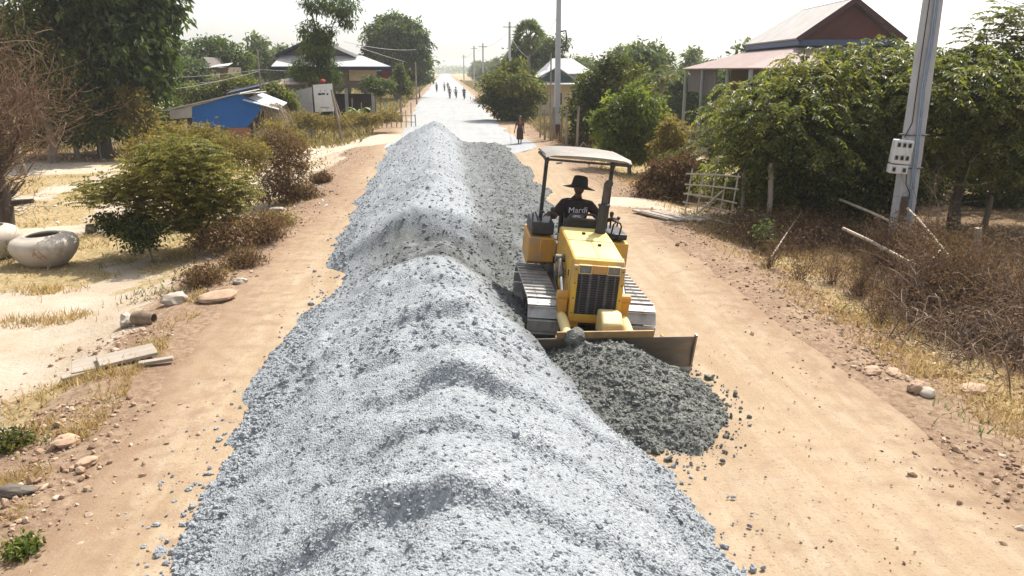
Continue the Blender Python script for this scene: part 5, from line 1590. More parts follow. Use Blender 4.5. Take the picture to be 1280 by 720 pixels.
def twiggy(name, label, cat, b, n, L, r0, seed, mat, cone=.6, kids=3, sag=.25, wob=.15, rad=.3, leaves=None, group=None, zlift=0, up=1.0, part='branches'):
    o = thing(name, label, cat, b, group=group)
    rng = np.random.default_rng(seed)
    d = unit(np.stack([rng.normal(size=n) * cone, rng.normal(size=n) * cone, np.abs(rng.normal(size=n)) * .5 + up], 1))
    p0 = np.stack([rng.normal(size=n) * rad, rng.normal(size=n) * rad, np.full(n, -.03 + zlift)], 1)
    twig_mesh(part, p0, d, L * rng.uniform(.5, 1.2, n), r0, 5, mat, o, seed, sag, wob, kids, .45, .8)
    if leaves:
        m, k, ll, lw = leaves
        q = p0[rng.integers(0, n, k)] + d[rng.integers(0, n, k)] * (L * rng.uniform(.2, 1, k))[:, None] + rng.normal(size=(k, 3)) * L * .14
        q = q[q[:, 2] > .02]
        V, Fc = leaf_mesh(q, unit(rng.normal(size=q.shape) - np.array([0, 0, .5])), ll, lw, rng)
        np_mesh('leaves', V, Fc, m, o, tint=np.repeat(rng.random(len(q)), 4))
    return o

# bare reddish tree at the left edge
b = G(6, 300); o = thing('bare_tree', 'bare reddish brown tree with a black stump of a trunk at the left edge', 'tree', b)
mb = MB(); rnd = random.Random(4)
mb.tube([(-.1, 0, -.1), (0, 0, .3), (.12, 0, .9), (.02, .05, 1.6), (.1, 0, 2.3)], [.42, .30, .24, .22, .15], 10)
mb.tube([(.1, 0, .95), (.45, .05, 1.0), (.9, .0, 1.05)], [.10, .08, .06], 8)
for k in range(10):
    a = rnd.uniform(0, 6.3); z = rnd.uniform(.9, 2.2); l = rnd.uniform(.5, 1.1)
    mb.tube([(.05, 0, z), (.05 + .5 * l * math.cos(a), .5 * l * math.sin(a), z + .25 * l), (.05 + l * math.cos(a), l * math.sin(a), z + .7 * l)], [.06, .04, .02], 6)
mb.build('trunk', BARKD, o, smooth=True)
rng = np.random.default_rng(3)
n = 170
z0 = rng.uniform(1.5, 2.9, n)
d = unit(np.stack([rng.normal(size=n) * .75 + .2, rng.normal(size=n) * .75, np.abs(rng.normal(size=n)) * .6 + .8], 1))
twig_mesh('branches', np.stack([.08 + 0 * z0, 0 * z0, z0], 1), d, rng.uniform(1.3, 3.3, n), .02, 6, TWIGR, o, 5, .0, .12, 7, .38, .75)
n = 60
d2 = unit(np.stack([rng.normal(size=n) + .3, rng.normal(size=n), rng.normal(size=n) * .6], 1))
twig_mesh('dead_side_twigs', np.stack([.08 + 0 * d2[:, 0], 0 * d2[:, 0], rng.uniform(.5, 1.9, n)], 1), d2, rng.uniform(.4, 1.0, n), .014, 4, TWIGR, o, 6, .1, .15, 4, .5, .8)
q = np.stack([.1 + rng.normal(size=5200) * 1.05, rng.normal(size=5200) * 1.1, 3.7 + rng.normal(size=5200) * .9], 1)
V, Fc = leaf_mesh(q, unit(rng.normal(size=q.shape) - np.array([0, 0, .4])), rng.uniform(.05, .10, len(q)), .026, rng)
np_mesh('leaves', V, Fc, LF_RED, o, tint=np.repeat(rng.random(len(q)), 4))
b = G(20, 322); twiggy('shrub', 'dark green weed clump growing between the two clay jars', 'shrub', b, 40, .45, .006, 9, TWIG, .6, 3, .2, .15, .25, (LF_OLIVE, 900, .07, .03))

# dead brush on the right verge
g = G(1235, 440)
twiggy('brush_pile', 'heap of dead brown brushwood with arching stems at the right edge', 'brush pile', g + Vector((.35, .5, 0)), 560, 1.6, .015, 21, TWIG, 1.0, 3, .75, .14, .8, (LF_RED, 3000, .08, .022), up=.75)
g = G(1290, 400)
twiggy('brush_pile', 'tall tangle of dead brown branches cut off by the right frame edge', 'brush pile', g + Vector((.4, .6, 0)), 380, 1.7, .015, 26, TWIG, .9, 3, .6, .14, .8, (LF_RED, 2600, .08, .022), up=.85)
g = G(1210, 405)
twiggy('brush_pile', 'withered brush draped over a leaning stake behind the brushwood heap', 'brush pile', g + Vector((.3, 1.2, 0)), 460, 1.5, .011, 22, TWIGR, .4, 4, .5, .16, .4, (LF_RED, 4500, .08, .02), up=1.0)
g = G(1118, 330)
twiggy('dead_vine', 'dry brown vines climbing round the foot of the near concrete pole', 'vine', g + Vector((-.1, -.3, 0)), 200, 1.1, .009, 23, TWIGR, .25, 5, .15, .14, .3, (LF_RED, 2200, .07, .024))
g = G(1135, 320)
twiggy('dead_sapling', 'dead leafless sapling standing just right of the near concrete pole', 'sapling', g + Vector((.35, -.2, 0)), 14, 1.9, .011, 24, TWIG, .22, 7, -.02, .12, .015)
for i, (px, py, n, L, lab) in enumerate([(1000, 350, 26, .8, 'thin dry weed stalks on the verge below the small shrub of dead stems'), (1040, 355, 30, .95, 'reddish dry weed clump left of the fallen bamboo poles'), (1075, 370, 26, .9, 'brown dry weed clump in front of the fallen bamboo poles'), (960, 335, 24, .7, 'small dry weed clump at the bend of the right verge'), (1100, 405, 26, .6, 'low dry weed clump closest to the road before the brush heap')]):
    g = G(px, py); twiggy('dry_weed', lab, 'weed', g, n, L, .006, 60 + i, TWIGR, .45, 4, .1, .15, .03, (LF_RED, 420, .06, .02))
g = G(975, 300); twiggy('shrub', 'tangle of dead brown stems under the spreading tree', 'shrub', g + Vector((0, .4, 0)), 380, .85, .010, 71, TWIGR, .8, 4, .4, .16, .75, (LF_RED, 3200, .08, .03))
g = G(1030, 300); twiggy('shrub', 'wide tangle of brown stems just left of the near concrete pole', 'shrub', g + Vector((0, .4, 0)), 420, .8, .010, 72, TWIGR, .8, 4, .4, .16, .85, (LF_RED, 3200, .08, .03))
g = G(935, 305); twiggy('shrub', 'tangle of dry stems right of the planks at the bamboo gate', 'shrub', g + Vector((.3, 0, 0)), 200, .8, .007, 73, TWIGR, .8, 4, .4, .16, .55, (LF_RED, 1900, .07, .028))
g = G(955, 315); twiggy('young_plant', 'young plant with pale green leaves at the foot of the dead stems', 'plant', g, 9, .8, .008, 74, TWIG, .35, 3, .1, .1, .015, (LF_PALE, 170, .13, .07))
g = G(1003, 278); twiggy('young_plant', 'slim upright plant with sparse yellow green leaves beneath the spreading tree', 'plant', g, 8, 1.1, .008, 75, TWIG, .2, 3, 0, .1, .015, (LF_PALE, 150, .13, .06))
# dry brown scrub along the fence posts, and along the left bank
for i, (px, py, w_, L, m, lab) in enumerate([(720, 185, 1.6, .9, LF_RED, 'dry brown scrub around the feet of the bare fence posts'), (690, 168, 1.4, 1.0, LF_YEL, 'dry scrub at the far end of the row of fence posts'), (780, 205, 1.2, .7, LF_RED, 'dry grass tuft at the foot of the bright green bush'), (815, 248, 1.0, .6, LF_RED, 'brown scrub on the verge beside the pale planks'), (610, 130, 2.2, 1.0, LF_RED, 'brown scrub on the verge before the umbrella shaped bush'), (330, 300, .7, .45, LF_RED, 'brown tuft on the left bank below the dry reddish bush'), (380, 250, .8, .5, LF_RED, 'brown tuft on the left bank close to the road'), (255, 355, .7, .4, LF_RED, 'brown tuft above the slab stone on the left bank'), (15, 560, .22, .24, LF_OLIVE, 'dark weed tuft at the left edge above the rubble'), (305, 332, .6, .35, LF_RED, 'low brown tuft below the withered bush on the left bank'), (345, 282, .6, .4, LF_YEL, 'yellowish tuft on the left bank between two brown ones'), (402, 228, .6, .4, LF_RED, 'farthest brown tuft on the left bank before the sandy path'), (30, 690, .18, .15, LF_BRIGHT, 'green weed tuft in the lower left corner')]):
    g = G(px, py); twiggy('scrub', lab, 'scrub', g, int(60 + 60 * w_), L, .004 + .0002 * g.y, 100 + i, TWIGR, .9, 3, .3, .15, w_ * .27, (m, int(700 + 900 * w_), .05 + .0018 * g.y, .02 + .0008 * g.y))

# ---- rows of distant trees
def far_proto(name, label, lobes, mat, clumps, seed, L, W, cr, group, r=.25):
    o = thing(name, label, 'tree', (0, 0, 0), group=group)
    trunk_mesh(r, lobes[0][2], lobes, o, BARK, seed)
    crown_mesh('crown', lobes, clumps, 10, L, W, cr, mat, o, seed, .4, .4, .1)
    return o
GL, GR_ = 'trees along the left side of the far road', 'trees along the right side of the far road'
labL = 'hazy green tree in the row along the left of the far road'; labR = 'hazy green tree in the row along the right of the far road'
pr = [far_proto('roadside_tree', labR, [(0, 0, 4.6, 2.0, 2.0, 1.8), (1.1, .4, 3.4, 1.6, 1.6, 1.4), (-1.2, 0, 3.2, 1.7, 1.6, 1.5), (0, 0, 2.0, 2.2, 2.0, 1.2)], LF_PALE, 420, 201, .5, .22, .5, GR_),
      far_proto('roadside_tree', labR, [(0, 0, 5.6, 1.4, 1.4, 2.2), (.7, .3, 3.9, 1.5, 1.4, 1.5), (-.7, 0, 3.6, 1.4, 1.4, 1.4)], LF_MID, 330, 202, .5, .2, .5, GR_),
      far_proto('roadside_tree', labR, [(0, 0, 2.2, 2.4, 2.2, 1.6), (1.3, 0, 1.6, 1.6, 1.6, 1.2), (-1.3, .4, 1.7, 1.6, 1.6, 1.3)], LF_OLIVE, 330, 203, .45, .2, .45, GR_)]
rnd = random.Random(17)
used = [False] * 3
def far_tree(x, y, s, lab, grp, k=None):
    k = rnd.randrange(3) if k is None else k
    rz = rnd.uniform(0, 6.28)
    if not used[k]:
        used[k] = True; o = pr[k]; o.location = on(x, y); o.rotation_euler = (0, 0, rz); o.scale = (s, s, s); o['label'] = lab; o['group'] = grp
    else: dup(pr[k], on(x, y), rz, (s * rnd.uniform(.85, 1.2), s * rnd.uniform(.85, 1.2), s), lab, grp)
y = 112
while y < 640:
    far_tree(rnd.uniform(10.5, 15) + y * .012, y, rnd.uniform(.75, 1.25), labR, GR_)
    if rnd.random() < .75: far_tree(rnd.uniform(16, 30) + y * .03, y + 4, rnd.uniform(.9, 1.5), labR, GR_)
    y += rnd.uniform(9, 15) * (1 + y / 500)
y = 138
while y < 640:
    far_tree(-rnd.uniform(8.5, 12) - y * .012, y, rnd.uniform(.6, 1.1), labL, GL)
    if rnd.random() < .75: far_tree(-rnd.uniform(14, 30) - y * .03, y + 4, rnd.uniform(.9, 1.5), labL, GL)
    y += rnd.uniform(10, 16) * (1 + y / 500)
G2, G3 = 'trees behind the houses on the left', 'trees behind the houses on the right'
l2 = 'hazy tree in the grove behind the left hand houses'; l3 = 'hazy tree in the grove behind the right hand houses'
for i in range(26):
    yy = rnd.uniform(95, 170); far_tree(rnd.uniform(-.62, -.13) * yy, yy, rnd.uniform(.9, 1.35), l2, G2, rnd.choice((0, 1)))
for i in range(22):
    yy = rnd.uniform(70, 150); far_tree(rnd.uniform(.25, .75) * yy, yy, rnd.uniform(.75, 1.1), l3, G3)
for i in range(16):
    yy = rnd.uniform(72, 105); far_tree(rnd.uniform(.27, .62) * yy, yy, rnd.uniform(.8, 1.05), l3, G3)
for i in range(8):
    yy = rnd.uniform(100, 150); far_tree(rnd.uniform(.12, .26) * yy, yy, rnd.uniform(.8, 1.15), l3, G3)
# the woods that close the horizon
rng = np.random.default_rng(77)
n = 5200
yy = rng.uniform(420, 900, n); xx = np.where(rng.random(n) < .5, -1, 1) * (rng.uniform(0, 1, n) ** 1.0 * 900 + 16 + yy * .014)
hh = 5.5 + 4.5 * vn(xx * .02, yy * .02, 301)
lob = np.stack([xx, yy, rng.random(n) * hh], 1)
cc = np.repeat(lob, 9, 0) + rng.normal(size=(n * 9, 3)) * np.array([2.2, 2.2, 1.1]); cc[:, 2] = np.maximum(cc[:, 2], .2)
V, Fc = leaf_mesh(cc, unit(rng.normal(size=cc.shape)), rng.uniform(1.6, 3.0, len(cc)), rng.uniform(.9, 1.5, len(cc)), rng)
lob2 = np.stack([rng.uniform(-90, 90, 700), rng.uniform(950, 1150, 700), rng.random(700) * 8], 1)
c2 = np.repeat(lob2, 8, 0) + rng.normal(size=(5600, 3)) * np.array([2.5, 2.5, 1.2]); c2[:, 2] = np.maximum(c2[:, 2], .2)
cc = np.concatenate([cc, c2])
V, Fc = leaf_mesh(cc, unit(rng.normal(size=cc.shape)), rng.uniform(1.6, 3.0, len(cc)), rng.uniform(.9, 1.5, len(cc)), rng)
o = np_mesh('distant_woods', V, Fc, LF_PALE, tint=np.repeat(rng.random(len(cc)), 4))
tag(o, 'low distant woods that close the horizon on both sides of the road', 'woods', kind='stuff')

# ================================================================== buildings
def corner(px, py, Y): return P(px, py, Y)
WOODW = pmat('weathered_boards', (.20, .165, .13), (.13, .105, .085), 4, .85, 0, .3, stretch=(1, 1, 6))
WALLG = pmat('grey_render', (.40, .39, .37), (.32, .31, .29), 3, .9, 0, .2, (.25, .23, .2), 2, .56)
BEIGE = pmat('beige_render', (.62, .52, .38), (.55, .45, .32), 3, .85, 0, .15)
DARKIN = pmat('dark_interior', (.03, .028, .026), (.045, .04, .036), 4, .9)  # near black, the shade of interiors put into the colour
WHITE = pmat('white_paint', (.78, .77, .74), (.70, .69, .66), 4, .6, 0, .1)
TIN = corrugated('pale_tin_roof', (.50, .49, .48), (.42, .41, .40), 0, 6, .6)
TINW = corrugated('white_tin_roof', (.52, .52, .52), (.45, .45, .45), 0, 6, .6, 0, (.38, .36, .33))
TILE = corrugated('pale_roof_tiles', (.50, .47, .43), (.43, .39, .35), 2, 9, .6, 0, (.45, .4, .36))
PINKT = corrugated('faded_red_roof', (.33, .235, .205), (.27, .18, .15), 0, 6, .6, 0, (.42, .28, .24))
NAVY = pmat('navy_paint', (.012, .018, .05), (.018, .026, .065), 4, .5)
BLUEW = corrugated('blue_tin_wall', (.012, .135, .46), (.01, .115, .39), 0, 14, .5, 0, (.03, .14, .40))
REDB = corrugated('red_brown_boards', (.15, .05, .042), (.11, .038, .032), 2, 9, .7, 0, (.1, .045, .04))
REDP = pmat('red_cloth', (.38, .025, .03), (.28, .015, .022), 4, .7)
GREENP = pmat('pale_green_paint', (.30, .42, .36), (.24, .34, .3), 4, .7)
CONC = pmat('pole_concrete', (.47, .47, .47), (.38, .38, .385), 2.5, .85, 0, .35, (.30, .29, .28), 2.0, .56, stretch=(1, 1, .4))
WOODP = pmat('grey_post_wood', (.30, .25, .20), (.20, .165, .13), 6, .9, 0, .5, stretch=(1, 1, .2))

def frame(o_loc, label, name, cat, rz): return thing(name, label, cat, o_loc, (0, 0, rz))

# ---- stilt house on the left: gable towards the road, pale skirt roof
Yh = 64; b = base_at(410, Yh)
hs = thing('stilt_house', 'stilt house with dark gable and pale tin skirt roof left of the far road', 'house', b, (0, 0, R(4)))
s = zscale(Yh)
def lx(px): return (px - 410) / s
def lz(py, dz=0): return P(410, py, Yh).z - b.z + dz
W1, W2 = lx(352), lx(470)
e0, e1 = lz(83), lz(69)
b_ = MB(); b_.box(((W1 + W2) / 2, 4.2, (e0 + lz(108)) / 2), (W2 - W1 - 1.2, 6.4, e0 - lz(108) + .3)); b_.build('upper_wall', WOODW, hs)
b_ = MB(); b_.box((lx(452), .93, lz(93)), (2.2, .06, 1.0)); b_.build('wall_panel', BEIGE, hs)
b_ = MB(); b_.box((lx(480), 2.2, lz(92)), (.6, 2.5, 1.1)); b_.build('side_panel', pmat('maroon_paint', (.20, .04, .045), None, 4), hs)
for (x, y) in [(W1 + .9, 1.2), (lx(395), 1.2), (lx(430), 1.2), (lx(463), 1.2), (W1 + .9, 6.8), (lx(430), 6.8), (lx(463), 6.8)]:
    MB().box((x, y, lz(108) / 2), (.26, .26, lz(108) + .1)).build('stilt', WALLG, hs)
# skirt roof on four sides
ex0, ex1, ey0, ey1 = lx(345), lx(487), -.6, 8.4
ix0, ix1, iy0, iy1 = lx(354), lx(452), 1.2, 6.8
sk = MB()
sk.slab([(ex0, ey0, e0), (ex1, ey0, e0), (ix1, iy0, e1), (ix0, iy0, e1)], .05)
sk.slab([(ex1, ey0, e0), (ex1, ey1, e0), (ix1, iy1, e1), (ix1, iy0, e1)], .05)
sk.slab([(ex0, ey1, e0), (ex0, ey0, e0), (ix0, iy0, e1), (ix0, iy1, e1)], .05)
sk.build('skirt_roof', TIN, hs)
b_ = MB(); b_.box(((ex0 + ex1) / 2, ey0 - .03, e0 - .16), (ex1 - ex0, .05, .24)); b_.box((ex0 - .03, 3.9, e0 - .16), (.05, 9, .24)); b_.box((ex1 + .03, 3.9, e0 - .16), (.05, 9, .24)); b_.build('fascia', NAVY, hs)
rz_ = lz(46); gx = lx(396); g0, g1 = lx(348), lx(446); ge = e1 + .05
b_ = MB(); b_.prism([(g0 + .5, 1.3, ge), (g1 - .5, 1.3, ge), (gx, 1.3, rz_ - .25)], (0, 5.4, 0)); b_.build('gable', WOODW, hs)
rf = MB()
rf.slab([(g0, .7, ge - .1), (gx, .7, rz_), (gx, 7.4, rz_), (g0, 7.4, ge - .1)], -.07); rf.slab([(gx, .7, rz_), (g1, .7, ge - .1), (g1, 7.4, ge - .1), (gx, 7.4, rz_)], -.07)
rf.build('roof', pmat('dark_roof', (.10, .085, .075), (.14, .12, .105), 3, .8), hs)
for xe in (g0, g1):
    b_ = MB(); b_.bar((gx, .66, rz_ - .02), (xe, .66, ge - .12), .05, .22, up=(0, -1, 0) if False else (0, 0, 1)); b_.build('bargeboard', WHITE if xe == g1 else NAVY, hs)
b_ = MB(); b_.box((lx(468), -1.0, .45), (4.0, .2, .95)); b_.build('garden_wall', pmat('dark_grey_wall', (.13, .125, .12), (.18, .17, .165), 4, .9), hs)
b_ = MB(); b_.box((lx(415), 5.5, 1.2), (6.5, .1, 2.4)); b_.build('under_house_shade', DARKIN, hs)  # dark sheet behind the stilts stands in for shade under the house
b_ = MB(); b_.box((lx(443), 1.6, lz(98)), (1.1, .05, .3)); b_.build('hanging_cloth', REDP, hs)

# ---- low sheds and fence panels in front of it
g = base_at(325, 57)
sh = thing('shed', 'low shed with a long dark navy roof left of the stilt house', 'shed', g)
s_ = zscale(57)
def rel(px, py, Y, o): return P(px, py, Y) - o
q = [rel(282, 117, 57, g), rel(352, 101, 57, g)]
MB().slab([q[0], q[1], q[1] + Vector((.2, 4, .25)), q[0] + Vector((-.4, 4, .25))], .08).build('roof', NAVY, sh)
for t in (.1, .5, .9):
    p = q[0].lerp(q[1], t); MB().box((p.x, .2, p.z / 2), (.14, .14, p.z)).build('post', WOODP, sh)
MB().box((q[0].lerp(q[1], .5).x, 2.2, .8), (4, .08, 1.6)).build('back_wall', DARKIN, sh)
g = base_at(360, 54)
sh = thing('lean_to', 'small lean-to with a rusty pink sheet roof before the stilt house', 'shed', g)
q = [rel(345, 106, 54, g), rel(385, 104.5, 54, g)]
MB().slab([q[0], q[1], q[1] + Vector((0, 1.8, .35)), q[0] + Vector((0, 1.8, .35))], .04).build('roof', PINKT, sh)
for t in (.05, .95):
    p = q[0].lerp(q[1], t); MB().box((p.x, .15, p.z / 2), (.1, .1, p.z)).build('post', WOODP, sh)
g = base_at(376, 51.5)
fp = thing('tin_fence', 'grey white corrugated tin fence panel behind the yellowing weeds', 'fence', g)
q = [rel(361, 115, 51.5, g), rel(389, 109, 51.5, g)]
MB().prism([(q[0].x, 0, -.05), (q[1].x, 0, -.05), (q[1].x, 0, q[1].z), (q[0].x, 0, q[0].z)], (0, .04, 0)).build('sheet', corrugated('dull_tin', (.46, .46, .45), (.38, .38, .37), 0, 10, .55, 0, (.30, .26, .22)), fp)
for t in (0.02, .98): p = q[0].lerp(q[1], t); MB().box((p.x, .08, p.z / 2), (.08, .08, p.z)).build('post', WOODP, fp)

# ---- blue tin shack
Yb = 42; g = base_at(280, Yb)
sk_ = thing('tin_shack', 'low shack with bright blue tin wall and pale bent sheet roof', 'shack', g)
def w(px, py, d=0): v = rel(px, py, Yb, g); return Vector((v.x, d, v.z))
MB().prism([w(240, 134), w(298, 117), w(331, 131), w(309, 159), w(240, 160)], (0, .05, 0)).build('blue_wall', BLUEW, sk_)
MB().prism([w(212, 137.5, .03), w(240, 133.5, .03), w(240, 147, .03), w(212, 149, .03)], (0, .05, 0)).build('grey_wall', corrugated('grey_white_tin', (.50, .50, .49), (.42, .42, .41), 0, 10, .5), sk_)
MB().prism([w(232, 148, .3), w(241, 148, .3), w(241, 160, .3), w(232, 160, .3)], (0, .05, 0)).build('doorway', DARKIN, sk_)
MB().box((w(300, 168).x, .1, w(300, 168).z - .2), (1.1, .2, 1.1)).build('brick_base', pmat('red_brick', (.28, .13, .085), (.22, .10, .07), 8, .9), sk_)
rf = MB()
rf.slab([w(205, 137.5, -.35), w(302, 115.5, -.35), w(302, 115.5, 4) + Vector((0, 0, .1)), w(205, 137.5, 4)], .05)
rf.build('roof_sheet', TIN, sk_)
MB().slab([w(300, 117, -.4), w(322, 115, -.4), w(322, 115, 2.0), w(300, 117, 2.0)], .04).build('roof_sheet', TINW, sk_)
MB().slab([w(306, 124, -.42), w(350, 136, -.42), w(345, 131, 3.0), w(312, 118, 3.0)], .04).build('roof_sheet', TINW, sk_)
for px in (213, 316, 344): MB().box((w(px, 150).x, .25, .8), (.12, .12, 1.9)).build('post', WOODP if px < 320 else WHITE, sk_)
MB().prism([w(318, 150, .5), w(332, 150, .5), w(332, 175, .5), w(318, 175, .5)], (0, 1.5, 0)).build('end_wall', WALLG, sk_)
MB().prism([w(322, 152, .46), w(328, 152, .46), w(328, 162, .46), w(322, 162, .46)], (0, .03, 0)).build('window', DARKIN, sk_)
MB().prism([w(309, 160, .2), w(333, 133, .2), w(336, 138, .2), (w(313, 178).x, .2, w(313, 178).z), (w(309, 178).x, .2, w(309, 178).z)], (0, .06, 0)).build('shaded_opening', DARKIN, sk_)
c = w(340, 148); rng = np.random.default_rng(12)
n = 900; p0 = np.stack([c.x + rng.normal(size=n) * .22, -.2 + rng.uniform(0, 1.2, n), c.z + .55 + rng.normal(size=n) * .1], 1)
th = twig_mesh('thatch', p0, unit(np.stack([rng.normal(size=n) * .35 + .3, rng.normal(size=n) * .3, -np.ones(n)], 1)), rng.uniform(.5, 1.3, n), .016, 3, tint_mat('straw', [(.24, .19, .13), (.36, .29, .2), (.44, .37, .27)], .9, .1, .1), sk_, 6, .1, .06)

# ---- blue gabled house far back on the left
Yg = 78; g = base_at(256, Yg)
hg = thing('stilt_house', 'small far house with a bright blue gable among the left hand trees', 'house', g)
def w2(px, py, d=0): v = rel(px, py, Yg, g); return Vector((v.x, d, v.z))
MB().prism([w2(238, 87.2, -.56), w2(266, 87.2, -.56), w2(255, 73, -.56)], (0, .1, 0)).build('gable', pmat('blue_boards', (.02, .06, .28), (.025, .07, .32), 4, .6), hg)
rf = MB(); rf.slab([w2(236, 88, -.5), w2(255, 72, -.5), w2(255, 72, 7), w2(236, 88, 7)], -.08); rf.slab([w2(255, 72, -.5), w2(268, 88, -.5), w2(268, 88, 7), w2(255, 72, 7)], -.08); rf.build('roof', pmat('dark_roof', (.1, .085, .075), None, 3), hg)
MB().slab([w2(233, 88, -1.5), w2(290, 82, -1.5), w2(284, 78, 2), w2(240, 84, 2)], .05).build('porch_roof', TIN, hg)
MB().prism([w2(238, 88, .3), w2(284, 84, .3), w2(284, 104, .3), w2(238, 106, .3)], (0, 5, 0)).build('wall', WOODW, hg)
for px in (262, 269): MB().prism([w2(px, 91, .26), w2(px + 5, 91, .26), w2(px + 5, 98, .26), w2(px, 98, .26)], (0, .03, 0)).build('window', WHITE, hg)
for px in (240, 255, 270, 284): MB().box((w2(px, 100).x, .6, .7), (.25, .25, 1.6)).build('stilt', WALLG, hg)

# ---- white roofed house behind the second pole on the right
Ym = 76; g = base_at(700, Ym)
hm = thing('tiled_house', 'beige house with white tiled hip roof and small teal gable behind the second pole', 'house', g)
def w3(px, py, d=0): v = rel(px, py, Ym, g); return Vector((v.x, d, v.z))
eL, eR, ze, zr = w3(684, 92).x, w3(748, 92).x, w3(690, 92).z, w3(690, 72).z
rL, rR = w3(700, 72).x, w3(726, 72).x
rf = MB()
rf.slab([(eL, 1.5, ze), (eR, 1.5, ze), (rR, 5.2, zr), (rL, 5.2, zr)], .08); rf.slab([(eR, 1.5, ze), (eR, 9, ze), (rR, 5.2, zr)], .08); rf.slab([(eL, 9, ze), (eL, 1.5, ze), (rL, 5.2, zr)], .08); rf.slab([(eR, 9, ze), (eL, 9, ze), (rL, 5.2, zr), (rR, 5.2, zr)], .08)
rf.build('roof', corrugated('white_tiles', (.46, .455, .46), (.40, .395, .405), 2, 10, .6, 0, (.34, .34, .35)), hm)
MB().box(((eL + eR) / 2, 5.2, ze / 2), (eR - eL - .9, 6.6, ze)).build('wall', WALLG, hm)
gl, gr, gp_, gb, gt = w3(664, 101).x, w3(721, 101).x, w3(696, 84).x, w3(690, 101.5).z, w3(690, 84.5).z
MB().prism([(gl + .5, .0, gb), (gr - .3, .0, gb), (gp_, .0, gt - .15)], (0, .12, 0)).build('gable', pmat('teal_boards', (.035, .075, .08), (.045, .09, .095), 4, .6), hm)
rf = MB(); rf.slab([(gl, -.5, gb), (gp_, -.5, gt), (gp_, 4, gt), (gl, 4, gb)], -.08); rf.slab([(gp_, -.5, gt), (gr, -.5, gb), (gr, 4, gb), (gp_, 4, gt)], -.08); rf.build('porch_roof', TINW, hm)
MB().slab([(gl - .6, -1.5, gb - .25), (gr + .4, -1.5, gb - .25), (gr + .4, .4, gb - .02), (gl - .6, .4, gb - .02)], .07).build('awning', TINW, hm)
MB().box(((gl + gr) / 2, .25, gb / 2 - .1), (gr - gl - .8, .3, gb - .2)).build('porch_wall', BEIGE, hm)
for k in (.25, .6): MB().box((gl + (gr - gl) * k, .08, gb / 2), (.7, .05, 1.1)).build('window', DARKIN, hm)

# ---- big house with the red gable on the right
N0 = P(1065, 1, 41); F0 = P(1004, 11, 48.5)
ax_ = Vector((F0.x - N0.x, F0.y - N0.y, 0)); LEN = ax_.length
rzg = math.atan2(ax_.y, ax_.x) - math.pi / 2          # local +y runs along the ridge, away from the camera
g = on(N0.x, N0.y); g.z = -.35
hr = thing('stilt_house', 'large stilt house with a red brown gable and pale tiled roof on the right', 'house', g, (0, 0, rzg))
zr = N0.z - g.z; ze = zr - 1.95; hw = 2.75
rf = MB(); rf.slab([(-hw, -.5, ze), (0, -.5, zr), (0, LEN, zr), (-hw, LEN + 2.6, ze)], -.09); rf.slab([(0, -.5, zr), (hw, -.5, ze), (hw, LEN + 2.6, ze), (0, LEN, zr)], -.09); rf.slab([(hw, LEN + 2.6, ze), (-hw, LEN + 2.6, ze), (0, LEN, zr)], .09)
rf.build('roof', TILE, hr)
rc = MB(); rc.tube([(0, -.52, zr + .03), (0, LEN, zr + .03)], .09, 6); rc.build('ridge_cap', pmat('grey_ridge', (.3, .3, .32), None, 4), hr)
rc = MB(); rc.tube([(0, LEN, zr + .03), (-hw, LEN + 2.6, ze + .03)], .08, 6); rc.build('ridge_cap', pmat('grey_ridge', (.3, .3, .32)), hr)
MB().prism([(-hw + .25, -.15, ze + .02), (hw - .25, -.15, ze + .02), (0, -.15, zr - .2)], (0, .15, 0)).build('gable', REDB, hr)
for sx in (-1, 1):
    MB().bar((0, -.56, zr + .0), (hw * sx * 1.03, -.56, ze - .03), .06, .26).build('bargeboard', pmat('dark_maroon', (.07, .025, .022), None, 4), hr)
b_ = MB(); b_.box((0, -.3, ze - .16), (hw * 2 - .1, .08, .30)); b_.box((-hw + .05, LEN / 2 + 1, ze - .16), (.08, LEN + 3.0, .26)); b_.build('fascia', pmat('blue_grey_paint', (.085, .115, .19), (.07, .095, .16), 4, .6), hr)
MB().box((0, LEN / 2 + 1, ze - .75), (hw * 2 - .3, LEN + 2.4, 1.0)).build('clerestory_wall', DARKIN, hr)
# wide lower roof
ow = 3.4; zo = ze - 1.45; zi = ze - .42
lo = MB(); i0, i1, j0, j1 = -hw - .0, hw + .0, -.2, LEN + 2.6
lo.slab([(i0 - ow, j1 + ow, zo), (i0 - ow, j0 - ow, zo), (i0, j0, zi), (i0, j1, zi)], .07)
lo.slab([(i0 - ow, j0 - ow, zo), (i1 + ow, j0 - ow, zo), (i1, j0, zi), (i0, j0, zi)], .07)
lo.slab([(i1 + ow, j0 - ow, zo), (i1 + ow, j1 + ow, zo), (i1, j1, zi), (i1, j0, zi)], .07)
lo.slab([(i1 + ow, j1 + ow, zo), (i0 - ow, j1 + ow, zo), (i0, j1, zi), (i1, j1, zi)], .07)
lo.build('lower_roof', PINKT, hr)
MB().box((0, LEN / 2 + 1, (zo + .2 + 2.3) / 2), (hw * 2 + 1.2, LEN + 4.2, zo + .4 - 2.3)).build('upper_wall', WOODW, hr)
MB().box((-hw - ow + .5, LEN + 1.6, zo - .80), (.06, 8.4, 1.5)).build('boarded_screen', corrugated('grey_boards', (.12, .11, .105), (.09, .085, .08), 1, 5, .8, 0, (.08, .07, .06)), hr)
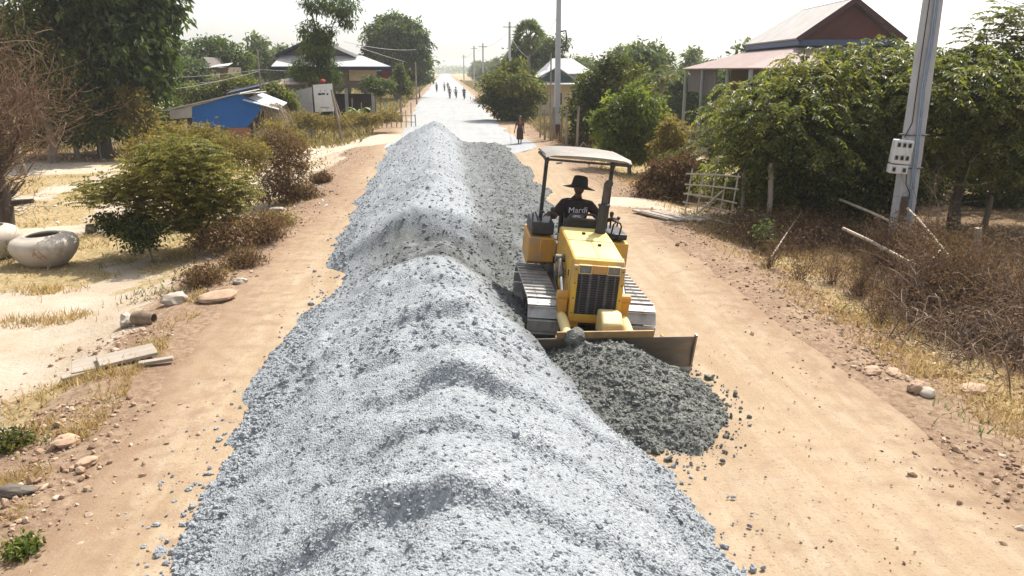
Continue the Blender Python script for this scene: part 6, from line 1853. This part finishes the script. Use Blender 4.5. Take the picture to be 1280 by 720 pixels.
for (x, y) in [(i0 - ow + .25, j1 + ow - .25), (i0 - ow + .25, j1 - 2.4), (i0 - ow + .25, j0 + 1.5), (i0 - ow + .25, j0 - ow + .25), (i1 + ow - .25, j0 - ow + .25), (0, j0 - ow + .25)]:
    MB().tube([(x, y, -.2), (x, y, zo)], .11, 10).build('pillar', pmat('pale_blue_grey', (.30, .32, .335), (.25, .27, .28), 4, .7), hr)
for (x, y) in [(-2.6, 0), (2.6, 0), (-2.6, LEN), (2.6, LEN), (0, LEN / 2)]: MB().box((x, y, 1.15), (.3, .3, 2.4)).build('stilt', WALLG, hr)

# ================================================================== poles and wires
def concrete_pole(label, px_x, Y, top, wb=.34, wt=.2, x=None, arm=True):
    b = on(x if x is not None else P(px_x, 100, Y).x, Y)
    o = thing('utility_pole', label, 'pole', b, group=None)
    mb = MB()
    mb.box((0, 0, top / 2 - .15), (wb, wb * .85, top + .3), taper=wt / wb)
    mb.build('shaft', CONC, o, bev=.03)
    if arm:
        MB().box((0, -.12, top - .6), (1.5, .09, .10)).build('crossarm', WOODP, o)
        for dx in (-.65, .65): MB().lathe([(.03, 0), (.05, .05), (.04, .12), (0, .15)], 8, (dx, -.12, top - .55)).build('insulator', WHITE, o)
    return o
b = G(1121, 316)
near = thing('utility_pole', 'near grey concrete pole carrying a white meter box above the dry brush', 'pole', b)
MB().box((0, 0, 3.6), (.47, .34, 7.8), taper=.72).build('shaft', CONC, near, bev=.035, seg=3)
mbx = bpy.data.objects.new('meter_box', None); COL.objects.link(mbx); mbx.parent = near; mbx.location = (-.36, -.16, 2.42); mbx.rotation_euler = (R(0), R(4), R(-16))
MB().box((0, 0, .1), (.42, .30, .56)).build('upper_case', pmat('meter_case', (.66, .66, .64), (.56, .56, .54), 5, .5, 0, .05, (.4, .38, .34), 3, .56), mbx, bev=.03, seg=3)
MB().box((-.01, .0, -.31), (.41, .28, .21)).build('lower_case', pmat('meter_case', (1, 1, 1)), mbx, bev=.025, seg=3)
for (x, z) in [(-.12, .27), (0, .27), (.12, .27), (-.12, -.03), (0, -.03), (.12, -.03), (-.12, -.31), (.11, -.31)]:
    f = MB().box((x, -.155 if z > -.2 else -.145, z), (.085, .02, .12)).build('window', pmat('meter_rim', (.35, .35, .34), None, 5, .4), mbx, bev=.006)
    MB().box((x, -.166 if z > -.2 else -.156, z - .005), (.06, .01, .085)).build('pane', pmat('meter_glass', (.02, .022, .025), None, 5, .1), f)
MB().box((.0, .02, 2.9), (.52, .40, .03)).build('strap', DSTEEL, near); MB().box((.0, .02, 2.12), (.53, .41, .03)).build('strap', DSTEEL, near)
cm = pmat('pale_blue_cable', (.30, .38, .47), (.24, .31, .4), 8, .5)
for k, dx in enumerate((-.055, -.01, .03)):
    MB().tube([(dx * .8 - .02, -.165 + .012 * k, 7.4), (dx + .02, -.17, 5.2), (dx - .03, -.185, 4.0), (dx + .02, -.19, 2.9), (dx + .05, -.20, 1.6), (dx + .04, -.22, .1)], .013 if k else .018, 6).build('cable', cm, near, smooth=True)
MB().tube([(-.16, -.18, 2.1), (-.18, -.26, 1.75), (-.05, -.25, 1.55), (-.02, -.22, 1.4)], .013, 6).build('cable', BLK, near, smooth=True)
MB().tube([(-.2, -.2, 7.2), (-.215, -.2, 4.8), (-.2, -.19, 3.2), (-.28, -.1, 2.85)], .013, 6).build('cable', BLK, near, smooth=True)
MB().tube([(-.17, -.23, -.1), (-.14, -.25, 1.45)], [.10, .085], 8).build('tarred_stub', pmat('tarred_wood', (.07, .045, .035), (.10, .07, .05), 6, .9, 0, .5), near)
p2 = concrete_pole('second concrete pole, rising behind the bare fence posts before the white roofed house', 697, 46, 10.2, .36, .24, arm=False)
MB().tube([(.12, -.1, 6.25), (.42, -.1, 6.3), (.46, -.1, 6.0), (.44, -.1, 5.5), (.12, -.1, 5.35)], .05, 8).build('bracket', BLK, p2, smooth=True)
MB().box((0, 0, .5), (.46, .40, 1.0)).build('base_wrap', pmat('rusty_wrap', (.13, .065, .05), (.09, .05, .04), 6, .9), p2)
concrete_pole('third concrete pole beside the sugar palm above the umbrella shaped bush', 637, 92, 9.7, .36, .24)
concrete_pole('slim far pole standing right of the bicycle riders', 604, 138, 8.6, .36, .22)
concrete_pole('slim far pole with a slanting stay near the right hand tree row', 593, 178, 9.4, .4, .26)
concrete_pole('faintest and farthest slim pole, left of the others by the grey road', 580, 236, 8.4, .4, .26)
def wood_pole(label, px, Y, py_top, r=.08, lean=0, group=None):
    b = base_at(px, Y); t = P(px, py_top, Y).z - b.z
    o = MB().tube([(0, 0, -.1), (lean * .5, 0, t * .5), (lean, 0, t)], [r * 1.15, r, r * .75], 8).build('wooden_pole', WOODP, None, smooth=True, loc=b)
    return tag(o, label, 'pole', group)
wood_pole('thin leaning wooden pole before the very tall tree', 84, 41.5, 84, .085, -.35)
wood_pole('thin wooden pole touching the leaning one before the tall tree', 81, 42.0, 92, .06, -.42)
wood_pole('thin grey pole rising behind the blue tin shack', 325, 52, 62, .06)
wood_pole('thin dark pole left of the second concrete pole', 688.5, 47, 66, .055)
wood_pole('grey wooden pole left of the dome shaped mango tree', 520, 96, 77, .09)
wood_pole('leaning grey trunk like pole right of the sign board', 424, 48, 112, .09, -.5)
wood_pole('thin pole at the edge of the garden right of the corrugated fence', 414, 60, 105, .05)

def wire(label, pts, r=.012, sag=.4):
    out = []
    for a, c in zip(pts[:-1], pts[1:]):
        for k in range(12):
            t = k / 12; p = a.lerp(c, t); p.z -= sag * 4 * t * (1 - t); out.append(p)
    out.append(pts[-1])
    o = MB().tube([p - pts[0] for p in out], r, 5, cap=False).build('power_line', pmat('wire_grey', (.33, .31, .29), (.27, .25, .24), 4, .6), None, loc=pts[0])
    return tag(o, label, 'wire')
wire('upper wire from the leaning wooden pole across the trees to the stilt house', [P(77, 97, 41.5), P(325, 87, 52), P(500, 86, 96)], .011, .25)
wire('lower wire from the leaning wooden pole to the blue gabled house', [P(78, 104.5, 41.5), P(200, 104, 60), P(300, 94, 76)], .011, .3)
wire('thick pale wire drooping from the left edge up to the thin grey pole', [P(-40, 124, 36), P(82, 122, 41.3), P(325, 88.5, 52)], .016, .35)
wire('wire crossing in front of the mango tree towards the far road', [P(445, 58, 70), P(545, 85, 170)], .025, .3)
wire('second wire crossing the mango tree above the first', [P(430, 52, 72), P(520, 62, 110), P(548, 84, 200)], .025, .3)
wire('faint wire from the second pole rising to the top of the near pole', [P(697, 52, 46), P(835, 36, 32), P(1165, -45, 16.5)], .006, .25)
wire('wire from the near pole running right past the sparse sprays', [Vector((b.x + 0, b.y + .0, 6.2)), P(1330, 22, 14)], .008, .1)
wire('looping wire from the third pole down to the second pole', [P(637, 42, 92), P(660, 72, 70), P(697, 20, 46)], .014, .35)
wire('thin wires between the distant roadside poles', [P(637, 40, 92), P(604, 60, 138), P(593, 63, 178), P(580, 72, 236)], .02, .3)

# ================================================================== fences, posts, gate
for i, (px, pb, pt, r, ln, lab) in enumerate([
        (675, 172, 128, .05, .05, 'thin grey fence post nearest the umbrella shaped bush'), (681, 175, 136, .06, -.05, 'stout grey fence post, second from the far end of the row'),
        (688, 176, 140, .05, 0.1, 'slim fence post just left of the second concrete pole'), (693, 176, 134, .07, -.08, 'thick fence post touching the second concrete pole'),
        (701, 178, 135, .07, .04, 'thick fence post right of the second concrete pole'), (708, 183, 136, .06, -.02, 'straight pale fence post at the corner of the row'),
        (721, 186, 133, .07, .06, 'tallest pale fence post with a notched top'), (727, 181, 142, .05, .0, 'short slim fence post behind the two stout ones'), (734, 184, 139, .085, -.05, 'stoutest fence post at the near end of the row')]):
    g = G(px, pb); t = P(px, pt, g.y).z - g.z
    o = MB().tube([(0, 0, -.1), (ln * .4, 0, t * .5), (ln, 0, t)], [r * 1.1, r, r * .9], 8).build('fence_post', WOODP, None, smooth=True, loc=g)
    tag(o, lab, 'fence post', 'bare wooden posts on the right of the road')
g = G(729, 190); o = MB().tube([(-.35, 0, .05), (.0, 0, .5), (.45, 0, 0)], [.05, .05, .04], 6).build('broken_stake', WOODP, None, loc=g); tag(o, 'bent broken stake leaning against the near fence posts', 'stake')
g = G(672, 168); o = MB().tube([(-.55, 0, 1.1), (.45, 0, .02)], [.04, .045], 6).build('leaning_stake', pmat('pale_bamboo', (.52, .44, .33), (.42, .34, .25), 6, .7, 0, .2), None, loc=g); tag(o, 'pale stake leaning in the scrub behind the walking person', 'stake')
for (px, pb, pt, r, lab) in [(958, 292, 204, .075, 'upright grey stake under the spreading tree right of the gate'), (925, 283, 196, .06, 'upright dark stake beside the bamboo gate'), (865, 250, 193, .07, 'dark leaning stake that carries the bamboo gate'), (1215, 345, 285, .085, 'pale topped stake inside the withered brush at the right')]:
    g = G(px, pb); t = P(px, pt, g.y).z - g.z
    o = MB().tube([(0, 0, -.1), (.02, 0, t * .5), (-.05, 0, t)], [r * 1.1, r, r * .9], 8).build('stake', WOODP, None, smooth=True, loc=g); tag(o, lab, 'stake')
BAMB = pmat('grey_bamboo', (.46, .40, .32), (.34, .29, .23), 7, .75, 0, .25)
g = G(884, 281); gt = thing('bamboo_gate', 'lattice gate of thin bamboo rails left of the spreading tree', 'gate', g, (0, R(3), R(-28)))
for k, (z0, z1) in enumerate(((1.35, 1.42), (1.05, 1.08), (.80, .70), (.55, .42), (.22, .10))): MB().tube([(-.75, .03 * (k % 2), z0), (0, 0, (z0 + z1) / 2 + .02), (.72, -.02, z1)], .024, 6).build('rail', BAMB, gt, smooth=True)
for k, x in enumerate((-.62, -.3, .02, .32, .62)): MB().tube([(x - .05, .03, .02), (x, .03, .8), (x + .03, .03, 1.5 - .1 * (k % 2))], .022, 6).build('upright', BAMB, gt, smooth=True)
MB().tube([(-.55, -.25, 0), (.3, .0, 1.0)], .025, 6).build('brace', BAMB, gt, smooth=True)
PLK = pmat('bleached_plank', (.36, .31, .25), (.27, .225, .18), 3, .85, 0, .3, (.34, .27, .21), 3, .55, stretch=(.4, 3, 1))
for i, (px, py, l, wd, rz, lab) in enumerate([(815, 271, 1.45, .24, 62, 'narrow bleached plank closest to the road in front of the gate'), (828, 272, 1.5, .34, 60, 'second bleached plank from the road in front of the gate'), (842, 272, 1.5, .36, 60, 'third bleached plank from the road in front of the gate'), (855, 273, 1.4, .30, 57, 'bleached plank farthest from the road in front of the gate')]):
    g = G(px, py); o = MB().box((0, 0, .06), (l, wd, .05)).build('plank', PLK, None, bev=.008, loc=g); o.rotation_euler = (R(2), R(-1.5), R(180 - rz)); tag(o, lab, 'plank', 'planks laid across the ditch at the gate')
for i, (a, c, z0, z1, r, lab) in enumerate([((1045, 292), (1175, 345), .95, .65, .035, 'long pale bamboo pole fallen across the brush beside the near pole'), ((1050, 318), (1165, 372), .65, .45, .04, 'lower fallen bamboo pole lying in the dry weeds'), ((1125, 325), (1182, 352), 1.25, .55, .032, 'short pale pole slanting down just right of the near pole'), ((1135, 378), (1172, 352), .35, .75, .028, 'short broken bamboo stick crossing the others at a slant'), ((960, 330), (1000, 290), .05, .6, .018, 'thin bare branch sticking up from the weeds by the road'), ((1192, 372), (1225, 372), .08, .1, .03, 'short pale stick lying by the brush heap')]):
    p = G(*a); q = G(*c); p.z += z0; q.z += z1
    m_ = p.lerp(q, .5)
    o = MB().tube([p - m_, (p - m_) * .3 + Vector((0, 0, .03)), q - m_], [r, r, r * .7], 7).build('fallen_pole', pmat('pale_bamboo', (.52, .44, .33)), None, smooth=True, loc=m_); tag(o, lab, 'pole')
# garden fence before the stilt house
g = base_at(470, 57); gf = thing('garden_fence', 'fence of thin grey stakes round the garden before the stilt house', 'fence', g)
for k in range(16):
    px = 425 + k * 6.2; x = rel(px, 100, 57, g).x; h = 1.0 + 1.4 * ((k * 7) % 5) / 5
    MB().tube([(x, .1 * (k % 3), -.1), (x + .04 * (k % 3 - 1), .1 * (k % 3), h)], .04, 6).build('stake', GREENP if k % 4 == 1 else WOODP, gf)
for z in (.5, .95): MB().tube([(rel(425, 100, 57, g).x, 0, z), (rel(518, 100, 57, g).x, 0, z - .05)], .022, 5).build('rail', WOODP, gf)
# banana plant
g = base_at(446, 58.5); o = thing('banana_plant', 'small banana plant with spread pale leaves in the garden of the stilt house', 'plant', g)
MB().tube([(0, 0, -.05), (0, 0, .9), (.02, 0, 1.4)], [.13, .11, .07], 8).build('stem', LF_PALE and pmat('banana_stem', (.22, .26, .12), (.16, .19, .08), 5, .6), o, smooth=True)
for k in range(7):
    a = k * .9 + .3; d = Vector((math.cos(a), math.sin(a), 0)); sd_ = Vector((-d.y, d.x, 0)); up_ = .9 - .18 * (k % 3)
    mb = MB(); vs = []
    for t in np.linspace(0, 1, 8):
        c = Vector((0, 0, 1.3)) + d * 1.25 * t + Vector((0, 0, up_ * 1.5 * t - 1.2 * t * t)); wv = .19 * math.sin(math.pi * min(1, t * .95 + .05)) ** .7
        vs += [c - sd_ * wv, c + Vector((0, 0, -.04)), c + sd_ * wv]
    mb.add(vs, [(i * 3 + j, i * 3 + j + 1, i * 3 + j + 4, i * 3 + j + 3) for i in range(7) for j in range(2)])
    mb.build('leaf', pmat('banana_leaf', (.20, .30, .08), (.14, .22, .06), 3, .5), o, smooth='all')

# ================================================================== signs
g = G(418, 173); Ysg = g.y
sg = thing('sign_board', 'tall white sign board with a dark emblem on a grey post', 'sign', g)
def w4(px, py, d=0): v = rel(px, py, Ysg, g); return Vector((v.x, d, v.z))
MB().prism([w4(391, 106), w4(414.5, 104.5), w4(417.5, 139), w4(394, 140)], (0, .06, 0)).build('board', WHITE, sg)
MB().tube([(0, .12, -.1), (w4(414, 104).x, .12, w4(414, 104).z)], .04, 8).build('post', WOODP, sg, smooth=True)
INK = pmat('sign_ink', (.015, .02, .035), (.02, .025, .04), 9, .6); INKG = pmat('sign_ink_grey', (.22, .24, .28), (.26, .28, .32), 9, .6)
c = w4(403.8, 117.5); k = 1 / zscale(Ysg)
b_ = MB()
def blob(cx, cy, rx, ry, a0=0, a1=2 * math.pi, n=14):
    b_.prism([(c.x + (cx + rx * math.cos(a)) * k, -.006, c.z + (cy + ry * math.sin(a)) * k) for a in np.linspace(a0, a1, n, endpoint=False)], (0, .004, 0))
blob(-4.2, -.2, 2.3, 1.3); blob(-.9, .1, 1.2, 1.3); blob(1.2, .1, 1.1, 1.3); blob(4.4, -.1, 2.2, 1.3, -1.7, 1.7); 
b_.prism([(c.x - 3.4 * k, -.006, c.z + 1.6 * k), (c.x - 3.0 * k, -.006, c.z + 1.6 * k), (c.x - 2.8 * k, -.006, c.z + 5 * k), (c.x - 3.2 * k, -.006, c.z + 5 * k)], (0, .004, 0))
b_.prism([(c.x + 1.6 * k, -.006, c.z + 4.3 * k), (c.x + 4.0 * k, -.006, c.z + 5.0 * k), (c.x + 4.0 * k, -.006, c.z + 4.5 * k), (c.x + 1.6 * k, -.006, c.z + 3.8 * k)], (0, .004, 0))
b_.build('emblem', INK, sg)
c = w4(405.5, 134.5); b_ = MB()
for q in range(9): b_.box((c.x + (q - 4) * 1.2 * k, -.006, c.z + .1 * k * (q % 2)), (.9 * k, .004, (1.3 + .3 * (q % 3)) * k))
b_.build('text_line', INKG, sg)
g = G(373, 163); Ysg = g.y; sg = thing('small_sign', 'small white notice with dark marks on a thin post left of the sign board', 'sign', g)
MB().prism([w4(369, 134), w4(375, 133.5), w4(375.5, 146), w4(369.5, 146.5)], (0, .04, 0)).build('board', WHITE, sg)
b_ = MB(); b_.prism([w4(371, 136, -.004), w4(373.5, 136, -.004), w4(373.5, 139, -.004), w4(371, 139, -.004)], (0, .003, 0)); b_.build('mark', INKG, sg)
b_ = MB(); b_.prism([w4(371.5, 142.5, -.004), w4(374, 142.3, -.004), w4(374, 145.3, -.004), w4(371.5, 145.5, -.004)], (0, .003, 0)); b_.build('mark', INK, sg)
MB().tube([(w4(372.5, 150).x, .07, -.1), (w4(372.5, 135).x, .07, w4(372, 134).z)], .025, 6).build('post', WOODP, sg)
o = rock('red_bundle', 'red cloth bundle hanging above the white sign board', P(403.5, 101.5, 49.5), (.34, .26, .22), REDP, 9, 'bundle', amp=.25)

# ================================================================== jars, rocks, timber in the left yard
JAR = pmat('clay_jar', (.50, .44, .365), (.40, .345, .28), 2.2, .8, 0, .25, (.30, .24, .19), 1.6, .53)
def jar(label, loc, r, h, rot=0):
    prof = [(0, .02), (.50, .0), (.58, .03), (.72, .16), (.88, .36), (.97, .55), (1.0, .68), (.97, .80), (.90, .90), (.74, .965), (.58, .985), (.55, 1.015), (.52, 1.025), (.49, 1.01), (.485, .96), (.56, .91), (.85, .74), (.88, .6), (.75, .3), (.4, .12), (0, .1)]
    o = MB().lathe([(a * r, z * h) for a, z in prof], 48).build('clay_jar', JAR, None, smooth='all', loc=loc); o.rotation_euler = (R(2), R(-2), rot)
    d_ = MB().lathe([(0, 0), (r * .5, 0), (r * .5, .01), (0, .01)], 24, (0, 0, h * .82)).build('mouth_shade', DARKIN, o)  # near-black disc painted as the shade inside the jar
    return tag(o, label, 'jar')
g = G(47, 336); jar('wide squat clay water jar with an open mouth on the sand', g + Vector((0, .5, -.03)), .72, .72)
g = G(-22, 328); jar('clay water jar cut off by the left frame edge, beside the squat one', g + Vector((0, .5, -.03)), .62, .8, 1)
b_ = MB()
for (x0, z0, x1, z1) in ((.10, .48, .20, .30), (.06, .38, .14, .56), (.20, .50, .30, .28), (.14, .34, .28, .37)):
    def sp(x, z): 
        rr = .72 * float(np.interp(z / .72, [.03, .16, .36, .55, .68, .80], [.58, .72, .88, .97, 1.0, .97])) + .006
        return (x, -math.sqrt(max(rr * rr - x * x, 0)), z)
    b_.tube([sp(x0, z0), sp((x0 + x1) / 2, (z0 + z1) / 2), sp(x1, z1)], .007, 5)
scr = b_.build('red_scrawl', pmat('red_chalk', (.42, .17, .13), (.36, .16, .12), 9, .9), bpy.data.objects['clay_jar'])
SANDST = pmat('pale_stone', (.46, .40, .33), (.36, .305, .25), 4, .9, 0, .4); LATST = pmat('laterite_block', (.44, .31, .21), (.33, .22, .145), 5, .92, 0, .5); DARKST = pmat('dark_stone', (.10, .085, .07), (.15, .125, .1), 5, .9, 0, .4)
for (px, py, sz, mt, sd_, rot, lab) in [(216, 381, (.42, .34, .26), SANDST, 2, .5, 'pale angular stone on the left bank above the road'), (157, 410, (.22, .30, .30), SANDST, 3, 0, 'white stone standing beside the brown hollow log'),
        (268, 378, (.75, .5, .24), LATST, 5, .6, 'flat tan slab stone at the top of the left bank'), (112, 292, (.28, .26, .36), DARKST, 6, 0, 'dark stump like stone left of the acacia shrub'),
        (1149, 492, (.24, .2, .19), LATST, 7, .3, 'rounded tan stone on the right verge, larger of the two pale ones'), (1162, 497, (.2, .18, .14), SANDST, 8, .8, 'pale stone lying right against the rounded tan one'),
        (1222, 492, (.42, .26, .12), LATST, 9, .2, 'flat tan slab stone half buried in the right verge grass'), (1120, 470, (.26, .18, .1), LATST, 10, 1, 'flat stone on the right verge left of the two pale ones'),
        (1093, 468, (.3, .2, .12), LATST, 11, .4, 'darker flat stone at the inner edge of the right verge'), (80, 560, (.3, .24, .16), LATST, 12, .3, 'rounded tan stone in the weeds of the lower left bank'),
        (300, 355, (.26, .2, .16), SANDST, 13, .2, 'small pale stone by the flat slab on the left bank'), (105, 585, (.22, .18, .12), LATST, 14, .9, 'small tan stone below the rounded one on the left bank'),
        (700, 205, (.3, .22, .16), SANDST, 15, .4, 'pale stone on the verge below the fence posts'), (15, 622, (.34, .2, .12), DARKST, 16, .1, 'dark flat stone on the lower left slope'), (345, 265, (.5, .3, .2), SANDST, 17, .1, 'pale stone at the foot of the dry reddish bush')]:
    g = G(px, py); rock('stone', lab, g + Vector((0, sz[1] * .3, sz[2] * .25)), sz, mt, sd_, 'stone', rot=rot)
g = G(180, 405); o = MB().lathe([(.10, -.26), (.16, -.2), (.17, 0), (.15, .22), (.12, .26), (.10, .24), (.12, 0), (.11, -.2)], 14, (0, 0, .13), Matrix.Rotation(R(90), 3, 'Y')).build('hollow_log', pmat('brown_log', (.13, .09, .06), (.24, .175, .12), 5, .9, 0, .5), None, smooth=True, loc=g); o.rotation_euler = (0, 0, R(-12)); o.scale = (.75,) * 3; tag(o, 'short brown hollow log on the left bank beside the white stone', 'log')
for (px, py, l, wd, rz, tz, lab) in [(128, 456, .75, .46, 24, .04, 'wide bleached plank on the left bank, nearer to the yard'), (160, 450, .75, .40, 30, .07, 'bleached plank resting across the hollow, nearer to the road'), (196, 456, .45, .10, 15, .06, 'short split board right of the bleached planks'), (103, 470, .5, .12, 35, .04, 'thin tan board end below the bleached planks')]:
    g = G(px, py); o = MB().box((0, 0, tz), (l, wd, .05)).build('plank', PLK, None, bev=.008, loc=g); o.rotation_euler = (R(3), R(-3), R(rz)); tag(o, lab, 'plank')
g = G(30, 219); t = P(24, 144, g.y).z - g.z
o = MB().tube([(0, 0, -.1), (-.12, 0, t * .5), (-.2, 0, t)], [.15, .13, .13], 10).build('gate_post', WOODP, None, smooth=True, loc=g); tag(o, 'stout leaning wooden post beside the sandy path at the left', 'post')
g = G(75, 178); o = MB().box((0, 0, .75), (.22, .2, 1.7)).build('white_post', WHITE, None, bev=.02, loc=g); tag(o, 'short white concrete post in front of the tall tree', 'post')
for (a, c, z, r, lab) in [((52, 188), (82, 186), .25, .09, 'thick grey log on the wood pile by the leaning pole'), ((48, 184), (70, 189), .12, .08, 'dark log at the bottom of the wood pile'), ((60, 191), (84, 182), .4, .06, 'thin log on top of the wood pile'), ((30, 178), (70, 176), .7, .10, 'long pale log lying level at the left of the white post'), ((62, 176), (92, 174), .35, .05, 'grey rail behind the wood pile')]:
    p = G(*a); q = G(*c); p.z += z; q.z += z * .7; m_ = p.lerp(q, .5)
    o = MB().tube([p - m_, q - m_], [r, r * .85], 8).build('log', BARK, None, smooth=True, loc=m_); tag(o, lab, 'log', 'logs of the wood pile in the left yard')
for (a, c, z0, z1, lab) in [((122, 181), (152, 176), .15, .85, 'long weathered board propped up at a slant before the tall tree'), ((125, 184), (150, 181), .1, .3, 'dark weathered board lying under the propped one')]:
    p = G(*a); q = G(*c); p.z += z0; q.z += z1; m_ = p.lerp(q, .5)
    o = MB().bar(p - m_, q - m_, .28, .06).build('board', WOODW, None, loc=m_); tag(o, lab, 'board')
g = G(12, 178); o = rock('rubble_block', 'pale block of broken masonry at the left edge behind the bare tree', g + Vector((0, 0, .35)), (2.0, 1.2, .9), SANDST, 31, 'masonry', amp=.2)
rng = np.random.default_rng(91)
pts = []
for (x0, x1, y0, y1, n) in ((95, 160, 182, 200, 26), (20, 80, 250, 290, 14), (1050, 1240, 380, 480, 14), (360, 420, 230, 260, 14)):
    for _ in range(n): pts.append(tuple(G(rng.uniform(x0, x1), rng.uniform(y0, y1))))
pts = np.array(pts); sz = rng.uniform(.05, .10, len(pts)) * (1 + pts[:, 1] * .02)
V, Fc = stones(pts + np.array([0, 0, .02]), sz, rng, .3)
o = np_mesh('litter', V, Fc, tint_mat('litter_scraps', [(.7, .7, .68), (.6, .58, .55), (.45, .42, .4), (.3, .38, .5)], .7, 0, .3), tint=np.repeat(rng.random(len(pts)), 12)); tag(o, 'scraps of pale litter strewn about both verges', 'litter', kind='stuff')
